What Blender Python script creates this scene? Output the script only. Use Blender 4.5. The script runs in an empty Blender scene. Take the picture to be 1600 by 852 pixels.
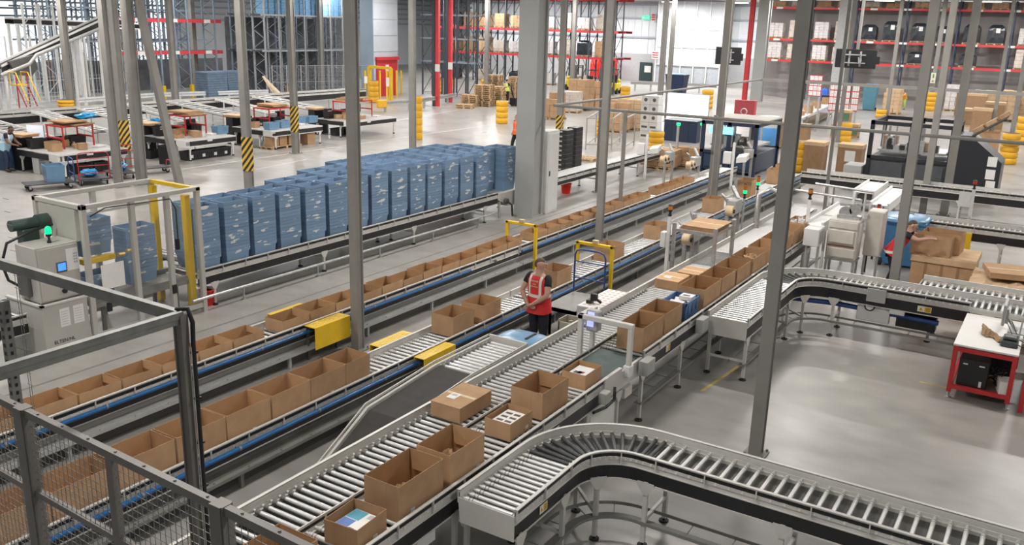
import bpy, math, random
from mathutils import Vector, Matrix
SC = bpy.context.scene
COL = SC.collection
rnd = random.Random(7)
PI = math.pi
# ---------------------------------------------------------------- camera
FPX, YAW, PITCH, ROLL, CAMH = 1381.4, 0.5556366, 0.2751314, 0.0273321, 5.8
cf = Vector((-math.sin(YAW)*math.cos(PITCH), math.cos(YAW)*math.cos(PITCH), -math.sin(PITCH)))
cr0 = Vector((math.cos(YAW), math.sin(YAW), 0)); cu0 = cr0.cross(cf)
cr = cr0*math.cos(ROLL) + cu0*math.sin(ROLL); cu = -cr0*math.sin(ROLL) + cu0*math.cos(ROLL)
cam = bpy.data.cameras.new('camera'); camo = bpy.data.objects.new('camera', cam); COL.objects.link(camo)
cam.sensor_width = 36; cam.lens = 36*FPX/1600; cam.clip_end = 400; cam.clip_start = .05
camo.matrix_world = Matrix(((cr.x, cu.x, -cf.x, 0), (cr.y, cu.y, -cf.y, 0), (cr.z, cu.z, -cf.z, CAMH), (0, 0, 0, 1)))
SC.camera = camo
def at(px, py, z=0.0):
    """the point of the place at height z that was surveyed at this spot of the photograph"""
    d = cf + cr*((px-800)/FPX) - cu*((py-426)/FPX)
    t = (z-CAMH)/d.z
    return Vector((d.x*t, d.y*t, z))
def proj(p):
    v = Vector(p) - Vector((0, 0, CAMH)); w = v.dot(cf)
    return 800+FPX*v.dot(cr)/w, 426-FPX*v.dot(cu)/w
def hz(x, y, py):
    """height of a vertical at (x, y) that was surveyed at photo row py"""
    lo, hi = -2.0, 16.0
    for _ in range(40):
        m = (lo+hi)/2
        if proj((x, y, m))[1] > py: lo = m
        else: hi = m
    return (lo+hi)/2
# ---------------------------------------------------------------- materials
MATS = {}
def mat(name, col, rough=.5, metal=0.0, noise=.08, scale=6.0, bump=0.0, emit=0.0, spec=.5, rand=0.0, coat=0.0, alpha=None, trans=0.0):
    if name in MATS: return MATS[name]
    m = bpy.data.materials.new(name); m.use_nodes = True; MATS[name] = m
    nt = m.node_tree; b = nt.nodes['Principled BSDF']; L = nt.links.new
    b.inputs['Roughness'].default_value = rough; b.inputs['Metallic'].default_value = metal
    b.inputs['Specular IOR Level'].default_value = spec
    b.inputs['Coat Weight'].default_value = coat
    c4 = (*col, 1)
    b.inputs['Base Color'].default_value = c4
    if trans: b.inputs['Transmission Weight'].default_value = trans; b.inputs['IOR'].default_value = 1.1
    if emit:
        b.inputs['Emission Color'].default_value = c4; b.inputs['Emission Strength'].default_value = emit
    if noise or rand:
        tc = nt.nodes.new('ShaderNodeTexCoord'); n = nt.nodes.new('ShaderNodeTexNoise')
        n.inputs['Scale'].default_value = scale; n.inputs['Detail'].default_value = 5
        L(tc.outputs['Object'], n.inputs['Vector'])
        hsv = nt.nodes.new('ShaderNodeHueSaturation'); hsv.inputs['Color'].default_value = c4
        mr = nt.nodes.new('ShaderNodeMapRange'); mr.inputs['From Min'].default_value = .3; mr.inputs['From Max'].default_value = .7
        mr.inputs['To Min'].default_value = 1-noise; mr.inputs['To Max'].default_value = 1+noise
        L(n.outputs['Fac'], mr.inputs['Value'])
        last = mr.outputs['Result']
        if rand:
            oi = nt.nodes.new('ShaderNodeObjectInfo'); r2 = nt.nodes.new('ShaderNodeMapRange')
            r2.inputs['To Min'].default_value = 1-rand; r2.inputs['To Max'].default_value = 1+rand
            L(oi.outputs['Random'], r2.inputs['Value'])
            mu = nt.nodes.new('ShaderNodeMath'); mu.operation = 'MULTIPLY'
            L(last, mu.inputs[0]); L(r2.outputs['Result'], mu.inputs[1]); last = mu.outputs[0]
        L(last, hsv.inputs['Value']); L(hsv.outputs['Color'], b.inputs['Base Color'])
        if bump:
            bp = nt.nodes.new('ShaderNodeBump'); bp.inputs['Strength'].default_value = bump; bp.inputs['Distance'].default_value = .01
            L(n.outputs['Fac'], bp.inputs['Height']); L(bp.outputs['Normal'], b.inputs['Normal'])
    return m
def hexc(h):
    v = [int(h[i:i+2], 16)/255 for i in (0, 2, 4)]
    return tuple(x/12.92 if x <= .04045 else ((x+.055)/1.055)**2.4 for x in v)
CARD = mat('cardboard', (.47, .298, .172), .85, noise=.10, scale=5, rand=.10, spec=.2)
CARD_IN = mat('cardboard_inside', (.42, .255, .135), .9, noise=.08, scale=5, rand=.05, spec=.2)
CARD_EDGE = mat('cardboard_edge', (.36, .21, .11), .9, spec=.2)
CARD_L = mat('pale_cardboard', (.60, .42, .26), .85, noise=.10, scale=4, rand=.10, spec=.2)
ALU = mat('cream_painted_steel', (.60, .585, .55), .42, noise=.07, scale=3)
WHITE = mat('white_painted_steel', (.74, .735, .72), .4, noise=.04, scale=3)
GREYP = mat('grey_painted_steel', (.25, .24, .22), .5, noise=.10, scale=2)
GREYL = mat('light_grey_steel', (.40, .40, .39), .45, noise=.08, scale=2)
GREYD = mat('dark_grey_steel', (.10, .098, .092), .5, noise=.12, scale=3)
CHAN = mat('channel_grey', (.22, .218, .20), .5, noise=.15, scale=3)
GALV = mat('galvanised_steel', (.52, .52, .51), .38, .7, noise=.18, scale=14)
ROLL = mat('zinc_roller', (.72, .72, .71), .30, .42, noise=.04, scale=20)
ROLLD = mat('grey_roller_sleeve', (.055, .058, .06), .45, noise=.12, scale=20)
COLLAR = mat('roller_collar', (.17, .165, .15), .5)
BLACK = mat('black_panel', (.014, .014, .016), .42, noise=.2, scale=4)
RUBBER = mat('black_rubber', (.02, .02, .02), .75)
BELT = mat('dark_belt', (.034, .029, .026), .75, noise=.15, scale=8)
BELTG = mat('green_belt', (.055, .085, .080), .65, noise=.15, scale=8)
BLUEP = mat('blue_pipe', (.014, .115, .32), .3, noise=.1)
BLUE = mat('blue_paint', (.025, .075, .26), .4)
YEL = mat('yellow_paint', (.78, .50, .015), .42, noise=.06)
YELB = mat('yellow_plastic', (.80, .42, .02), .45, noise=.05)
RED = mat('red_paint', (.55, .03, .035), .4, noise=.06)
REDB = mat('bright_red_plastic', (.75, .03, .02), .4)
PAPER = mat('white_paper', (.78, .77, .75), .7, noise=.02)
PAPERG = mat('grey_print', (.45, .45, .46), .7)
SCREEN = mat('lit_blue_screen', (.06, .25, .9), .3, noise=0, emit=1.2)
WSCREEN = mat('lit_white_screen', (.85, .92, 1.0), .3, noise=0, emit=3.0)
GREEN_LIT = mat('lit_green_lamp', (.0, .75, .20), .3, noise=0, emit=2.0)
AMBER = mat('amber_lens', (.55, .17, .03), .25, noise=0)
REDL = mat('red_lens', (.55, .03, .02), .25, noise=0)
ORANGE = mat('orange_plastic', (.75, .2, .02), .4)
DKBLUE = mat('dark_blue_plastic', (.012, .025, .075), .45)
BINBLUE = mat('blue_bin_plastic', (.06, .20, .40), .4, noise=.08)
WOOD = mat('pallet_wood', (.52, .36, .2), .8, noise=.2, scale=8, rand=.1)
KRAFT = mat('kraft_paper', (.33, .205, .11), .8, noise=.15, scale=9)
TAPE = mat('tape_reel', (.62, .48, .30), .5)
GREENC = mat('green_print', (.09, .25, .15), .7)
TEAL = mat('teal_print', (.10, .34, .45), .6)
BLUEPR = mat('blue_print', (.12, .22, .50), .6)
GLASSY = None
def glassmat(name, tint=(.9, .93, .95), alpha=.14, rough=.03):
    if name in MATS: return MATS[name]
    m = bpy.data.materials.new(name); m.use_nodes = True; MATS[name] = m
    nt = m.node_tree; b = nt.nodes['Principled BSDF']
    b.inputs['Base Color'].default_value = (*tint, 1); b.inputs['Roughness'].default_value = rough
    b.inputs['Alpha'].default_value = alpha; b.inputs['Specular IOR Level'].default_value = .6
    return m
CLEAR = glassmat('clear_guard_sheet', (.5, .52, .53), .045)
SMOKED = glassmat('smoked_guard_sheet', (.10, .11, .12), .35)
# ---------------------------------------------------------------- mesh builder
ORG = {}
def rotz(a): return Matrix.Rotation(a, 4, 'Z')
def TM(x=0, y=0, z=0, rz=0): return Matrix.Translation((x, y, z)) @ rotz(rz)
class MB:
    def __init__(s, M=None): s.v = []; s.f = []; s.mi = []; s.sm = []; s.M = M
    def add(s, vs, fs, m=0, sm=False, M=None):
        o = len(s.v); T = s.M if M is None else (M if s.M is None else s.M @ M)
        s.v += [tuple(T @ Vector(p)) for p in vs] if T is not None else [tuple(p) for p in vs]
        s.f += [[i+o for i in f] for f in fs]; s.mi += [m]*len(fs); s.sm += [sm]*len(fs)
        return s
    def box(s, a, b, m=0, M=None, bv=0):
        x0, x1 = sorted((a[0], b[0])); y0, y1 = sorted((a[1], b[1])); z0, z1 = sorted((a[2], b[2]))
        if bv:
            bv = min(bv, (x1-x0)*.45, (y1-y0)*.45, (z1-z0)*.45)
            vs = []; idx = {}
            for i in (0, 1):
                for j in (0, 1):
                    for k in (0, 1):
                        c = [(x0, x1)[i], (y0, y1)[j], (z0, z1)[k]]; sg = (1-2*i, 1-2*j, 1-2*k)
                        for ax in range(3):
                            p = [c[q] if q == ax else c[q]+sg[q]*bv for q in range(3)]
                            idx[i, j, k, ax] = len(vs); vs.append(p)
            fs = []
            for ax in range(3):
                q, r = [t for t in range(3) if t != ax]
                for e in (0, 1):
                    loop = []
                    for (u, w) in ((0, 0), (1, 0), (1, 1), (0, 1)):
                        t = [0]*3; t[ax] = e; t[q] = u; t[r] = w; loop.append(idx[(*t, ax)])
                    fl = e == 1
                    if ax == 1: fl = not fl
                    fs.append(loop if fl else loop[::-1])
                for u in (0, 1):
                    for w in (0, 1):
                        a_ = [0]*3; a_[q] = u; a_[r] = w; b_ = list(a_); b_[ax] = 1
                        fs.append([idx[(*a_, q)], idx[(*b_, q)], idx[(*b_, r)], idx[(*a_, r)]])
            for i in (0, 1):
                for j in (0, 1):
                    for k in (0, 1): fs.append([idx[i, j, k, t] for t in range(3)])
            return s.add(vs, fs, m, False, M)
        vs = [(x0, y0, z0), (x1, y0, z0), (x1, y1, z0), (x0, y1, z0), (x0, y0, z1), (x1, y0, z1), (x1, y1, z1), (x0, y1, z1)]
        return s.add(vs, [[3, 2, 1, 0], [4, 5, 6, 7], [0, 1, 5, 4], [1, 2, 6, 5], [2, 3, 7, 6], [3, 0, 4, 7]], m, False, M)
    def cb(s, c, d, m=0, rz=0, bv=0):
        """box by centre of its base and size"""
        return s.box((-d[0]/2, -d[1]/2, 0), (d[0]/2, d[1]/2, d[2]), m, TM(c[0], c[1], c[2], rz), bv)
    def bar(s, p, q, w, h, m=0, up=(0, 0, 1), bv=0):
        p = Vector(p); q = Vector(q); d = q-p; l = d.length
        if l < 1e-6: return s
        d /= l; up = Vector(up)
        if abs(d.dot(up)) > .98: up = Vector((0, 1, 0))
        r = d.cross(up).normalized(); u = r.cross(d)
        T = Matrix(((r.x, d.x, u.x, p.x), (r.y, d.y, u.y, p.y), (r.z, d.z, u.z, p.z), (0, 0, 0, 1)))
        return s.box((-w/2, 0, -h/2), (w/2, l, h/2), m, T, bv)
    def cyl(s, p, q, r, n=12, m=0, r2=None, caps=True, mc=None):
        p = Vector(p); q = Vector(q); d = (q-p); l = d.length
        if l < 1e-6: return s
        d /= l; r2 = r if r2 is None else r2
        a = d.orthogonal().normalized(); b = d.cross(a)
        ring = lambda c, rr: [c + a*(rr*math.cos(2*PI*i/n)) + b*(rr*math.sin(2*PI*i/n)) for i in range(n)]
        A, B = ring(p, r), ring(q, r2)
        s.add(A+B, [[i, (i+1) % n, n+(i+1) % n, n+i] for i in range(n)], m, True)
        if caps: s.add(A, [list(range(n))[::-1]], m if mc is None else mc); s.add(B, [list(range(n))], m if mc is None else mc)
        return s
    def tube(s, pts, r, n=8, m=0, closed=False):
        pts = [Vector(p) for p in pts]; N = len(pts); rings = []
        a = None
        for i, p in enumerate(pts):
            d = ((pts[(i+1) % N] if closed or i < N-1 else p) - (pts[i-1] if closed or i > 0 else p)).normalized()
            a = (d.orthogonal() if a is None else a - d*a.dot(d)).normalized(); b = d.cross(a)
            rings.append([p + a*(r*math.cos(2*PI*k/n)) + b*(r*math.sin(2*PI*k/n)) for k in range(n)])
        vs = [v for g in rings for v in g]; fs = []
        for i in range(N if closed else N-1):
            j = (i+1) % N
            fs += [[i*n+k, i*n+(k+1) % n, j*n+(k+1) % n, j*n+k] for k in range(n)]
        s.add(vs, fs, m, True)
        if not closed: s.add(rings[0], [list(range(n))[::-1]], m); s.add(rings[-1], [list(range(n))], m)
        return s
    def lathe(s, prof, c, n=20, m=0, sm=True):
        vs = []; fs = []
        for (r, z) in prof: vs += [(c[0]+r*math.cos(2*PI*i/n), c[1]+r*math.sin(2*PI*i/n), c[2]+z) for i in range(n)]
        for k in range(len(prof)-1): fs += [[k*n+i, k*n+(i+1) % n, (k+1)*n+(i+1) % n, (k+1)*n+i] for i in range(n)]
        s.add(vs, fs, m, sm)
        for k, fl in ((0, 1), (len(prof)-1, 0)):
            if prof[k][0] > 1e-4:
                l = list(range(n)); s.add(vs[k*n:(k+1)*n], [l[::-1] if fl else l], m)
        return s
    def sphere(s, c, r, m=0, n=14, sz=1.0, M=None):
        prof = [(max(1e-5, r*math.sin(PI*k/n)), -r*sz*math.cos(PI*k/n)) for k in range(n+1)]
        return s.lathe(prof, c, n+2, m)
    def prism(s, poly, p, ux, uy, un, m=0):
        """poly (u, v) in the plane ux, uy at p, extruded along un (vector with length)"""
        p = Vector(p); ux = Vector(ux); uy = Vector(uy); un = Vector(un); n = len(poly)
        A = [p+ux*u+uy*v for u, v in poly]; B = [q+un for q in A]
        fl = ux.cross(uy).dot(un) > 0
        l = list(range(n))
        fs = [l[::-1] if fl else l, [n+i for i in (l if fl else l[::-1])]]
        for i in range(n):
            j = (i+1) % n; q = [i, j, n+j, n+i]; fs.append(q if fl else q[::-1])
        return s.add(A+B, fs, m)
    def sweep(s, path, o0, o1, z0, z1, m=0):
        P = [Vector(p) for p in path]; N = len(P); vs = []
        for i, p in enumerate(P):
            d = P[min(i+1, N-1)]-P[max(i-1, 0)]; d.z = 0; d.normalize(); nn = Vector((d.y, -d.x, 0))
            for (o, z) in ((o0, z0), (o1, z0), (o1, z1), (o0, z1)): vs.append(p+nn*o+Vector((0, 0, z)))
        fs = []
        for i in range(N-1):
            for k in range(4):
                a, b = i*4+k, i*4+(k+1) % 4
                fs.append([b, a, a+4, b+4] if o1 > o0 else [a, b, b+4, a+4])
        fs += [[0, 1, 2, 3], [N*4-1, N*4-2, N*4-3, N*4-4]]
        return s.add(vs, fs, m)
    def quad(s, a, b, c, d, m=0): return s.add([a, b, c, d], [[0, 1, 2, 3]], m)
    def mesh(s, name, mats):
        me = bpy.data.meshes.new(name); me.from_pydata(s.v, [], s.f)
        for mm in (mats if isinstance(mats, (list, tuple)) else [mats]): me.materials.append(mm)
        me.polygons.foreach_set('material_index', s.mi); me.polygons.foreach_set('use_smooth', s.sm)
        me.update(); return me
    def build(s, name, mats, parent=None, local=False):
        if parent is not None and not local:
            o = ORG.get(parent.name, Vector((0, 0, 0))); s.v = [(p[0]-o.x, p[1]-o.y, p[2]-o.z) for p in s.v]
        ob = bpy.data.objects.new(name, s.mesh(name, mats)); COL.objects.link(ob)
        if parent is not None: ob.parent = parent; ORG[ob.name] = ORG.get(parent.name, Vector((0, 0, 0)))
        else: ORG[ob.name] = Vector((0, 0, 0))
        return ob
def tag(o, label=None, cat=None, group=None, kind=None):
    if label: o['label'] = label
    if cat: o['category'] = cat
    if group: o['group'] = group
    if kind: o['kind'] = kind
    return o
def T(name, label, cat, loc=(0, 0, 0), rz=0, group=None):
    o = bpy.data.objects.new(name, None); COL.objects.link(o); o.empty_display_size = .1
    o.location = loc; o.rotation_euler = (0, 0, rz); ORG[o.name] = Vector(loc)
    return tag(o, label, cat, group)
def inst(name, me, parent, loc, rz=0):
    ob = bpy.data.objects.new(name, me); COL.objects.link(ob); ob.parent = parent
    ob.location = Vector(loc)-(ORG[parent.name] if parent is not None else Vector((0, 0, 0))); ob.rotation_euler = (0, 0, rz); return ob
def solo(name, mb, mats, label, cat, group=None, loc=None):
    """a thing that is one mesh; its origin at loc"""
    if loc is not None:
        l = Vector(loc); mb.v = [(p[0]-l.x, p[1]-l.y, p[2]-l.z) for p in mb.v]
    ob = bpy.data.objects.new(name, mb.mesh(name, mats)); COL.objects.link(ob)
    if loc is not None: ob.location = loc
    ORG[ob.name] = Vector(loc) if loc is not None else Vector((0, 0, 0))
    return tag(ob, label, cat, group)
def dup(o, loc=None, rz=None, label=None, group=None, parent=None):
    c = o.copy(); COL.objects.link(c)
    if parent is not None: c.parent = parent
    if loc is not None: c.location = loc; ORG[c.name] = Vector(loc)
    if rz is not None: c.rotation_euler = (0, 0, rz)
    if label: c['label'] = label
    if group: c['group'] = group
    for ch in o.children: dup(ch, parent=c)
    return c
def struct(name, mb, mats):
    return tag(mb.build(name, mats), kind='structure')
ORDN = ['first', 'second', 'third', 'fourth', 'fifth', 'sixth', 'seventh', 'eighth', 'ninth', 'tenth', 'eleventh', 'twelfth', 'thirteenth', 'fourteenth', 'fifteenth', 'sixteenth', 'seventeenth', 'eighteenth', 'nineteenth', 'twentieth', 'twenty-first', 'twenty-second', 'twenty-third', 'twenty-fourth', 'twenty-fifth', 'twenty-sixth', 'twenty-seventh', 'twenty-eighth', 'twenty-ninth', 'thirtieth']
FONT = {}
def text3(name, body, size, M, m, parent=None, depth=.002):
    """raised lettering as a mesh, converted once"""
    cu_ = bpy.data.curves.new(name, 'FONT'); cu_.body = body; cu_.size = size; cu_.extrude = depth; cu_.align_x = 'CENTER'; cu_.align_y = 'CENTER'
    t = bpy.data.objects.new(name+'_tmp', cu_); COL.objects.link(t)
    bpy.context.view_layer.update()
    me = bpy.data.meshes.new_from_object(t.evaluated_get(bpy.context.evaluated_depsgraph_get()))
    bpy.data.objects.remove(t); me.transform(M)
    if parent is not None: me.transform(Matrix.Translation(-ORG.get(parent.name, Vector((0, 0, 0)))))
    me.materials.clear(); me.materials.append(m)
    ob = bpy.data.objects.new(name, me); COL.objects.link(ob)
    if parent is not None: ob.parent = parent
    return ob
# ---------------------------------------------------------------- world, floor, walls, roof, lights
w = bpy.data.worlds.new('world'); SC.world = w; w.use_nodes = True
bg = w.node_tree.nodes['Background']; bg.inputs['Color'].default_value = (.93, .96, 1, 1); bg.inputs['Strength'].default_value = .38
SC.view_settings.view_transform = 'Standard'; SC.view_settings.look = 'None'; SC.view_settings.gamma = 1
SC.view_settings.use_curve_mapping = False; SC.view_settings.exposure = 0.0
def floor_mat():
    m = bpy.data.materials.new('polished_concrete'); m.use_nodes = True; nt = m.node_tree; L = nt.links.new
    b = nt.nodes['Principled BSDF']; tc = nt.nodes.new('ShaderNodeTexCoord')
    def noise(sc, det, xs=1.0):
        mp = nt.nodes.new('ShaderNodeMapping'); mp.inputs['Scale'].default_value = (sc*xs, sc, sc)
        n = nt.nodes.new('ShaderNodeTexNoise'); n.inputs['Scale'].default_value = 1; n.inputs['Detail'].default_value = det
        L(tc.outputs['Object'], mp.inputs['Vector']); L(mp.outputs['Vector'], n.inputs['Vector']); return n.outputs['Fac']
    r = nt.nodes.new('ShaderNodeValToRGB'); L(noise(.35, 8), r.inputs['Fac'])
    r.color_ramp.elements[0].position = .3; r.color_ramp.elements[0].color = (.305, .292, .27, 1)
    r.color_ramp.elements[1].position = .7; r.color_ramp.elements[1].color = (.385, .37, .348, 1)
    r2 = nt.nodes.new('ShaderNodeValToRGB'); L(noise(2.2, 6, .6), r2.inputs['Fac'])
    r2.color_ramp.elements[0].position = .35; r2.color_ramp.elements[0].color = (.86, .86, .86, 1)
    r2.color_ramp.elements[1].position = .65; r2.color_ramp.elements[1].color = (1.06, 1.06, 1.06, 1)
    mx = nt.nodes.new('ShaderNodeMixRGB'); mx.blend_type = 'MULTIPLY'; mx.inputs['Fac'].default_value = 1
    L(r.outputs['Color'], mx.inputs['Color1']); L(r2.outputs['Color'], mx.inputs['Color2'])
    # saw-cut joints every 5.5 m across and 9.7 m along
    L(mx.outputs['Color'], b.inputs['Base Color'])
    mr = nt.nodes.new('ShaderNodeMapRange'); mr.inputs['To Min'].default_value = .22; mr.inputs['To Max'].default_value = .42
    L(noise(.8, 4), mr.inputs['Value']); L(mr.outputs['Result'], b.inputs['Roughness'])
    b.inputs['Specular IOR Level'].default_value = .45
    return m
FLOORM = floor_mat()
mb = MB(); mb.quad((-110, -20, 0), (45, -20, 0), (45, 130, 0), (-110, 130, 0)); struct('floor', mb, FLOORM)
LINEW = mat('white_line_paint', (.62, .61, .58), .5, noise=.2, scale=3)
LINEY = mat('yellow_line_paint', (.60, .47, .16), .5, noise=.3, scale=3)
JOINT = mat('floor_joint', (.16, .15, .14), .8)
def line_on_floor(name, a, b, wd, m, z=.004):
    mb = MB(); a = Vector((*a[:2], z)); b = Vector((*b[:2], z)); d = (b-a).normalized(); n = Vector((-d.y, d.x, 0))*wd/2
    mb.quad(a-n, b-n, b+n, a+n); return struct(name, mb, m)
line_on_floor('trim_1', (-28.9, 20), (-28.9, 46), .11, LINEW)
line_on_floor('trim_2', at(400, 265), at(480, 249), .08, LINEW)
line_on_floor('trim_3', at(600, 192), at(715, 172), .12, LINEW)
line_on_floor('trim_4', at(1096, 612), at(1180, 555), .06, LINEY)
line_on_floor('trim_5', at(1436, 597), at(1480, 607), .05, LINEY)
for i, x in enumerate((-12.9, -16.9, -20.6)): line_on_floor('trim_%d' % (6+i), (x, 3), (x, 40), .03, JOINT, .003)
for i, x in enumerate((-13.35, -12.2)): line_on_floor('trim_%d' % (9+i), (x, 3), (x, 40), .05, CHAN, .0035)
# roof over the hall
ROOFM = mat('pale_roof_sheet', (.62, .63, .65), .6, noise=.05)
mb = MB(); mb.box((-110, -8, 8.5), (40, 112, 8.7)); struct('ceiling', mb, ROOFM)
# far wall: cladding sheets over a grey dado, horizontal rails
WALLM = mat('white_cladding', (.80, .83, .86), .45, noise=.03)
DADO = mat('grey_dado', (.46, .47, .48), .6, noise=.06)
mb = MB(); mb.box((-64, 93, 2.9), (40, 93.3, 8.5))
for i in range(120): mb.box((-64+i*.85, 92.93, 2.9), (-64+i*.85+.10, 93, 8.5))
struct('wall_back', mb, WALLM)
mb = MB(); mb.box((-64, 92.88, 0), (40, 93.3, 2.9)); struct('baseboard_back', mb, DADO)
RAIL = mat('wall_rail_grey', (.42, .46, .52), .5)
for i, z in enumerate((4.6, 6.6, 8.0)):
    mb = MB(); mb.box((-64, 92.7, z), (40, 92.92, z+.16)); struct('trim_%d' % (20+i), mb, RAIL)
# left wall: translucent daylight sheets between horizontal steel rails
DAY = mat('translucent_daylight_sheet', (.93, .97, 1.0), .5, noise=0, emit=1.15)
mb = MB(); mb.box((-78.3, 10, 0), (-78, 112, 8.5)); struct('wall_left', mb, WALLM)
k = 0
for y in range(12, 58, 8):
    mb = MB(); mb.box((-77.98, y+.2, 1.4), (-77.95, y+7.8, 8.3)); tag(mb.build('window_%d' % (k+1), DAY), kind='structure'); k += 1
for i in range(7):
    mb = MB(); mb.box((-77.9, 10, 5.2+i*.62), (-77.65, 112, 5.36+i*.62)); struct('trim_%d' % (30+i), mb, RAIL)
for i in range(9):
    mb = MB(); mb.box((-77.6, 14+i*9, 0), (-77.2, 14.35+i*9, 8.5)); struct('trim_%d' % (40+i), mb, mat('pale_blue_steel', (.36, .43, .52), .45))
# lamps: long fittings under the roof, each with its own light
LAMPM = mat('lit_diffuser', (1, .98, .95), .4, noise=0, emit=9)
hb = MB(); hb.box((-.75, -.14, .02), (.75, .14, .12), 0); hme = hb.mesh('housing', [WHITE])
db = MB(); db.box((-.7, -.11, -.03), (.7, .11, .02), 0); dme = db.mesh('diffuser', [LAMPM])
RNAME = ['nearest', 'second', 'third', 'fourth', 'fifth', 'sixth', 'seventh', 'eighth', 'ninth', 'tenth', 'eleventh', 'twelfth', 'thirteenth']
li = 0
ys = [4.7, 16.7, 28.7, 40.8, 52.8, 64.8, 75.5, 85.5]
xs = [-57.6, -50.3, -43.0, -35.7, -28.4, -21.1, -13.8, -6.5, .8, 8.1]
for iy, y in enumerate(ys):
    for ix, x in enumerate(xs):
        if y < 10 and x < -30: continue
        zl = 8.2
        if y > 43:
            t = T('ceiling_light', 'white strip light under the roof, %s in the %s row back' % (ORDN[ix], ORDN[iy]), 'ceiling light', (x, y, zl), 0, 'strip lights under the roof')
            for nm, me in (('housing', hme), ('diffuser', dme)):
                c = bpy.data.objects.new(nm, me); COL.objects.link(c); c.parent = t
        ld = bpy.data.lights.new('strip_lamp', 'AREA'); ld.shape = 'RECTANGLE'; ld.size = 1.5; ld.size_y = .25
        ld.energy = 430 if (y > 34 or x < -27) else (430 if y > 20 else (320 if y > 10 else 250))
        if y > 80: ld.energy = 900
        if y < 20: ld.energy *= 1.35 if -15 < x < -5 else (.62 if x > -5 else 1)
        ld.color = (1, .96, .91) if y < 40 else (1, .985, .97)
        lo = bpy.data.objects.new('strip_lamp', ld); COL.objects.link(lo); lo.location = (x, y, zl-.05)
# ---------------------------------------------------------------- columns
def column(name, label, x, y, wd, h=8.5, m=None, group='grey steel columns', wrap=None, base=True, dp=None):
    t = T(name, label, 'column', (x, y, 0), 0, group)
    mb = MB(); d2 = (dp or wd)/2; w2 = wd/2; fl = wd*.12
    # H section: two flanges and a web, boxed by a return lip
    mb.box((-w2, -d2, 0), (w2, -d2+fl, h)); mb.box((-w2, d2-fl, 0), (w2, d2, h)); mb.box((-w2+fl, -d2+fl, 0), (w2-fl, d2-fl, h))
    mb.build('shaft', m or GREYP, t, local=True)
    if base:
        mb = MB(); mb.box((-wd*.9, -wd*.9, 0), (wd*.9, wd*.9, .025))
        for sx in (-1, 1):
            for sy in (-1, 1): mb.cyl((sx*wd*.72, sy*wd*.72, .02), (sx*wd*.72, sy*wd*.72, .06), .018, 8)
        mb.build('base_plate', m or GREYP, t, local=True)
    if wrap:
        mb = MB(); e = .012; mb.box((-w2-e, -d2-e, wrap[0]), (w2+e, d2+e, wrap[1])); mb.build('hazard_wrap', HAZ, t, local=True)
    return t
def haz_mat():
    m = bpy.data.materials.new('yellow_black_hazard'); m.use_nodes = True; nt = m.node_tree; L = nt.links.new; b = nt.nodes['Principled BSDF']
    tc = nt.nodes.new('ShaderNodeTexCoord'); sp = nt.nodes.new('ShaderNodeSeparateXYZ'); L(tc.outputs['Object'], sp.inputs[0])
    a = nt.nodes.new('ShaderNodeMath'); a.operation = 'SUBTRACT'; L(sp.outputs['Z'], a.inputs[0]); 
    xy = nt.nodes.new('ShaderNodeMath'); xy.operation = 'ADD'; L(sp.outputs['X'], xy.inputs[0]); L(sp.outputs['Y'], xy.inputs[1]); L(xy.outputs[0], a.inputs[1])
    f = nt.nodes.new('ShaderNodeMath'); f.operation = 'MULTIPLY'; f.inputs[1].default_value = 4.2; L(a.outputs[0], f.inputs[0])
    fr = nt.nodes.new('ShaderNodeMath'); fr.operation = 'FRACT'; L(f.outputs[0], fr.inputs[0])
    g = nt.nodes.new('ShaderNodeMath'); g.operation = 'GREATER_THAN'; g.inputs[1].default_value = .5; L(fr.outputs[0], g.inputs[0])
    mx = nt.nodes.new('ShaderNodeMixRGB'); mx.inputs['Color1'].default_value = (.02, .02, .02, 1); mx.inputs['Color2'].default_value = (.75, .47, .06, 1)
    L(g.outputs[0], mx.inputs['Fac']); L(mx.outputs['Color'], b.inputs['Base Color']); b.inputs['Roughness'].default_value = .5
    return m
HAZ = haz_mat()
def col_at(label, px, py, wd, **k):
    p = at(px, py); return column('steel_column', label, p.x, p.y, wd, **k)
column('steel_column', 'grey steel column beside the blue-piped carton line, near the yellow step guards', -10.32, 11.38, .17)
column('steel_column', 'grey steel column behind the yellow hoop on the middle roller line', -10.35, 21.1, .17)
column('steel_column', 'grey steel column standing behind the near curved roller conveyor', -3.02, 11.55, .17)
column('steel_column', 'grey steel column the bending worker stands behind', -2.72, 20.2, .19)
column('steel_column', 'grey steel column with hazard strip rising behind the blue tote stacks', -25.1, 31.6, .24)
column('steel_column', 'grey steel column with hazard wrap at a packing bench of blue crates', -28.8, 28.0, .24, wrap=(hz(-28.8, 28, 206), hz(-28.8, 28, 166)))
p = at(391, 318); column('steel_column', 'broad grey column with a low hazard wrap behind the blue tote stacks', p.x, p.y, .25, wrap=(hz(p.x, p.y, 267), hz(p.x, p.y, 214)), dp=.2)
p = at(186, 292); column('steel_column', 'left of two close grey columns behind the tote lift frame', p.x, p.y, .27, dp=.2)
p = at(222, 287); column('steel_column', 'right of two close grey columns behind the tote lift frame', p.x, p.y, .33, dp=.26)
p = at(199, 262); column('steel_column', 'slim column in hazard wrap between two broad grey columns', p.x, p.y, .26, wrap=(hz(p.x, p.y, 236), hz(p.x, p.y, 188)))
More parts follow.
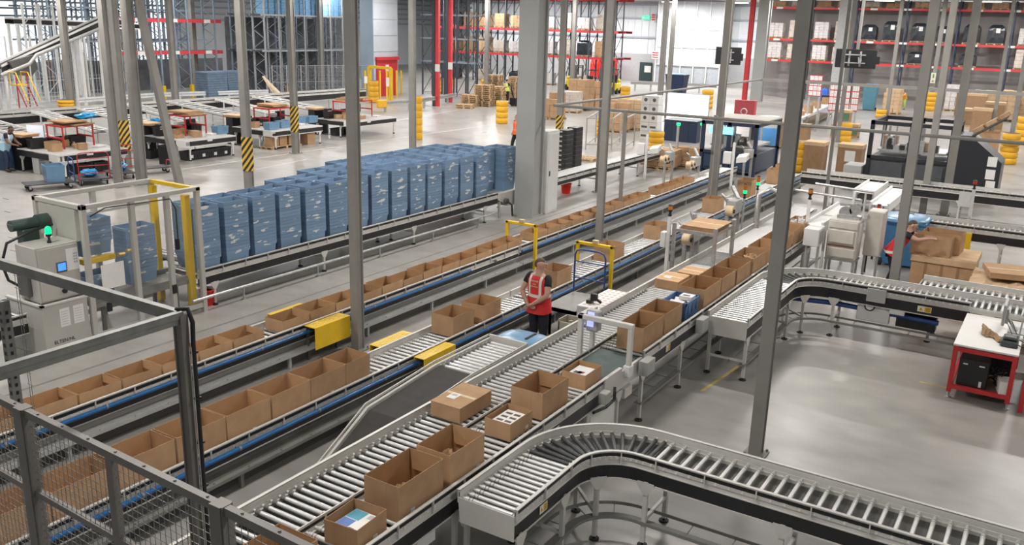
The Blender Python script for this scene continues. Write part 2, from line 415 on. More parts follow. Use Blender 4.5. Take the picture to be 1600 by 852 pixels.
# raking brace
p = at(281, 290); q0 = at(222, 287); q = Vector((q0.x, q0.y+.1, 8.4))
mb = MB(); mb.bar(p, q, .19, .24); mb.cb((p.x, p.y, 0), (.5, .5, .03)); solo('column_brace', mb, GREYP, 'slanting grey steel brace leaning to the broad column behind the tote lift', 'brace')
col_at('grey column standing in the pallet area beside stacked pallets', 759, 165, .25)
col_at('grey column beside two black crate dollies, behind the concrete-grey pillar', 873, 232, .25, wrap=(.3, 1.6))
col_at('grey column standing behind the yellow forklift', 893, 150, .3)
col_at('grey column in front of the black forklift and pallets', 935, 300, .2)
col_at('dark grey column on the back wall between two red bins', 977, 124, .3)
col_at('grey column standing in the yellow barrel beside the white boards', 1026, 228, .22)
col_at('grey column in front of the dark blue bin', 1041, 190, .24)
col_at('grey column beside the low carton line, left of the grey strapping machines', 1113, 316, .22)
col_at('slim grey column rising from the floor by the hanging screen', 1126, 190, .2)
col_at('grey column carrying the red fire board behind a packing bench', 1385, 184, .24)
col_at('grey column in the yellow barrel with the evacuation sign', 1452, 172, .3)
col_at('left one of a close pair of grey columns at the roller line', 1440, 338, .2)
col_at('right one of a close pair of grey columns at the roller line', 1474, 336, .24)
col_at('slim grey column in the yellow barrel left of tall cartons', 1309, 222, .2)
col_at('grey column in the nearer yellow barrel at the far right', 1573, 255, .2)
col_at('grey column left of the far right barrel', 1548, 215, .2)
col_at('grey column at the far left beside the yellow guard with dark cap', 113, 177, .42, dp=.3)
col_at('grey column between the red-beam rack and the second bench', 275, 165, .34)
col_at('grey column in front of the second yellow rack foot', 308, 147, .34)
col_at('grey column in front of the silver tower rack', 503, 147, .4)
# broad building pillar with its narrow white cabinet
PILL = mat('pale_grey_pillar', (.36, .365, .35), .5, noise=.06, scale=1)
t = T('building_pillar', 'broad pale grey pillar beside the tote line, red bucket at its foot', 'pillar', (-14.0, 23.55, 0))
mb = MB(); mb.box((-.33, -.45, 0), (.33, -.38, 8.5)); mb.box((-.33, .10, 0), (.33, .17, 8.5)); mb.box((-.26, -.38, 0), (.26, .10, 8.5)); mb.build('shaft', PILL, t, local=True)
mb = MB(); mb.box((-.36, -.48, 0), (.36, .20, .03)); mb.build('base_plate', PILL, t, local=True)
t = T('control_cabinet', 'tall narrow white cabinet against the broad grey pillar', 'cabinet', (-13.75, 24.3, 0))
mb = MB(); mb.box((-.32, -.42, 0), (.12, .28, 2.6), bv=.01); mb.build('body', WHITE, t, local=True)
mb = MB(); mb.box((.12, -.38, .08), (.14, .24, 2.52), bv=.005); dd = mb.build('door', WHITE, t, local=True)
mb = MB(); mb.box((.14, -.34, 1.2), (.16, -.30, 1.36)); mb.build('handle', BLACK, dd, local=True)
# ---------------------------------------------------------------- conveyors
def arc(cx, cy, r, a0, a1, n, z): return [Vector((cx+r*math.cos(math.radians(a0+(a1-a0)*i/n)), cy+r*math.sin(math.radians(a0+(a1-a0)*i/n)), z)) for i in range(n+1)]
def resample(path):
    S = [0.0]
    for a, b in zip(path, path[1:]): S.append(S[-1]+(b-a).length)
    def f(s):
        s = max(0, min(S[-1], s))
        for i in range(len(S)-1):
            if s <= S[i+1] or i == len(S)-2:
                t = (s-S[i])/(S[i+1]-S[i]); p = path[i].lerp(path[i+1], t); d = (path[i+1]-path[i]).normalized(); return p, d
    return S[-1], f
RME = {}
def roller_mesh(hw, r, kind, n=12):
    k = (round(hw, 3), r, kind)
    if k in RME: return RME[k]
    mb = MB(); L = hw-.012
    if kind == 'sleeve':
        mb.cyl((-L, 0, 0), (L-.05, 0, 0), r, n, 1); mb.cyl((L-.05, 0, 0), (L, 0, 0), r*.9, n, 0)
    elif kind == 'collar':
        mb.cyl((-L+.06, 0, 0), (L, 0, 0), r, n, 0); mb.cyl((-L, 0, 0), (-L+.06, 0, 0), r*1.2, n, 2)
    else:
        mb.cyl((-L, 0, 0), (L, 0, 0), r, n, 0)
        for e in (-L+.05, -L+.09): mb.cyl((e, 0, 0), (e+.008, 0, 0), r*1.04, n, 2)
    for sg in (-1, 1): mb.cyl((sg*L, 0, 0), (sg*(hw+.045), 0, 0), .014, 6, 3)
    RME[k] = mb.mesh('roller', [ROLL, ROLLD, COLLAR, WHITE]); return RME[k]
def leg_mesh(mb, p, n, ztop, foot=.05):
    """one leg at p (floor) with flared gusset plate at the top; n = outward"""
    x, y = p.x, p.y
    mb.cb((x, y, foot), (.05, .05, ztop-foot)); d = Vector((-n.y, n.x, 0))
    q = Vector((x, y, 0))+n*.028
    mb.prism([(-.10, 0), (.10, 0), (.10, -.05), (.03, -.16), (-.03, -.16), (-.10, -.05)], (q.x, q.y, ztop), d, (0, 0, 1), n*.006)
def conveyor(name, label, path, hw, z, pitch=.09, r=.025, kind='plain', legs=(), legside=(1, -1), panel=(1,), lip=(1, -1), pipe=False, ends=(False, False), tray=False, sleeve=None, near=(0, 0), bed=True, ph=.17, cat='roller conveyor', group=None, lipgap=.6, floorplate=False, rollers=True, frame=ALU, plateside=1, lc=True, pitch2=None, fpm=None):
    """path: centre line at floor level (x, y, 0). z = roller top"""
    path = [Vector((p[0], p[1], p[2] if len(p) > 2 else 0)) for p in path]
    t = T(name, label, cat, (path[0].x, path[0].y, 0), 0, group)
    tot, f = resample(path)
    zc = z-r
    fine = path
    for sd in (1, -1):
        mb = MB(); o = hw*sd
        mb.sweep(fine, o, o+.028*sd, zc-.075, zc-.02); mb.sweep(fine, o, o+.045*sd, zc-.08, zc-.07)
        mb.sweep(fine, o+.03*sd, o+.036*sd, zc-.02, zc+.018)
        mb.build('side_frame', frame, t)
        if sd in lip:
            mb = MB(); mb.sweep(fine, o+.029*sd, o+.035*sd, z+.0, z+.056); mb.sweep(fine, o+.03*sd, o+.052*sd, z+.052, z+.078); mb.sweep(fine, o+.03*sd, o+.07*sd, z+.072, z+.082)
            k = max(2, int(tot/lipgap)); 
            for i in range(k+1):
                p, d = f(tot*(i+.02)/(k+.04)); nn = Vector((d.y, -d.x, 0)); q = p+nn*(o+.052*sd)
                mb.bar((q.x, q.y, zc-.05), (q.x, q.y, z+.08), .028, .012, up=d)
            mb.build('guide_rail', frame, t)
            mb = MB(); mb.sweep(fine, o+.038*sd, o+.044*sd, z+.004, z+.054); mb.build('guide_strip', BLACK, t)
        if sd in panel:
            mb = MB(); mb.sweep(fine, o+.03*sd, o+.036*sd, zc-.08-ph, zc-.075); pn = mb.build('side_panel', BLACK, t)
            mb = MB(); mb.sweep(fine, o, o+.045*sd, zc-.095-ph, zc-.08-ph); mb.build('lower_lip', frame, t)
    if bed:
        mb = MB(); mb.sweep(fine, -hw, hw, zc-.075, zc-.06); mb.build('bed_plate', GREYD, t)
    for e, on in enumerate(ends):
        if not on: continue
        p, d = f(0 if e == 0 else tot); nn = Vector((d.y, -d.x, 0)); q = p+d*(-.012 if e == 0 else .004)
        mb = MB(); mb.prism([(-hw-.04, z+.0), (hw+.04, z+.0), (hw+.04, zc-.10-ph), (-hw-.02, zc-.10-ph), (-hw-.04, zc-.05)], (q.x, q.y, 0), nn, (0, 0, 1), d*.008); mb.build('end_plate', frame, t)
    if rollers:
        items = []; s = pitch*.5
        while s < tot-.02:
            p, d = f(s); items.append((p, d, s)); s += pitch if pitch2 is None or s < pitch2[0] else pitch2[1]
        n = len(items)
        items.sort(key=lambda q: (q[0].x-near[0])**2+(q[0].y-near[1])**2) if n > 100 else None
        rest = MB()
        for i, (p, d, s) in enumerate(items):
            kd = kind if sleeve is None or not (sleeve[0] < s < sleeve[1]) else 'sleeve'
            a = math.atan2(-d.x, d.y)
            if i < 100: inst('roller', roller_mesh(hw, r, kd), t, (p.x, p.y, zc+p.z), a)
            else:
                nn = Vector((d.y, -d.x, 0)); c = Vector((p.x, p.y, zc+p.z)); rest.cyl(c-nn*(hw-.01), c+nn*(hw-.01), r, 8); rest.cyl(c+nn*hw, c+nn*(hw+.04), .011, 5)
        if rest.v: tag(rest.build('far_rollers', ROLL, t), kind='stuff')
    for s in legs:
        p, d = f(s); nn = Vector((d.y, -d.x, 0))
        for sd in legside:
            q = p+nn*(hw+.02)*sd; mb = MB(); leg_mesh(mb, q, nn*sd, zc-.09-(ph if sd in panel else 0)+.03); lg = mb.build('leg', frame, t)
            mb = MB(); mb.cyl((q.x, q.y, 0), (q.x, q.y, .018), .06, 12); mb.cyl((q.x, q.y, .018), (q.x, q.y, .09), .016, 8); mb.build('foot', RUBBER, lg)
        if len(legside) == 2 and lc:
            mb = MB(); a = p+nn*hw; b = p-nn*hw; mb.bar((a.x, a.y, .34), (b.x, b.y, .34), .035, .035); mb.build('cross_brace', frame, t)
    if tray:
        mb = MB(); mb.sweep(fine, hw-.06, hw+.05, .29, .297); mb.sweep(fine, hw+.05, hw+.058, .28, .32); mb.sweep(fine, hw-.25, hw-.238, .30, .34)
        for i in range(int(tot/.5)): p, d = f(.25+i*.5); nn = Vector((d.y, -d.x, 0)); mb.bar(p+nn*(hw-.24)+Vector((0, 0, .30)), p+nn*(hw+.05)+Vector((0, 0, .295)), .012, .008)
        mb.build('cable_tray', CHAN, t)
    if pipe:
        mb = MB(); 
        pts = []
        for i in range(int(tot/2.4)+1):
            p, d = f(min(tot, i*2.4)); nn = Vector((d.y, -d.x, 0)); q = p+nn*(hw+.105)*plateside; pts.append(Vector((q.x, q.y, z-.055)))
        mb.tube(pts, .03, 10)
        pp = mb.build('air_pipe', BLUEP, t)
        for i in range(int(tot/1.4)):
            mb = MB(); p, d = f(.4+i*1.4); nn = Vector((d.y, -d.x, 0)); q = p+nn*(hw+.105)*plateside; mb.cyl(Vector((q.x, q.y, z-.055))-d*.014, Vector((q.x, q.y, z-.055))+d*.014, .036, 10)
            mb.bar((q.x-nn.x*.08*plateside, q.y-nn.y*.08*plateside, z-.06), (q.x, q.y, z-.06), .02, .02)
            mb.build('pipe_clip', CHAN, pp)
    if floorplate:
        sd = plateside; a = hw-.07; mb = MB()
        mb.sweep(fine, a*sd, (a+.21)*sd, .245, .255); mb.sweep(fine, (a+.195)*sd, (a+.235)*sd, .215, .262); mb.sweep(fine, (a+.13)*sd, (a+.145)*sd, .25, .275); mb.sweep(fine, (a-.02)*sd, a*sd, .245, .40)
        sk = MB(); sk.sweep(fine, (a+.05)*sd, (a+.058)*sd, .0, .243); sk.build('shade_skirt', GREYD, t)  # added dark skirt standing in for the shade under the cover
        k = int(tot/.55)
        for i in range(k):
            p, d = f(.3+i*.55); nn = Vector((d.y, -d.x, 0))*sd; q = p+nn*(a+.215); mb.cyl((q.x, q.y, .26), (q.x, q.y, .285), .013, 6)
        for i in range(int(tot/2.0)):
            p, d = f(.6+i*2.0); nn = Vector((d.y, -d.x, 0))*sd; q = p+nn*(a+.17); mb.cb((q.x, q.y, 0), (.05, .05, .25))
        mb.build('floor_cover', CHAN if fpm is None else fpm, t)
    return t
def warning_label(t, p, n, w=.14, h=.09):
    """yellow and white sticker lying on a panel facing n, its centre p (world)"""
    n = Vector(n).normalized(); d = Vector((-n.y, n.x, 0)); p = Vector(p)
    mb = MB(); q = lambda u, v, e: tuple(p+d*u+Vector((0, 0, v))+n*e)
    mb.quad(q(-w/2, -h/2, 0), q(w/2, -h/2, 0), q(w/2, h/2, 0), q(-w/2, h/2, 0), 0)
    mb.quad(q(0, -h/2+.008, .001), q(w/2-.006, -h/2+.008, .001), q(w/2-.006, h/2-.008, .001), q(0, h/2-.008, .001), 1)
    mb.add([q(-w*.43, -h*.32, .001), q(-w*.07, -h*.32, .001), q(-w*.25, h*.3, .001)], [[0, 1, 2]], 1)
    mb.add([q(-w*.27, -h*.2, .002), q(-w*.23, -h*.2, .002), q(-w*.23, h*.12, .002), q(-w*.27, h*.12, .002)], [[0, 1, 2, 3]], 2)
    for i in range(3): mb.add([q(w*.08, -h*.3+i*h*.22, .002), q(w*.40, -h*.3+i*h*.22, .002), q(w*.40, -h*.22+i*h*.22, .002), q(w*.08, -h*.22+i*h*.22, .002)], [[0, 1, 2, 3]], 2)
    return mb.build('warning_label', [PAPER, YEL, BLACK], t)
ZM = 1.07
# main line, outer lane
M1 = conveyor('roller_conveyor', 'outer lane of the main carton line, roller stretch before the green belt', [(-5.20, 3.6), (-5.20, 10.25)], .325, ZM, .12, .025, 'plain', legs=(1.2, 3.2, 5.0), lip=(1,), panel=(1,), near=(0, 0), lipgap=.55, legside=(1,))
M2 = conveyor('roller_conveyor', 'outer lane of the main carton line, far roller stretch beyond the green belt', [(-5.20, 11.55), (-5.20, 22.6)], .325, ZM, .12, .022, 'plain', legs=(.05, 1.62, 3.6, 5.6, 7.6, 9.6), lip=(1,), panel=(1,), legside=(1,), lipgap=.6, tray=True)
M3 = conveyor('roller_conveyor', 'inner lane of the main carton line beside the black spur belt', [(-5.935, 3.6), (-5.935, 25.0)], .305, ZM, .112, .024, 'collar', legs=(2, 4.5, 7, 9.5, 12, 14.5, 17, 19.5), lip=(-1,), panel=(-1,), legside=(-1,), lipgap=.8)
t = T('belt_conveyor', 'short green belt section under the white scanner frame', 'belt conveyor', (-5.21, 10.27, 0))
mb = MB(); mb.box((-5.52, 10.29, ZM-.03), (-4.88, 11.50, ZM-.008), bv=.01); mb.build('belt', BELTG, t)
for q in (((-4.87, 10.27, ZM-.27), (-4.83, 11.52, ZM-.01)), ((-5.545, 10.27, ZM-.1), (-5.525, 11.52, ZM-.006))): mb = MB(); mb.box(*q); mb.build('side_frame', ALU, t)
mb = MB(); mb.box((-4.87, 10.27, ZM-.02), (-4.82, 10.8, ZM+.06)); mb.build('guide_rail', ALU, t)
mb = MB(); mb.cyl((-5.52, 10.33, ZM-.045), (-4.88, 10.33, ZM-.045), .035, 12); mb.cyl((-5.52, 11.46, ZM-.045), (-4.88, 11.46, ZM-.045), .035, 12); mb.build('end_roller', ROLL, t)
mb = MB(); mb.box((-4.93, 10.9, .62), (-4.80, 11.15, ZM-.30)); mb.build('drive_box', ALU, t)
mb = MB(); leg_mesh(mb, Vector((-4.85, 10.75, 0)), Vector((1, 0, 0)), ZM-.28); mb.build('leg', ALU, t)
# black divider between the two lanes
mb = MB(); mb.box((-5.60, 3.6, ZM-.004), (-5.565, 24.5, ZM+.03), 0); mb.box((-5.575, 3.6, ZM+.03), (-5.56, 24.5, ZM+.055), 1)
for i in range(26): mb.box((-5.602, 4+i*.8, ZM-.003), (-5.563, 4.03+i*.8, ZM+.056), 1)
solo('lane_divider', mb, [BLACK, ALU], 'black strip with white edge dividing the two lanes of the main line', 'divider', loc=(-5.58, 3.6, 0))
warning_label(M1, (-4.834, 8.95, ZM-.18), (1, 0, 0)); warning_label(M2, (-4.834, 12.55, ZM-.17), (1, 0, 0), .17, .11); warning_label(M1, (-4.834, 7.0, ZM-.18), (1, 0, 0))
# brown junction boxes along the outer lane
def jbox(label, y, z, s=(.1, .2, .2)):
    mb = MB(); mb.box((-4.79, y, z), (-4.79+s[0], y+s[1], z+s[2]), bv=.008); solo('junction_box', mb, GREYL, label, 'junction box', loc=(-4.8, y, z))
jbox('grey junction box on the outer rail beside the blue book crate', 13.6, .86, (.13, .28, .24))
jbox('round-edged grey drive box at the near end of the green belt', 10.0, .88, (.12, .16, .16))
jbox('grey box at the far end of the green belt, by the white leg', 11.3, .86, (.14, .3, .22))
# near curve
pC5 = [Vector((-4.375, 6.68, 0)), Vector((-4.375, 7.3, 0)), Vector((-4.375, 7.95, 0))] + arc(-3.51, 7.97, .865, 180, 90, 16, 0)[1:] + [Vector((-3.0, 8.835, 0)), Vector((-1.5, 8.835, 0)), Vector((0.6, 8.835, 0)), Vector((2.4, 8.835, 0))]
C5 = conveyor('roller_conveyor', 'near curved roller conveyor with black rollers in its bend', pC5, .30, ZM, .098, .024, 'plain', legs=(.12, 1.05, 1.9, 2.75, 4.3, 5.8), lip=(1, -1), panel=(1, -1), ends=(True, False), sleeve=(1.32, 2.75), tray=True, lipgap=.55, ph=.16, pitch2=(2.72, .15))
warning_label(C5, (-4.03, 7.25, ZM-.17), (1, 0, 0), .16, .1)
# yellow bridging blocks between the main line and the curve
for i, y in enumerate((6.95, 7.3, 7.6, 7.9)):
    mb = MB(); mb.box((-4.835, y, ZM-.17), (-4.72, y+.12, ZM-.05), bv=.006); solo('bridging_block', mb, mat('ochre_block', (.42, .30, .06), .5), '%s yellow bridging block from the near end plate of the curved conveyor' % ORDN[i], 'bridging block', 'yellow bridging blocks', loc=(-4.78, y, ZM-.17))
# middle right curve
pC6 = [Vector((-4.375, 14.02, 0)), Vector((-4.375, 15.2, 0)), Vector((-4.375, 16.85, 0))] + arc(-3.5, 16.87, .875, 180, 90, 14, 0)[1:] + [Vector((-2.5, 17.745, 0)), Vector((-1.0, 17.745, 0))]
C6 = conveyor('roller_conveyor', 'curved roller conveyor starting beside the main line behind the broad near column', pC6, .30, ZM, .115, .022, 'plain', legs=(.1, 2.65, 3.5, 4.35), lip=(1, -1), panel=(1,), ends=(True, False), sleeve=(2.9, 4.2), tray=True, lipgap=.7, ph=.2)
warning_label(C6, (-1.75, 17.40, ZM-.2), (0, -1, 0), .24, .11)
C6b = conveyor('roller_conveyor', 'straight roller stretch behind the red packing table', [(-1.0, 17.745), (1.6, 17.745)], .30, ZM, .11, .028, 'plain', legs=(.3, 2.2), lip=(-1,), panel=(), ends=(False, False))
C6c = conveyor('roller_conveyor', 'short side lane of wide rollers behind the straight stretch by the big cartons', [(-2.0, 18.52), (1.6, 18.48)], .27, ZM+.02, .12, .03, 'plain', legs=(.3, 3.0), lip=(-1,), panel=(1,), ends=(True, False))
# plate, blue tube and boxes slung under the middle curve
mb = MB(); mb.tube([(-4.2, 17.3, .66), (-3.4, 17.62, .62), (-2.6, 17.66, .6), (-1.5, 17.64, .58)], .05, 10); solo('air_hose', mb, BLUE, 'thick blue tube slung beneath the middle curved conveyor', 'tube', loc=(-2.8, 17.6, .6))
mb = MB(); mb.box((-2.25, 17.72, .35), (-1.55, 18.0, .88), bv=.01); solo('motor_box', mb, BLACK, 'black motor box hanging under the middle curved conveyor', 'motor box', loc=(-1.9, 17.8, .35))
t = T('meter_box', 'small white box with round black meter below the middle curve', 'meter box', (-2.62, 17.5, .40))
mb = MB(); mb.box((-2.95, 17.55, .40), (-2.35, 17.68, .88), bv=.01); mb.build('body', WHITE, t)
mb = MB(); mb.cyl((-2.72, 17.55, .72), (-2.72, 17.50, .72), .10, 20); mb.build('meter', BLACK, t)
mb = MB(); mb.cyl((-2.72, 17.505, .72), (-2.72, 17.495, .72), .075, 20); mb.build('dial', PAPER, t)
mb = MB(); mb.box((-2.35, 17.42, .66), (-2.08, 17.52, .9), bv=.01); solo('junction_box', mb, WHITE, 'white junction box under the middle curve, right of the round meter', 'junction box', loc=(-2.2, 17.45, .66))
mb = MB(); mb.box((-2.78, 17.36, ZM-.22), (-2.44, 17.42, ZM+.04), bv=.006); solo('cover_plate', mb, GREYL, 'grey cover plate on the black side of the middle curve', 'cover plate', loc=(-2.6, 17.4, ZM-.2))
# yellow-hooped pair of low lines on the left (blue air pipe along each)
ZL = .60
L3a = conveyor('roller_conveyor', 'blue-piped carton line nearer the camera, stretch up to the worker', [(-8.56, 2.2), (-8.56, 14.2)], .265, ZL, .125, .025, 'plain', legs=(1, 4, 7, 10), lip=(1, -1), panel=(1,), pipe=True, floorplate=True, near=(-8.5, 10.5), ph=.09, legside=(-1,), lc=False)
L3b = conveyor('roller_conveyor', 'blue-piped carton line nearer the camera, far stretch beyond the worker', [(-8.56, 14.25), (-8.56, 34)], .265, ZL, .16, .025, 'plain', legs=(1, 5, 9, 13, 17), lip=(1, -1), panel=(1,), pipe=True, floorplate=True, near=(-8.5, 14), ph=.09, legside=(-1,), lc=False)
L2a = conveyor('roller_conveyor', 'blue-piped line of low cartons beside the tote row, near stretch', [(-11.0, 3.4), (-11.0, 17.5)], .265, ZL, .14, .025, 'plain', legs=(2, 6, 10), lip=(1, -1), panel=(1,), pipe=True, floorplate=True, near=(-11, 9), fpm=GREYL, ph=.09, legside=(-1,), lc=False)
L2b = conveyor('roller_conveyor', 'blue-piped line of low cartons beside the tote row, far stretch', [(-11.0, 17.55), (-11.0, 33.5)], .265, ZL, .17, .025, 'plain', legs=(2, 6, 10, 14), lip=(1, -1), panel=(1,), pipe=True, floorplate=True, near=(-11, 18), fpm=GREYL, ph=.09, legside=(-1,), lc=False)
# tote line
C1 = conveyor('roller_conveyor', 'black-sided roller line carrying the front row of blue totes', [(-14.83, 11.2), (-14.83, 22.3)], .37, .75, .11, .025, 'plain', legs=(.4, 3.6, 7.0, 10.4), lip=(1,), panel=(1,), ends=(False, False), ph=.16, near=(-14, 12))
C1b = conveyor('roller_conveyor', 'white-ended far part of the tote line passing the broad pillar', [(-14.83, 24.1), (-14.83, 36.6)], .37, .75, .14, .021, 'plain', legs=(1.5, 5, 8.5, 11.8), lip=(1,), panel=(1,), ph=.12, near=(-14, 24))
C1c = conveyor('roller_conveyor', 'wide roller bed under the rear rows of blue tote stacks', [(-16.04, 11.8), (-16.04, 24.4)], .66, .75, .13, .025, 'plain', legs=(.5, 6, 12), lip=(), panel=(-1,))
t = T('transfer_unit', 'white slanting transfer unit in the tote line before the broad pillar', 'transfer unit', (-14.7, 23.1, 0))
mb = MB(); mb.prism([(22.3, .76), (24.05, .76), (24.05, .42), (23.7, .30), (22.95, .30), (22.3, .6)], (-15.25, 0, 0), (0, 1, 0), (0, 0, 1), (.80, 0, 0)); mb.build('housing', ALU, t)
mb = MB(); mb.cyl((-14.41, 22.7, .5), (-14.32, 22.7, .5), .09, 14); mb.build('motor', GREYD, t)
for y in (22.5, 23.9):
    mb = MB(); mb.cb((-14.5, y, 0), (.05, .05, .5)); mb.build('leg', ALU, t)
mb = MB(); mb.tube([(-14.33, 22.7, .5), (-14.2, 22.75, .4), (-14.2, 22.8, .04)], .03, 8); mb.build('hose', BLACK, t)
mb = MB(); mb.tube([(-14.25, 10.9, .28), (-14.25, 22.0, .28)], .035, 8)
for y in (12.2, 14.4, 16.6, 18.8, 21): mb.cyl((-14.25, y, 0), (-14.25, y, .28), .02, 8); mb.cyl((-14.25, y, 0), (-14.25, y, .02), .06, 10)
solo('kick_rail', mb, GALV, 'low grey tube rail on small feet running below the tote line', 'rail', loc=(-14.25, 11, 0))
# spur with rollers and a black belt falling away
t = T('belt_conveyor', 'short spur of white rollers with a black belt dipping under the main line', 'belt conveyor', (-6.8, 9.5, 0))
for i in range(12): inst('roller', roller_mesh(.29, .026, 'collar'), t, (-6.80, 9.57+i*.108, 1.035))
def spur(o0, o1, z0, z1):
    mb = MB(); pts = [(10.87, 1.05), (9.47, 1.05), (8.0, .93), (6.5, .14)]
    poly = [(y, z+z1) for y, z in pts]+[(y, z+z0) for y, z in pts[::-1]]
    return mb.prism(poly, (-6.80+o0, 0, 0), (0, 1, 0), (0, 0, 1), (o1-o0, 0, 0))
mb = MB(); mb.prism([(9.49, 1.052), (8.0, .925), (6.5, .13), (6.5, .11), (8.0, .90), (9.49, 1.03)], (-7.08, 0, 0), (0, 1, 0), (0, 0, 1), (.56, 0, 0)); mb.build('belt', BELT, t)
for (a, b) in ((-.345, -.305), (.305, .345)):
    spur(a, b, -.10, .02).build('side_frame', ALU, t)
spur(-.36, -.345, .04, .07).build('guide_rail', ALU, t)
spur(.33, .345, .03, .055).build('guide_rail', ALU, t)
mb = MB(); mb.box((-7.14, 10.87, .78), (-6.45, 10.90, 1.12)); mb.build('end_plate', ALU, t)
for y in (8.75, 10.7):
    for x in (-7.12, -6.48):
        mb = MB(); mb.cb((x, y, 0), (.05, .05, .86)); mb.build('leg', ALU, t)
# far lines right of the main line
C7 = conveyor('roller_conveyor', 'low far roller line crossing behind the red-vested worker at the blue bin', [(-3.6, 25.2), (3.5, 25.2)], .34, 1.07, .12, .026, 'plain', legs=(.4, 2.6, 4.8, 6.6), lip=(1, -1), panel=(1,), ph=.2, near=(-2, 25))
C8 = conveyor('roller_conveyor', 'far roller line in front of the black carton machine', [(-7.6, 31.3), (3.8, 31.3)], .34, 1.07, .15, .026, 'plain', legs=(1, 3, 5, 7, 9, 11), lip=(1, -1), panel=(1,), ph=.22, near=(-2, 31))
# ---------------------------------------------------------------- cartons
def carton_mesh(wx, ly, h, closed=False, t=.007, seam=True):
    """open carton: four board walls and a floor; origin at the middle of its base"""
    mb = MB(); a, b = wx/2, ly/2
    if closed:
        mb.box((-a, -b, 0), (a, b, h-.004), 0, bv=.004)
        mb.box((-a-.003, -b-.003, h-.012), (a+.003, -.001, h), 0); mb.box((-a-.003, .001, h-.012), (a+.003, b+.003, h), 0)
        mb.box((-a*.97, -.025, h), (a*.97, .025, h+.0006), 3)
    else:
        o = [(-a, -b), (a, -b), (a, b), (-a, b)]; i = [(-a+t, -b+t), (a-t, -b+t), (a-t, b-t), (-a+t, b-t)]
        vs = [(x, y, 0) for x, y in o]+[(x, y, h) for x, y in o]+[(x, y, h) for x, y in i]+[(x, y, .01) for x, y in i]
        for k in range(4):
            j = (k+1) % 4
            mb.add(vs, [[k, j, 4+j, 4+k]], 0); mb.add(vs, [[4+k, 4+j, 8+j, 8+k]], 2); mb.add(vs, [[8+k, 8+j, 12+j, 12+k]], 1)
        mb.add(vs, [[3, 2, 1, 0]], 0); mb.add(vs, [[12, 13, 14, 15]], 1)
        # inner flaps folded down against the short walls
        fl = min(h*.55, wx*.5)
        for sy in (-1, 1):
            y = sy*(b-t-.004); mb.add([(-a+t+.01, y, h-.003), (a-t-.01, y, h-.003), (a-t-.05, y-sy*.018, h-fl), (-a+t+.05, y-sy*.018, h-fl)], [[0, 1, 2, 3]], 1)
    if seam and not closed:
        for x in (a*.30,): mb.box((x-.0012, -b-.0006, .002), (x+.0012, -b, h-.002), 2)
        mb.box((-a+.002, -b-.0005, h*.10), (a-.002, -b, h*.10+.0015), 2)
    return mb
CMATS = [CARD, CARD_IN, CARD_EDGE, TAPE]
CMATSL = [CARD_L, CARD_IN, CARD_EDGE, TAPE]
cmesh = {}
def carton(label, cx, cy, z, wx, ly, h, closed=False, rz=0.0, group=None, sticker=None, pale=False, name='cardboard_box', top_label=False, simple=False):
    k = (round(wx, 2), round(ly, 2), round(h, 2), closed, pale)
    if k not in cmesh: cmesh[k] = carton_mesh(k[0], k[1], k[2], closed, seam=not simple).mesh('cardboard_box', CMATSL if pale else CMATS)
    ob = bpy.data.objects.new(name, cmesh[k]); COL.objects.link(ob); ob.location = (cx, cy, z); ob.rotation_euler = (0, 0, rz); ORG[ob.name] = Vector(ob.location)
    tag(ob, label, 'box', group)
    wx, ly, h = k[:3]
    if sticker:   # small white barcode label at the foot of the +x face
        mb = MB(); u = ly*sticker[0]; v = sticker[1]; s = sticker[2] if len(sticker) > 2 else .032
        mb.quad((wx/2+.001, u-s, v), (wx/2+.001, u+s, v), (wx/2+.001, u+s, v+s*1.3), (wx/2+.001, u-s, v+s*1.3), 0)
        for q in range(5): mb.quad((wx/2+.0016, u-s*.8+q*s*.34, v+s*.2), (wx/2+.0016, u-s*.8+q*s*.34+s*.14, v+s*.2), (wx/2+.0016, u-s*.8+q*s*.34+s*.14, v+s*1.1), (wx/2+.0016, u-s*.8+q*s*.34, v+s*1.1), 1)
        mb.build('barcode_label', [PAPER, PAPERG], ob, local=True)
    if top_label:
        mb = MB(); mb.box((-wx*.30, -ly*.22, h), (-wx*.02, ly*.02, h+.0012), 0); mb.box((-wx*.27, -ly*.10, h+.0012), (-wx*.08, -ly*.02, h+.0018), 1); mb.build('address_label', [PAPER, PAPERG], ob, local=True)
    return ob
def from_top(label, near, right, left, h, z, rz=0, **k):
    """carton whose near, right and left rim corners were surveyed at these spots"""
    n, r, l = at(*near, z+h), at(*right, z+h), at(*left, z+h)
    wx = (l-n).length; ly = (r-n).length; c = (l+r)/2
    return carton(label, c.x, c.y, z, wx, ly, h, rz=math.atan2(-(r-n).x, (r-n).y)*.6, **k)
ZB = ZM+.002
bk, rt = at(437, 817, ZB+.26), at(496, 844, ZB+.26)
b0 = carton('open carton at the very near end of the outer lane, behind the mesh fence', (bk.x+rt.x)/2, (bk.y+rt.y)/2-.26, ZB, max(.36, abs(rt.x-bk.x)), .52, .26)
b1 = from_top('small open carton holding a blue and white booklet, second from the near end', (557, 832), (600, 797), (510, 810), .24, ZB, sticker=(.1, .02))
b2 = carton('largest open carton with kraft paper at its bottom, beside the booklet carton', -5.12, 6.29, ZB, .44, .72, .39, sticker=(-.2, .03))
b3 = carton('tall open carton with a crumpled paper ball, next after the largest carton', -5.10, 7.06, ZB, .44, .64, .39, sticker=(.32, .03))
b4 = carton('closed brown carton with white address label on the inner lane by the black belt', -5.93, 8.43, ZB, .44, .70, .20, closed=True, top_label=True)
b5 = carton('small open carton with a printed white and brown pack on top', -5.13, 8.28, ZB, .36, .50, .22, sticker=(.25, .03))
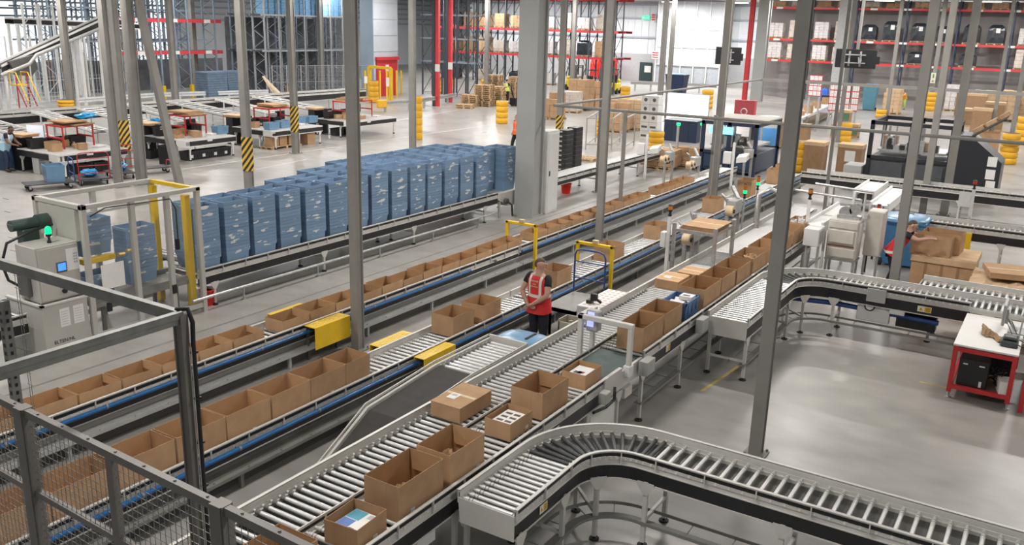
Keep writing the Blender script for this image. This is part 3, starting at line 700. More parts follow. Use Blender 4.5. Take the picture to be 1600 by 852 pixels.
b6 = carton('open carton with dark crumpled paper, behind the small carton with printed pack', -5.17, 9.08, ZB, .46, .66, .35)
b7 = carton('small open carton with a white book, just before the green belt', -5.12, 10.13, ZB, .36, .48, .21)
b8 = carton('tall open carton just beyond the white scanner frame', -5.12, 12.06, ZB, .43, .78, .38)
b9 = carton('open carton between the scanner frame carton and the blue book crate', -5.17, 12.96, ZB, .46, .72, .35)
b11 = carton('open carton right behind the blue book crate', -5.12, 14.6, ZB, .48, .86, .38)
b12 = carton('second open carton beyond the blue book crate', -5.1, 15.45, ZB, .44, .76, .38)
b13 = carton('third open carton beyond the blue book crate', -5.1, 16.3, ZB, .46, .80, .37)
b14 = carton('fourth open carton beyond the blue book crate, paper poking out', -5.1, 17.3, ZB, .46, .86, .37)
b15 = carton('fifth open carton beyond the blue book crate, left of the broad near column', -5.1, 18.35, ZB, .46, .8, .36)
b15b = carton('sixth open carton beyond the blue book crate, half behind the broad near column', -5.1, 19.25, ZB, .46, .8, .36)
b16 = carton('open carton showing right of the broad near column, lower of two', -5.08, 20.15, ZB, .44, .78, .40)
b17 = carton('open carton of dark-printed packs right of the broad near column', -5.08, 21.05, ZB, .44, .85, .42)
b10 = carton('closed flat carton with white label on the inner lane, left of the open cartons', -5.93, 15.35, ZB, .46, .62, .17, closed=True, top_label=True)
b10b = carton('closed flat carton with no label, touching the labelled one on the inner lane', -5.75, 15.95, ZB, .46, .56, .19, closed=True)
# contents
def crumple(label, c, r, seed, m=KRAFT, sz=.75, name='crumpled_paper'):
    R = random.Random(seed); mb = MB(); n = 9; vs = []; fs = []
    for i in range(n+1):
        for j in range(14):
            th = PI*i/n; ph = 2*PI*j/14; q = r*(.62+.5*R.random()) if 0 < i < n else r*.8
            vs.append((q*math.sin(th)*math.cos(ph), q*math.sin(th)*math.sin(ph), q*sz*math.cos(th)))
    for i in range(n):
        for j in range(14): fs.append([i*14+j, (i+1)*14+j, (i+1)*14+(j+1) % 14, i*14+(j+1) % 14])
    zz = min(v[2] for v in vs); vs = [(a, b, c2-zz) for a, b, c2 in vs]
    mb.add(vs, fs, 0, False); return solo(name, MB(TM(*c)).add(vs, fs), m, label, 'paper', loc=c)
crumple('crumpled kraft paper lying deep in the largest open carton', (-5.15, 6.33, ZB+.012), .105, 3)
crumple('tall crumpled kraft ball in the carton after the largest one', (-5.12, 7.05, ZB+.012), .11, 5, sz=1.1)
crumple('dark crumpled paper in the carton behind the small printed pack', (-5.16, 9.1, ZB+.012), .11, 8)
crumple('kraft paper poking out of the fourth carton beyond the blue crate', (-5.1, 17.4, ZB+.10), .16, 11)
def pack(label, c, s, mats, rz=0, marks=(), name='book'):
    t = MB(); t.cb((0, 0, 0), s, 0, 0, .003)
    ob = solo(name, MB(TM(c[0], c[1], c[2], rz)).cb((0, 0, 0), s, 0, 0, .003), mats[0], label, 'book' if name == 'book' else 'pack', loc=c)
    if marks:
        mb = MB(TM(0, 0, 0, rz))
        for (u0, v0, u1, v1, m) in marks: mb.box((u0*s[0]/2, v0*s[1]/2, s[2]), (u1*s[0]/2, v1*s[1]/2, s[2]+.0015), m)
        mb.build('cover_print', mats[1:], ob, local=True)
    return ob
l = b1.location
pack('booklet with blue and teal cover filling the small carton', (l.x, l.y, l.z+.012), (.30, .36, .15), [PAPER, TEAL, BLUEPR, PAPERG, BLACK], 0, [(-.95, .1, .1, .95, 0), (-.95, -.95, .0, .05, 1), (.35, .5, .8, .9, 2), (.1, -.85, .5, -.6, 3)])
pack('white pack printed with rows of dark brown shapes in the small carton', (-5.13, 8.28, ZB+.012), (.27, .38, .16), [PAPER, mat('brown_print', (.09, .045, .03), .5)], 0, [(-.75, -.7, -.1, -.45, 0), (.1, -.7, .75, -.45, 0), (-.75, -.15, -.1, .1, 0), (.1, -.15, .75, .1, 0), (-.75, .4, -.1, .65, 0), (.1, .4, .75, .65, 0)], name='printed_pack')
pack('white book with dark title block in the small carton before the green belt', (-5.12, 10.13, ZB+.012), (.26, .34, .15), [PAPER, mat('dark_print', (.07, .07, .09), .5), mat('red_print', (.35, .06, .08), .5)], 0, [(-.6, -.7, .3, -.2, 0), (-.2, -.55, .5, -.1, 1)])
for i, (x, y) in enumerate(((-5.17, 20.85), (-5.0, 20.95), (-5.1, 21.2))):
    pack('%s dark-printed pack standing in the carton right of the broad column' % ORDN[i], (x, y, ZB+.02), (.10, .2, .42), [PAPER, BLACK], .1*i, [(-.7, -.8, .7, .5, 0)], name='printed_pack')
# blue crate of books on the main line
CRATE = mat('blue_crate_plastic', (.05, .13, .29), .42, noise=.06, rand=.04)
t = T('book_crate', 'blue plastic crate of white books standing between open cartons on the main line', 'crate', (-5.12, 13.72, ZB))
def crate_shell(wx, ly, h, tp=.03, th=.006):
    mb = MB(); a, b = wx/2, ly/2; A, B = a-tp, b-tp
    def ring(x, y, z): return [(-x, -y, z), (x, -y, z), (x, y, z), (-x, y, z)]
    vs = ring(A, B, 0)+ring(a-.01, b-.01, h-.05)+ring(a-.01-th, b-.01-th, h)+ring(A-th, B-th, th)
    for k in range(4):
        j = (k+1) % 4; mb.add(vs, [[k, j, 4+j, 4+k], [8+k, 8+j, 12+j, 12+k][::-1]])
    mb.add(vs, [[3, 2, 1, 0], [12, 13, 14, 15]])
    for (x0, y0, x1, y1) in ((-a, -b, a, -b+.018), (-a, b-.018, a, b), (-a, -b, -a+.018, b), (a-.018, -b, a, b)): mb.box((x0, y0, h-.05), (x1, y1, h))
    for sg in (-1, 1):
        for y in (-b*.6, 0, b*.6): mb.box((sg*(a-.012)-.006, y-.012, h*.35), (sg*(a-.012)+.006, y+.012, h-.05))
    return mb
crate_shell(.44, .62, .32).build('shell', CRATE, t, local=True)
mb = MB(); mb.box((-.226, -.10, .10), (-.205, .12, .18)); mb.build('grip', CRATE, t, local=True)
for i, (x, y, s, z) in enumerate(((.06, .12, (.22, .2, .07), .27), (-.04, -.1, (.25, .22, .06), .2), (-.06, .14, (.2, .2, .05), .2))):
    pack('%s white book from the far end in the blue crate' % ORDN[i], (-5.12+x, 13.72+y, ZB+z-.19 if False else ZB+z), s, [PAPER, mat('brown_print', (.09, .045, .03), .5)], .15*i, [(-.6, -.6, .5, .1, 0)] if i == 0 else ())
pack('pile of white paper blocks filling the bottom of the blue crate', (-5.12, 13.72, ZB+.008), (.34, .5, .19), [PAPER], 0, name='paper_block')
# blue-piped line nearer the camera
ZC = ZL+.004
rows = [(2.62, .74), (3.38, .74), (4.14, .74), (4.9, .74), (5.68, .74), (6.44, .72), (7.18, .72), (7.92, .70), (8.63, .70), (9.25, .52)]
for i, (yc, ln) in enumerate(rows[::-1]):
    carton('open brown carton in the unbroken row on the blue-piped line, %s from its far end' % ORDN[i], -8.55, yc-.08, ZC, .45, ln, .37, sticker=(.1, .02, .03) if i % 2 else None)
for lab, yc, ln, h in (('nearer of two open cartons side by side on the blue-piped line by the bin', 11.86, .62, .36), ('farther of two open cartons side by side on the blue-piped line by the bin', 12.74, .60, .34), ('open carton half hidden behind the red-vested worker', 15.45, .62, .36), ('open carton just beyond the yellow hoop of the middle line', 18.0, .64, .36), ('open carton left of the white post with the amber lamp', 20.75, .66, .36), ('open carton standing upright behind the taping table', 24.9, .6, .42), ('tall open carton between the two green beacon posts', 28.0, .55, .55), ('carton near the far end of the blue-piped line, left one', 31.2, .6, .5), ('carton near the far end of the blue-piped line, right one', 32.2, .6, .55)):
    carton(lab, -8.55, yc, ZC, .46, ln, h)
# low cartons along the tote row
def lowrow(y0, y1, ln, nm, x=-11.0, h=.20):
    n = max(1, int(round((y1-y0)/ln))); ln = (y1-y0)/n
    for i in range(n): carton('low open carton, %s along the %s' % (ORDN[i], nm), x+.02, y0+ln*(i+.5), ZC, .44, ln-.03, h+rnd.uniform(-.01, .02), sticker=(rnd.uniform(-.2, .2), .015, .028) if y0 < 9 else None, simple=y0 > 9)
lowrow(4.3, 9.6, .66, 'row before the step guards')
lowrow(10.0, 17.75, .64, 'row between guards and hoop')
lowrow(18.35, 25.4, .62, 'row beyond the hoop')
lowrow(26.2, 29.2, .62, 'far row by the taping machine')
# ---------------------------------------------------------------- totes
def tote_mat():
    m = bpy.data.materials.new('blue_tote_with_torn_labels'); m.use_nodes = True; nt = m.node_tree; L = nt.links.new; b = nt.nodes['Principled BSDF']
    tc = nt.nodes.new('ShaderNodeTexCoord'); oi = nt.nodes.new('ShaderNodeObjectInfo')
    mp = nt.nodes.new('ShaderNodeMapping'); mp.inputs['Scale'].default_value = (1, 3.4, 12); L(tc.outputs['Object'], mp.inputs['Vector'])
    cx = nt.nodes.new('ShaderNodeCombineXYZ'); mu = nt.nodes.new('ShaderNodeMath'); mu.operation = 'MULTIPLY'; mu.inputs[1].default_value = 97
    L(oi.outputs['Random'], mu.inputs[0]); L(mu.outputs[0], cx.inputs[0]); L(mu.outputs[0], cx.inputs[1])
    ad = nt.nodes.new('ShaderNodeVectorMath'); ad.operation = 'ADD'; L(mp.outputs['Vector'], ad.inputs[0]); L(cx.outputs[0], ad.inputs[1])
    n = nt.nodes.new('ShaderNodeTexNoise'); n.inputs['Scale'].default_value = 1.0; n.inputs['Detail'].default_value = 2.5; L(ad.outputs[0], n.inputs['Vector'])
    # torn paper stays in the middle of the long faces
    sp = nt.nodes.new('ShaderNodeSeparateXYZ'); L(tc.outputs['Object'], sp.inputs[0])
    ab = nt.nodes.new('ShaderNodeMath'); ab.operation = 'ABSOLUTE'; L(sp.outputs['Y'], ab.inputs[0])
    mr = nt.nodes.new('ShaderNodeMapRange'); mr.inputs['From Min'].default_value = .05; mr.inputs['From Max'].default_value = .32; mr.inputs['To Min'].default_value = .05; mr.inputs['To Max'].default_value = -.07; L(ab.outputs[0], mr.inputs['Value'])
    s2 = nt.nodes.new('ShaderNodeMath'); s2.operation = 'ADD'; L(n.outputs['Fac'], s2.inputs[0]); L(mr.outputs['Result'], s2.inputs[1])
    g = nt.nodes.new('ShaderNodeMath'); g.operation = 'GREATER_THAN'; g.inputs[1].default_value = .632; L(s2.outputs[0], g.inputs[0])
    xa = nt.nodes.new('ShaderNodeMath'); xa.operation = 'GREATER_THAN'; xa.inputs[1].default_value = .19; L(sp.outputs['X'], xa.inputs[0])
    gm = nt.nodes.new('ShaderNodeMath'); gm.operation = 'MULTIPLY'; L(g.outputs[0], gm.inputs[0]); L(xa.outputs[0], gm.inputs[1])
    mx = nt.nodes.new('ShaderNodeMixRGB'); mx.inputs['Color1'].default_value = (.175, .275, .41, 1); mx.inputs['Color2'].default_value = (.66, .68, .69, 1)
    hs = nt.nodes.new('ShaderNodeHueSaturation'); hs.inputs['Color'].default_value = (.175, .275, .41, 1)
    r2 = nt.nodes.new('ShaderNodeMapRange'); r2.inputs['To Min'].default_value = .88; r2.inputs['To Max'].default_value = 1.12; L(oi.outputs['Random'], r2.inputs['Value']); L(r2.outputs['Result'], hs.inputs['Value']); L(hs.outputs['Color'], mx.inputs['Color1'])
    L(gm.outputs[0], mx.inputs['Fac']); L(mx.outputs['Color'], b.inputs['Base Color']); b.inputs['Roughness'].default_value = .48
    return m
TOTE = tote_mat()
def tote_mesh():
    mb = MB(); a, b, h = .21, .32, .30
    def ring(x, y, z): return [(-x, -y, z), (x, -y, z), (x, y, z), (-x, y, z)]
    A, B = a-.034, b-.034
    B -= .006; vs = ring(A, B, 0)+ring(a-.016, b-.022, h-.07)+ring(a, b-.006, h-.07)+ring(a, b-.006, h)+ring(a-.011, b-.017, h)+ring(A-.004, B-.004, .005)
    for lv in range(5):
        for k in range(4):
            j = (k+1) % 4; mb.add(vs, [[lv*4+k, lv*4+j, lv*4+4+j, lv*4+4+k]])
    mb.add(vs, [[3, 2, 1, 0], [20, 21, 22, 23]])
    for sg in (-1, 1):   # lip and ribs of the short ends
        mb.box((-a, sg*(b-.008)-.009, h-.022), (a, sg*(b-.008)+.009, h))
        for x in (-.1, .1): mb.box((x-.008, sg*(b-.011)-.006, h-.07), (x+.008, sg*(b-.011)+.006, h-.02))
    return mb
TME = tote_mesh().mesh('storage_tote', [TOTE])
NT = [0]
def tote(x, y, z, label, group, rz=0):
    o = bpy.data.objects.new('storage_tote', TME); COL.objects.link(o); o.location = (x, y, z); o.rotation_euler = (0, 0, rz); tag(o, label, 'tote', group); NT[0] += 1
    return o
PT = .0745
restm = MB()
def stack(x, y, n, nm, z=.752, indiv=99, first=None):
    ox, oy = rnd.uniform(-.012, .012), rnd.uniform(-.015, .015)
    for k in range(n):
        fromtop = n-1-k
        jx, jy = ox+rnd.uniform(-.0006, .0006), oy+rnd.uniform(-.0006, .0006)
        if fromtop < indiv:
            tote(x+jx, y+jy, z+k*PT, ('topmost blue tote of ' if fromtop == 0 else 'blue nested tote, %s down in ' % ORDN[fromtop])+nm, 'blue totes in stacks')
        else:
            restm.add(tote_src.v, tote_src.f, 0, False, TM(x+jx, y+jy, z+k*PT))
tote_src = tote_mesh()
XF = -14.45-.21
for k in range(14): stack(XF, 11.85+.765*k-.32, 15, 'the %s front stack from the lift frame' % ORDN[k])
stack(XF-.12, 23.2, 15, 'the lone front stack before the pillar', indiv=15)
ys2 = [11.55+.72*k for k in range(17)]
for k, y in enumerate(ys2):
    deep = 14 if k in (15, 16) else 1
    stack(XF-.47, y+.15, 15, 'the %s stack in the second row' % ORDN[k], indiv=deep)
    if y > 13.9 and k < 16: stack(XF-.93, y+.2, 15, 'the %s stack in the third row' % ORDN[k-4 if k > 3 else 0], indiv=1)
    if y > 15.3 and k < 16: stack(XF-1.39, y+.25, 15, 'the %s stack in the fourth row' % ORDN[max(0, k-6)], indiv=1)
    if y > 17.0 and k < 15: stack(XF-1.85, y+.3, 15, 'the %s stack in the rearmost row' % ORDN[max(0, k-8)], indiv=1)
tag(solo('storage_tote_mass', restm, TOTE, 'the lower blue totes of the rear stacks, mostly hidden behind the front row', 'totes'), kind='stuff')
# ---------------------------------------------------------------- people
SKIN = mat('skin', (.56, .33, .24), .55, noise=.05, scale=20)
SKIND = mat('darker_skin', (.20, .105, .07), .55, noise=.05, scale=20)
LIP = mat('lips', (.40, .16, .13), .5); EYEW = mat('eye_white', (.75, .73, .7), .3); IRIS = mat('iris', (.05, .04, .03), .3)
HAIRB = mat('cropped_brown_hair', (.10, .065, .045), .8, noise=.2, scale=60)
HAIRD = mat('dark_hair', (.018, .014, .012), .6)
TEE = mat('black_tee', (.012, .013, .018), .8); TROU = mat('navy_trousers', (.014, .016, .026), .8, noise=.15, scale=8); TROUB = mat('black_trousers', (.012, .012, .013), .8)
SHOE = mat('black_shoe', (.015, .015, .015), .5)
def skin_geo(nodes, edges, subdiv=2):
    """one smooth skin grown over joints; nodes = [(pos, rx, ry)]"""
    me = bpy.data.meshes.new('tmp'); me.from_pydata([n[0] for n in nodes], edges, [])
    ob = bpy.data.objects.new('tmp', me); COL.objects.link(ob)
    ob.modifiers.new('s', 'SKIN'); sv = me.skin_vertices[0].data
    for i, n in enumerate(nodes): sv[i].radius = (n[1]*1.2, (n[2] if len(n) > 2 else n[1])*1.2); sv[i].use_root = (i == 0)
    ob.modifiers['s'].use_smooth_shade = True; ob.modifiers['s'].branch_smoothing = .6
    sb = ob.modifiers.new('u', 'SUBSURF'); sb.levels = subdiv; sb.render_levels = subdiv
    bpy.context.view_layer.update()
    r = bpy.data.meshes.new_from_object(ob.evaluated_get(bpy.context.evaluated_depsgraph_get()))
    vs = [tuple(v.co) for v in r.vertices]; fs = [list(p.vertices) for p in r.polygons]
    bpy.data.objects.remove(ob); bpy.data.meshes.remove(me); bpy.data.meshes.remove(r)
    return vs, fs
V = Vector
def hi_vis(name, base, band, zb, xs, band2=None, w=.03, zmin=0):
    """vest cloth: base colour with reflective tape woven in: one waist band and two braces"""
    m = bpy.data.materials.new(name); m.use_nodes = True; nt = m.node_tree; L = nt.links.new; b = nt.nodes['Principled BSDF']
    tc = nt.nodes.new('ShaderNodeTexCoord'); sp = nt.nodes.new('ShaderNodeSeparateXYZ'); L(tc.outputs['Object'], sp.inputs[0])
    def near(src, c, ww, ab=False):
        if ab:
            q = nt.nodes.new('ShaderNodeMath'); q.operation = 'ABSOLUTE'; L(src, q.inputs[0]); src = q.outputs[0]
        q = nt.nodes.new('ShaderNodeMath'); q.operation = 'COMPARE'; q.inputs[1].default_value = c; q.inputs[2].default_value = ww; L(src, q.inputs[0]); return q.outputs[0]
    def op(o, a, c):
        q = nt.nodes.new('ShaderNodeMath'); q.operation = o
        L(a, q.inputs[0]); (L(c, q.inputs[1]) if not isinstance(c, float) else setattr(q.inputs[1], 'default_value', c)); return q.outputs[0]
    f = near(sp.outputs['Z'], zb, w)
    if band2: f = op('MAXIMUM', f, near(sp.outputs['Z'], band2, w))
    if xs: f = op('MAXIMUM', f, op('MULTIPLY', near(sp.outputs['X'], xs, w*.85, True), op('GREATER_THAN', sp.outputs['Z'], float(zb))))
    mx = nt.nodes.new('ShaderNodeMixRGB'); mx.inputs['Color1'].default_value = (*base, 1); mx.inputs['Color2'].default_value = (*band, 1)
    L(f, mx.inputs['Fac']); L(mx.outputs['Color'], b.inputs['Base Color']); b.inputs['Roughness'].default_value = .65
    return m
def person(name, label, loc, rz, H, pose, vest, skin=SKIN, hair=HAIRB, trou=TROU, tee=TEE, sleeves=True, hem=.80, long_hair=False):
    """pose: joints in metres for a 1.78 m figure facing +Y"""
    k = H/1.78; J = {a: V(b)*k for a, b in pose.items() if isinstance(b, tuple)}
    t = T(name, label, 'person', loc, rz)
    body = []; E = []
    def n(p, rx, ry=None): body.append((V(p), rx*k, (rx if ry is None else ry)*k)); return len(body)-1
    def chain(a, *ids):
        for i in ids: E.append((a, i)); a = i
        return a
    pel = n(J['pelvis'], .125, .095); bel = n(J['belly'], .125, .095); che = n(J['chest'], .15, .105); nk = n(J['neck'], .062)
    chain(pel, bel, che, nk)
    hb, ht = J['head0'], J['head1']; ax = (ht-hb).normalized()
    jaw = n(hb.lerp(ht, .02), .062, .064); sk0 = n(hb.lerp(ht, .38), .08, .094); sk1 = n(hb.lerp(ht, .72), .082, .098); sk2 = n(hb.lerp(ht, .98), .05, .06)
    chain(nk, jaw, sk0, sk1, sk2)
    hands = {}
    for s in ('l', 'r'):
        sh = n(J['sh_'+s], .058); up = n(J['sh_'+s].lerp(J['el_'+s], .5), .05); el = n(J['el_'+s], .042); fo = n(J['el_'+s].lerp(J['wr_'+s], .35), .042); wr = n(J['wr_'+s], .028)
        chain(che, sh, up, el, fo, wr)
        d = (J['hd_'+s]-J['wr_'+s]).normalized(); side = V(pose.get('th_'+s, (1 if s == 'l' else -1, 0, 0))); side = (side-d*side.dot(d)).normalized(); pn = d.cross(side)
        w0 = J['wr_'+s]; cur = pose.get('curl_'+s, .5)
        pc = n(w0+d*.045*k, .034, .018); pk = n(w0+d*.085*k, .036, .015); chain(wr, pc, pk)
        def curlpts(root, L, c, dd):
            pts = [root]; a = 0
            for j, fr in enumerate((.42, .32, .26)):
                a += c*(.5+.5*j); v = dd*math.cos(a)+pn*math.sin(a)*(1 if s == 'l' else -1)*pose.get('cs_'+s, 1); pts.append(pts[-1]+v*(L*fr))
            return pts
        for fi, (off, L) in enumerate(((.027, .072), (.009, .082), (-.009, .076), (-.026, .058))):
            pts = curlpts(w0+d*.092*k+side*off*k, L*k, cur, (d+side*off*1.6).normalized())
            chain(pk, *[n(p, .0085-.0008*j) for j, p in enumerate(pts)])
        pts = curlpts(w0+d*.04*k+side*.03*k, .062*k, cur*.5, (d*.75+side*.75).normalized())
        chain(pc, *[n(p, .0105-.001*j) for j, p in enumerate(pts[:3])])
        hp = n(J['hip_'+s], .082, .085); th = n(J['hip_'+s].lerp(J['kn_'+s], .5), .074); kn = n(J['kn_'+s], .052); ca = n(J['kn_'+s].lerp(J['an_'+s], .35), .054); an = n(J['an_'+s], .036); heel = J['an_'+s]
        to = n(J['toe_'+s], .03, .03)
        chain(pel, hp, th, kn, ca, an, to)
    vs, fs = skin_geo(body, E, 2)
    mb = MB(); mb.add(vs, fs, 0, True)
    # face: nose, brow, lips, ears, eyes grown into the same mesh
    fw = V(pose['face']).normalized(); fw = (fw-ax*fw.dot(ax)).normalized(); rt = fw.cross(ax); c = hb.lerp(ht, .45)
    hh = (ht-hb).length
    P = lambda u, f, z: c+rt*u*k+fw*f*k+ax*z*k
    mb.cyl(P(0, .078, .03), P(0, .112, -.012), .009*k, 8, 0, .017*k); mb.sphere(P(0, .108, -.014), .016*k, 0, 8)
    mb.sphere(P(0, .062, -.088), .036*k, 0, 8)
    for sg in (-1, 1):
        mb.sphere(P(sg*.033, .084, .026), .0125*k, 1, 8); mb.sphere(P(sg*.033, .0935, .026), .006*k, 2, 6)
        mb.cyl(P(sg*.014, .092, .047), P(sg*.052, .078, .045), .007*k, 6, 3)
        mb.cyl(P(sg*.074, .0, .018), P(sg*.094, -.012, .022), .026*k, 10, 0, .030*k); mb.sphere(P(sg*.086, -.002, -.012), .014*k, 0, 6)
    mb.cyl(P(-.024, .091, -.052), P(.024, .091, -.052), .0065*k, 6, 4)
    mb.build('body', [skin, EYEW, IRIS, hair, LIP], t, local=True)
    # hair cap over the back and top of the skull
    hm = MB(); nn = 14
    Q = []; F = []
    for i in range(nn+1):
        for j in range(20):
            th = .62*PI*i/nn; ph = 2*PI*j/20; fr = math.cos(ph)   # fr=1 towards the face
            th2 = th*(.62 if fr > .3 else (.62+.38*(.3-fr)/1.0 if fr > -.7 else 1.0)) if not long_hair else th*(.6 if fr > .35 else 1.15)
            rr = .1015 if not long_hair else .108
            Q.append(c+ax*(.018*k)+fw*(-.010*k)+(fw*fr*math.sin(th2)*1.0+rt*math.sin(ph)*math.sin(th2)*.86)*rr*k+ax*math.cos(th2)*rr*1.06*k)
    for i in range(nn):
        for j in range(20): F.append([i*20+j, (i+1)*20+j, (i+1)*20+(j+1) % 20, i*20+(j+1) % 20])
    hm.add(Q, F, 0, True); hm.build('hair', hair, t, local=True)
    # clothes follow the joints
    def cloth(name, nodes, edges, m, sub=2):
        vs, fs = skin_geo([(V(p), a*k, b*k) for p, a, b in nodes], edges, sub); q = MB(); q.add(vs, fs, 0, True); return q.build(name, m, t, local=True)
    N = [(J['pelvis']+V((0, 0, .0)), .118, .095)]; Ed = []
    for s in ('l', 'r'):
        b = len(N); N += [(J['hip_'+s], .098, .098), (J['hip_'+s].lerp(J['kn_'+s], .5), .088, .088), (J['kn_'+s], .07, .07), (J['kn_'+s].lerp(J['an_'+s], .5), .066, .066), (J['an_'+s].lerp(J['kn_'+s], .06), .058, .058)]
        Ed += [(0, b), (b, b+1), (b+1, b+2), (b+2, b+3), (b+3, b+4)]
    cloth('trousers', N, Ed, trou)
    for s in ('l', 'r'):
        a, o = J['an_'+s], J['toe_'+s]
        cloth('shoe', [(a.lerp(o, -.25)-V((0, 0, .035*k)), .042, .040), (a.lerp(o, .4)-V((0, 0, .02*k)), .044, .04), (o, .044, .034), (o+(o-a)*.2-V((0, 0, .01*k)), .032, .024)], [(0, 1), (1, 2), (2, 3)], SHOE)
    lat = (J['sh_r']-J['sh_l']).normalized(); sm_ = (J['sh_l']+J['sh_r'])/2
    def loft(secs, n=28):
        vs = []; fs = []
        for p, w_, d_ in secs:
            up = (J['chest']-J['pelvis']).normalized(); fwd = up.cross(lat).normalized()
            for i in range(n):
                an = 2*PI*i/n; c_, s_ = math.cos(an), math.sin(an); e = (abs(c_)**2.6+abs(s_)**2.6)**(1/2.6)
                vs.append(tuple(V(p)+lat*(c_/e*w_*k)+fwd*(s_/e*d_*k)))
        for q in range(len(secs)-1): fs += [[q*n+i, q*n+(i+1) % n, (q+1)*n+(i+1) % n, (q+1)*n+i] for i in range(n)]
        return vs, fs
    up = (J['chest']-J['pelvis']).normalized()
    def torso(hem_, g):
        return [(J['pelvis']-up*hem_*k, .212+g, .168+g), (J['pelvis'], .203+g, .158+g), (J['belly'], .186+g, .134+g), (J['belly'].lerp(J['chest'], .55), .19+g, .13+g), (J['chest'], .202+g, .13+g), (J['chest'].lerp(sm_, .55), .205+g, .115+g), (sm_+up*.005*k, .165+g, .085+g), (sm_.lerp(J['neck'], .45), .105+g, .07+g), (J['neck'].lerp(J['head0'], .1), .062+g, .06+g)]
    q = MB(); q.add(*loft(torso(-.03, -.014)), 0, True)
    for s in ('l', 'r'):
        e = .58 if sleeves else .98
        N = [(J['sh_'+s].lerp(sm_, .3), .075, .075), (J['sh_'+s], .068, .068), (J['sh_'+s].lerp(J['el_'+s], .35), .062, .062), (J['sh_'+s].lerp(J['el_'+s], e), .06, .06)]; Ed = [(0, 1), (1, 2), (2, 3)]
        if not sleeves: N += [(J['el_'+s].lerp(J['wr_'+s], .9), .045, .045)]; Ed += [(3, 4)]
        q.add(*skin_geo([(V(p), a*k, b*k) for p, a, b in N], Ed, 2), 0, True)
    q.build('shirt', tee, t, local=True)
    q = MB(); sec = torso(.95-hem, .018); q.add(*loft(sec[:7]+[(sm_.lerp(J['neck'], .30)+up*.012*k, .125, .09)]), 0, True); q.build('vest', vest, t, local=True)
    return t
STAND = dict(pelvis=(0, 0, .96), belly=(0, .0, 1.12), chest=(0, -.005, 1.33), neck=(0, -.01, 1.49), head0=(0, .015, 1.565), head1=(0, .01, 1.745), face=(0, 1, 0),
    sh_l=(-.195, -.01, 1.44), sh_r=(.195, -.01, 1.44), el_l=(-.25, -.03, 1.15), el_r=(.25, -.03, 1.15), wr_l=(-.26, .05, .91), wr_r=(.26, .05, .91), hd_l=(-.26, .07, .82), hd_r=(.26, .07, .82),
    th_l=(.3, 1, 0), th_r=(-.3, 1, 0), hip_l=(-.095, 0, .91), hip_r=(.095, 0, .91), kn_l=(-.11, .02, .50), kn_r=(.11, .02, .50), an_l=(-.115, -.03, .09), an_r=(.115, -.03, .09), toe_l=(-.135, .13, .04), toe_r=(.135, .13, .04))
def pose(**k): d = dict(STAND); d.update(k); return d
REDV = hi_vis('red_hi_vis', (.72, .035, .035), (.78, .74, .66), 1.14, .115, w=.028)
clasp = pose(face=(.62, .75, 0), el_l=(-.27, -.15, 1.17), el_r=(.27, -.15, 1.17), wr_l=(-.075, -.225, .955), wr_r=(.035, -.255, .985), hd_l=(.02, -.235, .93), hd_r=(-.06, -.27, .94), th_l=(0, -.4, 1), th_r=(0, -.3, 1), curl_l=.35, curl_r=.6, cs_l=-1)
MAINP = person('person', 'person in a red hi-vis vest standing between carton lines, hands clasped behind the back', (-7.56, 13.12, 0), math.radians(-6), 1.82, clasp, REDV, hem=.79)
# faded print on the back of the vest: rows of small cream blocks
mb = MB(); R9 = random.Random(4)
for row, (z, w0, hgt_) in enumerate(((1.405, .075, .022), (1.35, .035, .020), (1.305, .075, .022))):
    x = -w0
    while x < w0:
        ww = R9.uniform(.008, .015); mb.box((x, -.166, z), (min(w0, x+ww), -.12, z+hgt_*R9.uniform(.7, 1))); x += ww+.005
mb.build('vest_print', mat('cream_print', (.62, .52, .36), .7), MAINP, local=True)
OR = hi_vis('orange_hi_vis', (.90, .13, .03), (.85, .30, .16), 1.08, .1, w=.03)
wlk = pose(face=(-.2, 1, -.1), kn_r=(.11, .14, .52), an_r=(.11, .2, .13), toe_r=(.12, .36, .06), kn_l=(-.11, -.05, .5), an_l=(-.11, -.22, .12), toe_l=(-.12, -.08, .04), el_r=(.27, -.06, 1.16), wr_r=(.33, .03, .93), hd_r=(.35, .06, .84))
p = at(808, 180, 1.74); person('person', 'person in an orange vest and cap walking past the far end of the totes', (p.x, p.y, 0), math.radians(150), 1.78, wlk, OR, trou=TROUB, hem=.86)
LIME = hi_vis('lime_hi_vis', (.62, .78, .08), (.80, .85, .5), 1.1, .12)
p = at(792.5, 124, 1.76); person('person', 'person in a lime vest standing beside the stacked pallets', (p.x, p.y, 0), math.radians(-20), 1.78, pose(el_r=(.22, .1, 1.15), wr_r=(.2, .32, 1.05), hd_r=(.19, .41, 1.04)), LIME, trou=TROUB, hair=HAIRD, hem=.9)
LBL = hi_vis('pale_blue_hi_vis', (.42, .66, .82), (.82, .86, .9), 1.12, .12)
lean = pose(pelvis=(0, -.06, .95), belly=(0, .0, 1.10), chest=(0, .10, 1.29), neck=(0, .17, 1.43), head0=(0, .23, 1.49), head1=(0, .29, 1.66), face=(0, .8, -.5), sh_l=(-.175, .13, 1.39), sh_r=(.175, .13, 1.39), el_l=(-.24, .22, 1.12), el_r=(.24, .22, 1.12), wr_l=(-.15, .42, 1.02), wr_r=(.15, .42, 1.02), hd_l=(-.12, .51, 1.0), hd_r=(.12, .51, 1.0), hip_l=(-.095, -.06, .90), hip_r=(.095, -.06, .90))
p = at(25, 269); person('person', 'person in a pale blue vest working at the far left packing bench', (p.x-.25, p.y-.1, 0), math.radians(-62), 1.78, lean, LBL, skin=SKIND, hair=HAIRD, trou=mat('dark_blue_jeans', (.02, .04, .09), .8), hem=.82)
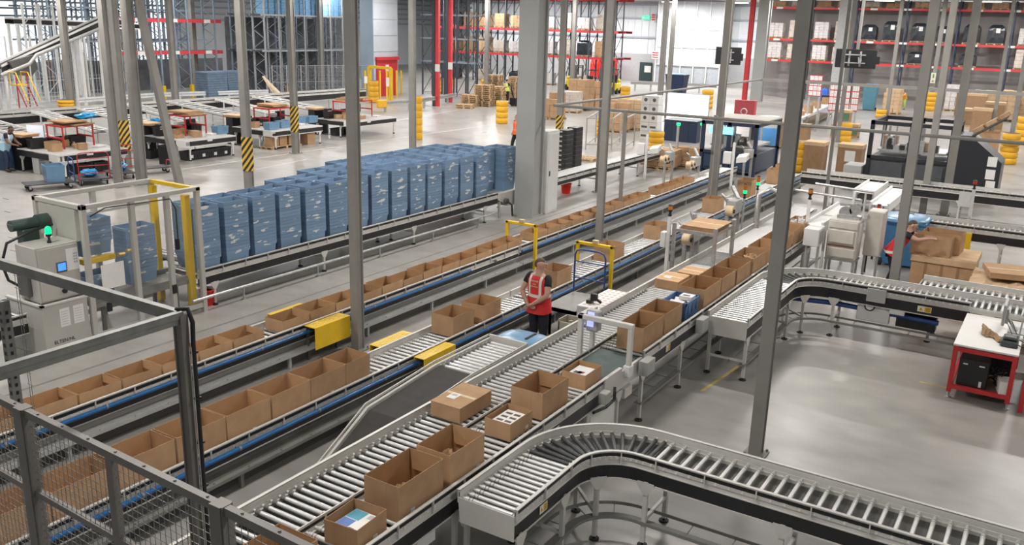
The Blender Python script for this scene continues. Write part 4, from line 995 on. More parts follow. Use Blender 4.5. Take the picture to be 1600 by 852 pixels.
bend = pose(pelvis=(0, -.12, .93), belly=(0, -.02, 1.07), chest=(0, .16, 1.21), neck=(0, .29, 1.32), head0=(0, .37, 1.36), head1=(0, .46, 1.51), face=(0, .8, -.5), sh_l=(-.175, .22, 1.27), sh_r=(.175, .22, 1.27), el_l=(-.20, .46, 1.17), el_r=(.20, .46, 1.14), wr_l=(-.15, .70, 1.15), wr_r=(.18, .70, 1.13), hd_l=(-.13, .79, 1.12), hd_r=(.17, .79, 1.10), th_l=(1, 0, .3), th_r=(-1, 0, .3), hip_l=(-.095, -.12, .88), hip_r=(.095, -.12, .88), kn_l=(-.12, -.02, .48), kn_r=(.12, .0, .48), an_l=(-.13, -.12, .09), an_r=(.13, -.08, .09), toe_l=(-.14, .04, .04), toe_r=(.14, .08, .04))
reach = pose(pelvis=(0, -.12, .95), belly=(0, -.04, 1.10), chest=(0, .07, 1.29), neck=(0, .14, 1.44), head0=(0, .19, 1.50), head1=(0, .24, 1.67), face=(0, .9, -.3), sh_l=(-.19, .10, 1.39), sh_r=(.19, .10, 1.39), el_l=(-.22, .36, 1.30), el_r=(.22, .38, 1.30), wr_l=(-.14, .60, 1.34), wr_r=(.16, .62, 1.36), hd_l=(-.12, .69, 1.34), hd_r=(.14, .71, 1.36), th_l=(1, 0, .3), th_r=(-1, 0, .3), hip_l=(-.095, -.12, .90), hip_r=(.095, -.12, .90), kn_l=(-.12, -.06, .48), kn_r=(.12, -.04, .48), an_l=(-.13, -.18, .09), an_r=(.13, -.14, .09), toe_l=(-.14, -.02, .04), toe_r=(.14, .02, .04))
REDV2 = hi_vis('red_hi_vis_worn', (.68, .03, .035), (.78, .74, .66), .95, None, w=.03)
BENDP = person('person', 'person in a red vest bending behind the column, arm reaching to the big carton', (-2.9, 21.6, 0), math.radians(-88), 1.80, reach, REDV2, hem=.86)
YV = hi_vis('yellow_orange_hi_vis', (.85, .36, .03), (.85, .75, .45), 1.12, .12)
p = at(1414, 139, 1.6); person('person', 'person in a yellow-orange jacket bent over cartons by the far wall of pallets', (p.x, p.y, 0), math.radians(170), 1.75, bend, YV, trou=mat('lime_trousers', (.5, .6, .12), .8), tee=mat('orange_sleeve', (.85, .33, .03), .7), sleeves=False, hair=HAIRD, hem=.86)
# ---------------------------------------------------------------- tote lift frame
def onx(px, py, X):
    d = cf + cr*((px-800)/FPX) - cu*((py-426)/FPX); t = X/d.x; return Vector((X, d.y*t, CAMH+d.z*t))
def ony(px, py, Y):
    d = cf + cr*((px-800)/FPX) - cu*((py-426)/FPX); t = Y/d.y; return Vector((d.x*t, Y, CAMH+d.z*t))
MG = mat('machine_grey_paint', (.47, .455, .42), .45, noise=.05, scale=2)
t = T('tote_lift', 'grey framed tote lift with clear guards and yellow posts beside the tote row', 'machine', (-15.0, 10, 0))
xa, xb, ya, yb, zt = -15.68, -14.28, 8.80, 11.2, 2.5
for x, y in ((xa, ya), (xa, yb), (xb, ya), (xb, yb), (xb, 9.75), (xb, 10.5), (xa, 9.9)):
    mb = MB(); mb.box((x-.045, y-.045, 0), (x+.045, y+.045, zt)); mb.build('frame_post', MG, t)
for p, q in (((xa, ya), (xb, ya)), ((xb, ya), (xb, yb)), ((xa, ya), (xa, yb))):
    mb = MB(); mb.box((min(p[0], q[0])-.05, min(p[1], q[1])-.05, zt-.02), (max(p[0], q[0])+.05, max(p[1], q[1])+.05, zt+.06), bv=.006); mb.build('top_rail', MG, t)
mb = MB(); mb.box((xa, yb-.05, zt-.02), (xb+.05, yb+.05, zt+.05)); mb.build('top_rail', YEL, t)
for q in (xa, xb): mb = MB(); mb.box((q-.03, ya, .1), (q+.03, yb, .2)); mb.build('bottom_rail', MG, t)
mb = MB(); mb.box((xa-.03, ya+.06, zt-.45), (xa+.03, yb-.06, zt-.40)); mb.build('back_rail', MG, t)
for (y0, y1) in ((ya+.05, 9.70), (9.80, 10.45), (10.55, yb-.05)):
    mb = MB(); mb.box((xb-.006, y0, .22), (xb, y1, zt-.04)); mb.build('guard_sheet', CLEAR, t)
mb = MB(); mb.box((xa, ya+.05, .22), (xa+.006, yb-.05, zt-.04)); mb.build('guard_sheet', CLEAR, t)
mb = MB(); mb.box((xa+.1, yb-.14, .02), (xa+.22, yb-.02, 2.45), bv=.01); mb.build('lift_post', YEL, t)
mb = MB(); mb.box((xb-.30, yb-.16, .02), (xb-.16, yb-.03, 2.38), bv=.01); mb.build('lift_post', YEL, t)
for i in range(16): pass
for q in (.42, 1.05): mb = MB(); mb.box((xb-q, ya+.1, 1.40), (xb-q+.12, 9.55, 1.50), bv=.008); mb.build('lift_fork', YEL, t)
mb = MB(); mb.cyl((xb-.33, 9.62, 1.45), (xb-.33, 9.75, 1.45), .04, 10); mb.cyl((xb-.33, 9.8, 1.49), (xb-.33, 9.95, 1.49), .035, 10); mb.build('fork_rollers', mat('brass', (.6, .42, .15), .35, .6), t)
mb = MB(); mb.box((xa+.15, ya-.06, 1.9), (xb-.15, ya+.12, zt-.03)); mb.build('drive_housing', MG, t)
mb = MB(); mb.box((xb-.55, ya-.05, .95), (xb-.40, ya+.06, 1.9)); mb.build('mast', GREYD, t)
DKG = mat('motor_green', (.045, .075, .065), .45)
mb = MB(); mb.cyl((-15.25, 8.05, 2.18), (-15.25, 8.52, 2.18), .10, 16); mb.cyl((-15.25, 8.52, 2.18), (-15.25, 8.72, 2.18), .13, 16); mb.box((-15.36, 8.2, 1.72), (-15.14, 8.5, 2.1), bv=.02); mb.build('lift_motor', DKG, t)
mb = MB(); mb.box((xb-.005, 10.62, 1.40), (xb+.05, 10.70, 1.62), bv=.01); mb.build('door_latch', BLACK, t)
mb = MB(); mb.tube([(xb+.05, 10.66, 1.6), (xb+.05, 10.66, 2.2), (xb+.05, 10.55, 2.42), (xb+.05, 9.2, 2.46), (xb+.05, 8.9, 2.35)], .012, 6); mb.build('cable', BLACK, t)
mb = MB(); mb.quad((xb+.052, 9.98-.98, .98), (xb+.052, 9.46, .98), (xb+.052, 9.46, 1.46-.02), (xb+.052, 9.0, 1.46-.02)); mb.build('paper_sheet', PAPER, t)
for q in (9.05, 10.45): mb = MB(); mb.box((xb+.04, q, .56), (xb+.07, q+.09, .73)); mb.build('door_hinge', BLACK, t)
mb = MB(); mb.box((-15.4, 8.9, .66), (-15.3, 11.2, .74)); mb.box((-14.62, 8.9, .66), (-14.52, 11.2, .74)); mb.box((-15.4, 9.0, .58), (-14.5, 11.1, .66)); mb.build('tote_track', CHAN, t)
mb = MB()
for y in (9.2, 10.8):
    for x in (-15.3, -14.6): mb.cb((x, y, 0), (.06, .06, .6))
mb.build('track_feet', GREYD, t)
for k in range(6): tote(-14.95, 9.30, 1.50+k*PT, ('topmost tote held up on the yellow lift fork' if k == 5 else 'blue nested tote held on the yellow lift fork, %s from below' % ORDN[k]), 'totes inside the lift')
for k in range(12): tote(-14.95, 10.22, .752+k*PT, ('topmost tote of the taller stack inside the lift frame' if k == 11 else 'blue nested tote inside the lift frame, %s from below in the taller stack' % ORDN[k]), 'totes inside the lift')
for k in range(2): tote(-14.95, 9.30, .752+k*PT, '%s low tote under the yellow lift fork' % ('lower' if k == 0 else 'upper'), 'totes inside the lift')
# control cabinet on its base
t = T('control_cabinet', 'grey control cabinet with blue screen and green beacon beside the tote lift', 'cabinet', (-14.6, 8.3, 0))
mb = MB(); mb.box((-15.0, 7.95, .95), (-14.40, 8.72, 1.93), bv=.01); mb.build('body', MG, t)
mb = MB(); mb.box((-14.40, 7.98, .98), (-14.375, 8.70, 1.90), bv=.006); dr = mb.build('door', MG, t)
xf = -14.372
mb = MB(); mb.box((xf, 8.28, 1.44), (xf+.012, 8.46, 1.62)); mb.build('screen_bezel', GREYD, dr); mb = MB(); mb.box((xf+.012, 8.30, 1.47), (xf+.016, 8.44, 1.60)); mb.build('screen', SCREEN, dr)
mb = MB(); mb.cyl((xf, 8.37, 1.26), (xf+.05, 8.37, 1.26), .045, 16); mb.build('stop_button', ORANGE, dr)
mb = MB(); mb.cyl((xf, 8.5, 1.27), (xf+.03, 8.5, 1.27), .022, 12); mb.build('push_button', PAPER, dr)
mb = MB(); mb.cyl((xf, 8.27, 1.25), (xf+.03, 8.27, 1.25), .018, 12); mb.cyl((xf, 8.37, 1.10), (xf+.04, 8.37, 1.10), .04, 12); mb.build('key_switch', BLACK, dr)
mb = MB(); mb.quad((xf+.001, 8.47, 1.44), (xf+.001, 8.69, 1.44), (xf+.001, 8.69, 1.83), (xf+.001, 8.47, 1.83)); mb.build('paper_sheet', PAPER, dr)
mb = MB()
for i in range(4):
    for j in range(2): mb.quad((xf+.002, 8.60+j*.04, 1.56+i*.05), (xf+.002, 8.63+j*.04, 1.56+i*.05), (xf+.002, 8.63+j*.04, 1.59+i*.05), (xf+.002, 8.60+j*.04, 1.59+i*.05))
mb.build('printed_blocks', PAPERG, dr)
bc = T('beacon', None, None, (-14.62, 8.35, 1.93)); bc.parent = t; bc.location = V((-14.62, 8.35, 1.93))-ORG[t.name]
mb = MB(); mb.lathe([(.035, 0), (.035, .03), (.02, .05), (.02, .10), (.05, .12), (.045, .16)], (-14.62, 8.35, 1.93), 14); mb.build('beacon_stem', BLACK, bc)
mb = MB(); mb.lathe([(.05, .16), (.055, .22), (.045, .27), (.02, .29), (.001, .292)], (-14.62, 8.35, 1.93), 16); mb.build('beacon_lens', GREEN_LIT, bc)
mb = MB(); mb.tube([(-14.9, 7.96, 1.15), (-15.05, 7.8, 1.3), (-15.1, 7.75, 1.6), (-15.05, 7.85, 1.95), (-15.0, 8.3, 2.1), (-15.0, 8.66, 2.15)], .025, 8); mb.build('cable', BLACK, t)
mb = MB(); mb.box((-14.9, 7.86, 1.05), (-14.6, 7.95, 1.6), bv=.02); mb.build('side_fittings', GREYD, t)
t = T('lift_housing', 'grey lower housing with two paper sheets and black lettering under the control cabinet', 'machine housing', (-14.7, 8.3, 0))
mb = MB(); mb.box((-15.35, 7.88, .0), (-14.27, 8.71, .93), bv=.008); mb.build('body', MG, t)
mb = MB(); mb.box((-15.36, 7.86, .93), (-14.25, 7.92, .96)); mb.box((-14.31, 7.86, .93), (-14.25, 8.72, .96)); mb.build('top_edge', ALU, t)
for (a, b) in ((8.18, 8.36), (8.43, 8.62)):
    mb = MB(); mb.quad((-14.268, a, .50), (-14.268, b, .50), (-14.268, b, .83), (-14.268, a, .83)); 
    for i in range(6): mb.quad((-14.267, a+.025, .54+i*.045), (-14.267, b-.03, .54+i*.045), (-14.267, b-.03, .548+i*.045), (-14.267, a+.025, .548+i*.045), 1)
    mb.build('paper_sheet', [PAPER, PAPERG], t)
text3('lettering', 'ELTEN.NL', .088, Matrix.Translation((-14.266, 8.22, .25)) @ Matrix.Rotation(PI/2, 4, 'Z') @ Matrix.Rotation(PI/2, 4, 'X'), BLACK, t)
conveyor('roller_conveyor', 'short roller lane with wide gaps left of the grey machine housing', [(-15.0, 6.4), (-15.0, 7.8)], .36, .72, .11, .025, legs=(.3,), panel=(1,), lip=(1,))
def bucket(label, x, y, m=REDB, r=.15, h=.30, z=0):
    t = T('bucket', label, 'bucket', (x, y, z))
    mb = MB(); mb.lathe([(r*.75, 0), (r, h), (r+.012, h), (r+.012, h-.02), (r-.004, h-.022), (r-.006, h-.004), (r*.75-.006, .01), (.001, .01)], (0, 0, 0), 18); mb.build('pail', m, t, local=True)
    mb = MB(); mb.tube([(r*math.cos(a), -.02, h-.02-r*.9*math.sin(a)*.6) for a in [PI*i/10 for i in range(11)]], .006, 6); mb.build('handle', GALV, t, local=True)
bucket('red bucket on the floor just right of the yellow lift post', -14.55, 11.5, h=.34)
bucket('red bucket on the floor beside the broad grey pillar', at(884, 302).x, at(884, 302).y, r=.2, h=.36)
# ---------------------------------------------------------------- packing stations on the left
WTOP = mat('white_bench_top', (.46, .455, .44), .45)
def bench(label, x0, x1, y0, y1, z=.85, legs=True):
    t = T('packing_bench', label, 'bench', ((x0+x1)/2, (y0+y1)/2, 0))
    mb = MB(); mb.box((x0, y0, z-.03), (x1, y1, z), bv=.005); mb.build('bench_top', WTOP, t)
    mb = MB(); mb.box((x1-.03, y0+.25, z-.24), (x1+.01, y1, z-.05)); mb.build('side_panel', BLACK, t)
    mb = MB(); mb.box((x0, y0-.01, z-.24), (x1-.6, y0+.02, z-.05)); mb.build('side_panel', BLACK, t)
    mb = MB(); mb.box((x1-.55, y0-.015, z-.26), (x1+.015, y0+.02, z-.0)); mb.box((x1-.02, y0, z-.05), (x1+.02, y1, z-.0)); mb.box((x1-.02, y0, z-.27), (x1+.02, y1, z-.24)); mb.box((x1, y0+1.1, z-.12), (x1+.025, y0+1.35, z+.0)); mb.build('edge_trim', WHITE, t)
    for (x, y) in ((x1-.05, y0+.25), (x1-.05, y1-.15), (x0+.1, y0+.1), (x0+.1, y1-.15), (x1-.9, y0+.1)):
        mb = MB(); leg_mesh(mb, V((x, y, 0)), V((1, 0, 0)), z-.26); lg = mb.build('leg', WHITE, t)
        mb = MB(); mb.cyl((x, y, 0), (x, y, .05), .05, 8); mb.build('foot', RUBBER, lg)
    return t
XE = -30.25
st = [(17.95, 20.7), (23.35, 25.95), (28.0, 31.2), (33.3, 36.7)]
bname = ['packing bench nearest the blue-vested worker', 'packing bench with black bins underneath', 'packing bench with brown cartons underneath', 'packing bench behind the hazard-wrapped column']
for i, (y0, y1) in enumerate(st):
    bench('white %s, black side panels' % bname[i], XE-2.6, XE, y0, y1)
# trunk roller line behind the benches and sloping chutes down to each bench
conveyor('roller_conveyor', 'black-sided trunk roller line running behind all the left packing benches', [(-39.2, 17.0), (-39.2, 44)], .42, 1.42, .22, .03, legs=(2, 6.5, 11, 15.5, 20, 24.5), lip=(1, -1), panel=(1,), ph=.30, near=(-39, 18), rollers=True)
def chute(label, x0, z0, x1, z1, y, hw=.34):
    t = T('roller_chute', label, 'roller chute', (x0, y, 0)); n = 15
    d = V((x1-x0, 0, z1-z0))
    for sg in (-1, 1):
        mb = MB(); mb.bar((x0, y+sg*(hw+.03), z0), (x1, y+sg*(hw+.03), z1), .05, .10); mb.build('side_frame', WHITE, t)
    for i in range(n):
        p = V((x0, y, z0))+d*((i+.5)/n)
        if (x0, y) not in RME: 
            q = MB(); q.cyl((0, -hw, 0), (0, hw, 0), .028, 8); RME[x0, y] = q.mesh('roller', ROLL)
        inst('roller', RME[x0, y], t, p)
    mb = MB(); mb.bar((x0, y, z0-.08), (x1, y, z1-.08), 2*hw, .02); mb.build('bed_plate', BLACK, t)
    for f in (.15, .85):
        for sg in (-1, 1):
            p = V((x0, y+sg*(hw+.03), z0))+d*f; mb = MB(); mb.cb((p.x, p.y, 0), (.05, .05, max(.1, p.z-.05))); mb.build('leg', WHITE, t)
for i, (y0, y1) in enumerate(st):
    chute('sloping roller chute down to the %s' % bname[i], -38.6, 1.5, -32.0, .95, (y0+y1)/2-.1, .45)
    chute('second sloping chute left of the one down to the %s' % bname[i], -38.6, 1.5, -34.2, 1.02, y0-1.1, .28)
# overhead red shelf frames with flat cartons
def red_frame(label, x0, x1, y0, y1, h, shelf=True):
    t = T('overhead_rack', label, 'overhead rack', ((x0+x1)/2, (y0+y1)/2, 0))
    for x in (x0, x1):
        for y in (y0, y1): mb = MB(); mb.cb((x, y, .85), (.045, .045, h-.85)); mb.build('post', RED, t)
    mb = MB()
    for x in (x0, x1): mb.box((x-.03, y0-.03, h-.06), (x+.03, y1+.03, h))
    for y in (y0, y1): mb.box((x0, y-.03, h-.06), (x1, y+.03, h)); mb.box((x0, y-.03, h-.5), (x1, y+.03, h-.44))
    mb.build('rail', RED, t)
    if shelf: mb = MB(); mb.box((x0, y0, h-.03), (x1, y1, h-.005)); mb.build('shelf_board', CARD, t)
pcs = ['near', 'second', 'third', 'far']
for i, (y0, y1) in enumerate(st):
    h = 1.7
    red_frame('red overhead shelf frame above the %s' % bname[i], XE-2.2, XE-1.2, y0+1.0, y1-.55, h)
    for k in range(3): carton('%s flat carton on the red frame of the %s' % (['lowest', 'middle', 'top'][k], bname[i].replace('packing bench ', 'bench ')), XE-1.7+rnd.uniform(-.2, .2), (y0+y1)/2+.2+rnd.uniform(-.2, .2), h-.004+k*.055, 1.1, .9, .05, closed=True, rz=rnd.uniform(-.15, .15), simple=True)
# computers, monitors and printers
def monitor(label, x, y, z, rz, w=.55, h=.34, lit=False, stand=True):
    t = T('monitor', label, 'monitor', (x, y, z), rz)
    mb = MB(); mb.box((-w/2, -.02, .14), (w/2, .02, .14+h), bv=.006); mb.build('casing', BLACK if not lit else GREYL, t, local=True)
    mb = MB(); mb.box((-w/2+.015, -.023, .155), (w/2-.015, -.02, .125+h)); mb.build('screen', mat('pale_screen', (.7, .76, .85), .3, noise=0, emit=.5) if lit else mat('dark_screen', (.02, .022, .026), .2, noise=0), t, local=True)
    mb = MB(); mb.box((-.025, .02, .0), (.025, .05, .3)); mb.box((-.12, -.06, 0), (.12, .10, .015)); mb.build('stand', BLACK, t, local=True)
def pc(label, x, y, z, rz=0, m=None, s=(.22, .45, .5)):
    t = T('computer', label, 'computer', (x, y, z), rz)
    mb = MB(); mb.cb((0, 0, 0), s, 0, 0, .008); mb.build('case', m or WHITE, t, local=True)
    mb = MB(); mb.box((s[0]/2, -s[1]*.4, s[2]*.72), (s[0]/2+.004, s[1]*.4, s[2]*.82)); mb.box((s[0]/2, -s[1]*.4, s[2]*.55), (s[0]/2+.004, s[1]*.4, s[2]*.64)); mb.build('drive_bay', GREYL, t, local=True)
p = at(58, 226, .86); monitor('pale-screened monitor facing the blue-vested worker', p.x, p.y, .85, math.radians(20), .75, .62, lit=True)
pc('white drawer unit under the bench beside the blue-vested worker', -31.9, 18.3, 0, 0, WHITE, (.42, .5, .66))
for i, (y0, y1) in enumerate(st[1:]):
    nm = bname[i+1].replace('packing bench ', 'bench ')
    monitor('black monitor at the back of the %s' % nm, XE-2.3, y1-.5, .85, math.radians(90), .6, .42)
    pc('white computer tower standing on the %s' % nm, XE-2.2, y1-1.1, .85, 0)
    pc('black computer tower standing on the %s' % nm, XE-2.0, y0+.4, .85, .2, BLACK)
# blue crates on benches
CRL = mat('pale_blue_crate_plastic', (.16, .30, .46), .45, noise=.05, rand=.05)
CRM = crate_shell(.42, .62, .32).mesh('plastic_crate', CRL); CRB = crate_shell(.42, .62, .36).mesh('plastic_crate', BLACK)
def crate(label, x, y, z, rz=0, me=None, group=None):
    o = bpy.data.objects.new('plastic_crate', me or CRM); COL.objects.link(o); o.location = (x, y, z); o.rotation_euler = (0, 0, rz); ORG[o.name] = V((x, y, z)); return tag(o, label, 'crate', group)
for k, (px, py) in enumerate(((431, 203), (449, 200), (473, 194), (492, 192))):
    p = at(px, py, .86); crate('pale blue crate, %s along the edge of the third bench' % ORDN[k], p.x-.27, p.y, .856, rnd.uniform(-.05, .05))
p = at(349, 209, .86); crate('pale blue crate on the far corner of the bench with black bins underneath', p.x-.2, p.y, .856)
for k, y in enumerate((23.75, 24.35, 24.95, 25.5)):
    o = crate('%s black bin with white label from the near end under the second bench' % ORDN[k], XE-.35, y, .02, 0, CRB, 'black bins under a bench')
    mb = MB(); mb.box((.205, -.07, .08), (.212, .07, .2)); mb.build('paper_label', PAPER, o, local=True)
for k, y in enumerate((18.5, 19.15, 19.8)): crate('%s black tub along under the bench nearest the blue-vested worker' % ORDN[k], XE-.5, y, .02, 0, CRB, 'black tubs under the first bench')
for k, y in enumerate((33.9, 34.6)): crate('%s black tub along under the farthest left bench' % ORDN[k], XE-1.6, y, .02, 0, CRB, 'black tubs under the farthest bench')
p = at(263, 256); crate('black bin on the floor at the near corner of the second bench', p.x, p.y, 0, .2, crate_shell(.5, .55, .75).mesh('plastic_crate', BLACK)); p = at(245, 248); crate('lower black bin behind the one at the second bench corner', p.x-.3, p.y, 0, .2, CRB)
for k, y in enumerate((28.35, 28.85, 29.4)): carton('%s brown carton on the pallet under the third bench' % ORDN[k], XE-.4, y, .12, .45, .44, .5, closed=True)
carton('brown carton standing alone under the far end of the third bench', XE-.4, 30.6, .0, .5, .5, .55, closed=True)
def pallet(label, x, y, z=0, rz=0, s=(1.2, 1.0), group=None):
    mb = MB(); a, b = s[0]/2, s[1]/2
    for i in range(7): xx = -a+.02+i*(s[0]-.14)/6; mb.box((xx, -b, .115), (xx+.10, b, .135))
    for yy in (-b, -.05, b-.1): mb.box((-a, yy, .09), (a, yy+.1, .115)); mb.box((-a, yy, 0), (a, yy+.1, .02))
    for xx in (-a, -.06, a-.12):
        for yy in (-b, -.05, b-.1): mb.box((xx, yy, .02), (xx+.12, yy+.1, .09))
    k = ('pal', s)
    if k not in RME: RME[k] = mb.mesh('wooden_pallet', WOOD)
    o = bpy.data.objects.new('wooden_pallet', RME[k]); COL.objects.link(o); o.location = (x, y, z); o.rotation_euler = (0, 0, rz); return tag(o, label, 'pallet', group)
pallet('narrow pallet under the brown cartons of the third bench', XE-.4, 28.9, -.014, 0, (.8, 1.8))
# loose goods on the benches
for i, (y0, y1) in enumerate(st):
    nm = bname[i].replace('packing bench ', 'bench ')
    R = random.Random(30+i)
    for k in range(7):
        carton('%s small carton in the clutter on the %s' % (ORDN[k], nm), XE-.7-.29*k, y0+(.55 if k % 2 else 1.3)+R.uniform(-.15, .3), .852, R.uniform(.25, .4), R.uniform(.3, .45), R.uniform(.12, .3), closed=k % 2 == 0, rz=R.uniform(-.4, .4), simple=True)
    pack('white paper pile lying on the %s' % nm, (XE-.9, y1-.55, .852), (.3, .42, .06), [PAPER], .3, name='paper_pile')
for i, (y0, y1) in enumerate(st):
    nm = bname[i].replace('packing bench ', 'bench '); R = random.Random(90+i)
    for k in range(3): crate('%s dark tub at the back of the %s' % (ORDN[k], nm), XE-2.05+R.uniform(-.1, .1), y0+.5+.75*k, .856, R.uniform(-.2, .2), CRB)
    for k in range(2): carton('%s flat blank leaning over the back of the %s' % (ORDN[k], nm), XE-2.85, y0+.45, 1.245+.052*k, .9, .7, .05, closed=True, rz=R.uniform(-.2, .2), simple=True, pale=k == 1)
    mb = MB(); mb.box((XE-3.1, y0+.1, 0), (XE-2.66, (y0+y1)/2-.7, 1.24)); solo('shelf_unit', mb, BLACK, 'low black shelf unit at the back of the %s' % nm, 'shelf', loc=(XE-2.8, y0, 0))
BAG = mat('blue_plastic_bag', (.02, .30, .60), .35)
p = at(153, 195, 1.9); crumple('bright blue plastic bag draped on the near red shelf frame', (XE-1.5, 20.1, 1.86), .40, 21, BAG, .3, 'plastic_bag')
p = at(243, 192, 1.2); crumple('blue plastic bag beside the second bench chute', (p.x, p.y, .96), .28, 22, BAG, .8, 'plastic_bag')
# ---------------------------------------------------------------- hand carts
def cart(label, x, y, rz, m, L=1.15, W=.62, hoop=1.0, bars=3, both=False, dk=.2, col=None):
    t = T('platform_cart', label, 'cart', (x, y, 0), rz)
    mb = MB(); mb.box((-L/2, -W/2, dk), (L/2, W/2, dk+.035), bv=.005); mb.build('deck', col or mat('dark_deck', (.05, .05, .06), .6), t, local=True)
    mb = MB(); mb.box((-L/2-.02, -W/2-.02, dk-.03), (L/2+.02, -W/2, dk+.04)); mb.box((-L/2-.02, W/2, dk-.03), (L/2+.02, W/2+.02, dk+.04)); mb.box((-L/2-.02, -W/2, dk-.03), (-L/2, W/2, dk+.04))
    if dk > .3:
        for q in (-L/2+.1, L/2-.1):
            for y in (-W/2+.08, W/2-.08): mb.box((q-.02, y-.02, .18), (q+.02, y+.02, dk)); mb.build('deck_rim', m, t, local=True)
    for sg in ((1,) if not both else (1, -1)):
        xx = sg*L/2; mb = MB(); h = hoop; w2 = W/2
        mb.tube([(xx, -w2, dk), (xx, -w2, h-.12), (xx, -w2+.04, h-.03), (xx, -w2+.14, h), (xx, w2-.14, h), (xx, w2-.04, h-.03), (xx, w2, h-.12), (xx, w2, dk)], .018, 8)
        for i in range(bars): zz = dk+(h-dk-.05)*(i+1)/(bars+.6); mb.tube([(xx, -w2, zz), (xx, w2, zz)], .014, 6)
        mb.build('push_handle', m, t, local=True)
    for sx in (-1, 1):
        for sy in (-1, 1):
            c = (sx*(L/2-.14), sy*(W/2-.08)); mb = MB(); mb.cyl((c[0], c[1]-.018, .075), (c[0], c[1]+.018, .075), .075, 14); w_ = mb.build('wheel', RUBBER, t, local=True)
            mb = MB(); mb.box((c[0]-.035, c[1]-.035, .075), (c[0]+.035, c[1]-.022, .2)); mb.box((c[0]-.035, c[1]+.022, .075), (c[0]+.035, c[1]+.035, .2)); mb.build('wheel_fork', GALV, w_, local=True)
    return t
p = at(75, 296); cart('blue platform cart with a blue crate on it by the packing benches', p.x-.1, p.y+.1, math.radians(70), BLUE, 1.5, .75, 1.0, 2)
crate('blue crate standing on the blue platform cart', p.x-.15, p.y+.35, .236, math.radians(70), crate_shell(.6, .7, .55).mesh('plastic_crate', CRL))
p = at(148, 287); cart('red hooped platform cart with a bright blue bag on it', p.x-.2, p.y, math.radians(-20), RED, 1.2, 1.0, 1.15, 3)
crumple('bright blue plastic bag lying on the red hooped cart', (p.x-.2, p.y, .236), .30, 31, BAG, .45, 'plastic_bag')
p = at(196, 279); cart('red platform cart standing between the close columns', p.x-.3, p.y, math.radians(-15), RED, 1.1, .8, 1.25, 3)
crumple('blue bag on the red cart between the close columns', (p.x-.3, p.y, .236), .30, 33, BAG, .6, 'plastic_bag')
p = at(243, 271); cart('low red trolley right of the close columns', p.x-.1, p.y, math.radians(75), RED, 1.2, .5, .45, 0)
p = at(10, 268); crate('dark blue bin at the very left beside the blue-vested worker', p.x-.6, p.y+.4, 0, .1, crate_shell(.9, .9, 1.05).mesh('plastic_crate', mat('deep_blue_plastic', (.02, .06, .12), .5)))
# ---------------------------------------------------------------- far left: fences, racks, high conveyors
RACKB = mat('blue_grey_rack_steel', (.27, .33, .40), .45, .3, noise=.1); RACKD = mat('dark_rack_steel', (.05, .06, .075), .5); RACKS = mat('silver_rack_steel', (.45, .47, .49), .4, .5, noise=.1)
REDR = mat('red_rack_beam', (.62, .05, .06), .45)
def upright_frame(mb, x, y, axis, dep, h, pw=.10, m=0, n=None, braces=True):
    """two posts dep apart along axis, with zigzag bracing"""
    d = V((dep, 0, 0)) if axis == 'x' else V((0, dep, 0)); a = V((x, y, 0)); b = a+d
    for p in (a, b): mb.box((p.x-pw/2, p.y-pw/2, 0), (p.x+pw/2, p.y+pw/2, h), m)
    if braces:
        k = max(3, int(h/max(.7, dep))); zz = [.15+(h-.3)*i/k for i in range(k+1)]
        for i in range(k):
            p, q = (a, b) if i % 2 == 0 else (b, a); mb.bar((p.x, p.y, zz[i]), (q.x, q.y, zz[i+1]), .05, .03, m)
        for z in (.15, h-.15): mb.bar((a.x, a.y, z), (b.x, b.y, z), .05, .03, m)
def rack(name, label, along, c0, c1, face, depth, ups, levels, h, um, bm, foot=None, beamh=.12, group=None, deck=None, two_tone=False, rows=1):
    """rack whose face lies along 'x' or 'y' from c0 to c1 at the other coordinate = face; depth away from the camera"""
    loc = (c0, face, 0) if along == 'x' else (face, c0, 0); t = T(name, label, 'rack', loc, 0, group)
    for r in range(rows):
        f = face+depth*1.02*r
        for u in ups:
            mb = MB(); 
            if along == 'x': upright_frame(mb, u, f, 'y', depth, h)
            else: upright_frame(mb, f, u, 'x', depth, h)
            fr = mb.build('upright_frame', um, t)
            if foot and r == 0:
                q = MB(); q.cb((u, f-.04, 0) if along == 'x' else (f+.04 if depth < 0 else f-.04, u, 0), (.22, .22, .9)); q.build('foot_guard', foot, fr)
        for z in levels:
            for g in (f, f+depth):
                mb = MB()
                if along == 'x': mb.box((c0, g-.03, z), (c1, g+.03, z+beamh))
                else: mb.box((g-.03, c0, z), (g+.03, c1, z+beamh))
                b_ = mb.build('beam', bm, t)
                if two_tone and g == f and r == 0:
                    q = MB(); n = max(1, int((c1-c0)/2.4))
                    for i in range(n):
                        a = c0+(i+.55)*(c1-c0)/n
                        if along == 'x': q.box((a-.28, g-.035, z), (a+.28, g-.03, z+beamh))
                        else: q.box((g+.03, a-.28, z), (g+.035, a+.28, z+beamh))
                    q.build('beam_labels', PAPER, b_)
            if deck:
                mb = MB()
                if along == 'x': mb.box((c0, f, z+beamh-.02), (c1, f+depth, z+beamh))
                else: mb.box((min(f, f+depth), c0, z+beamh-.02), (max(f, f+depth), c1, z+beamh))
                mb.build('shelf_deck', deck, t)
    return t
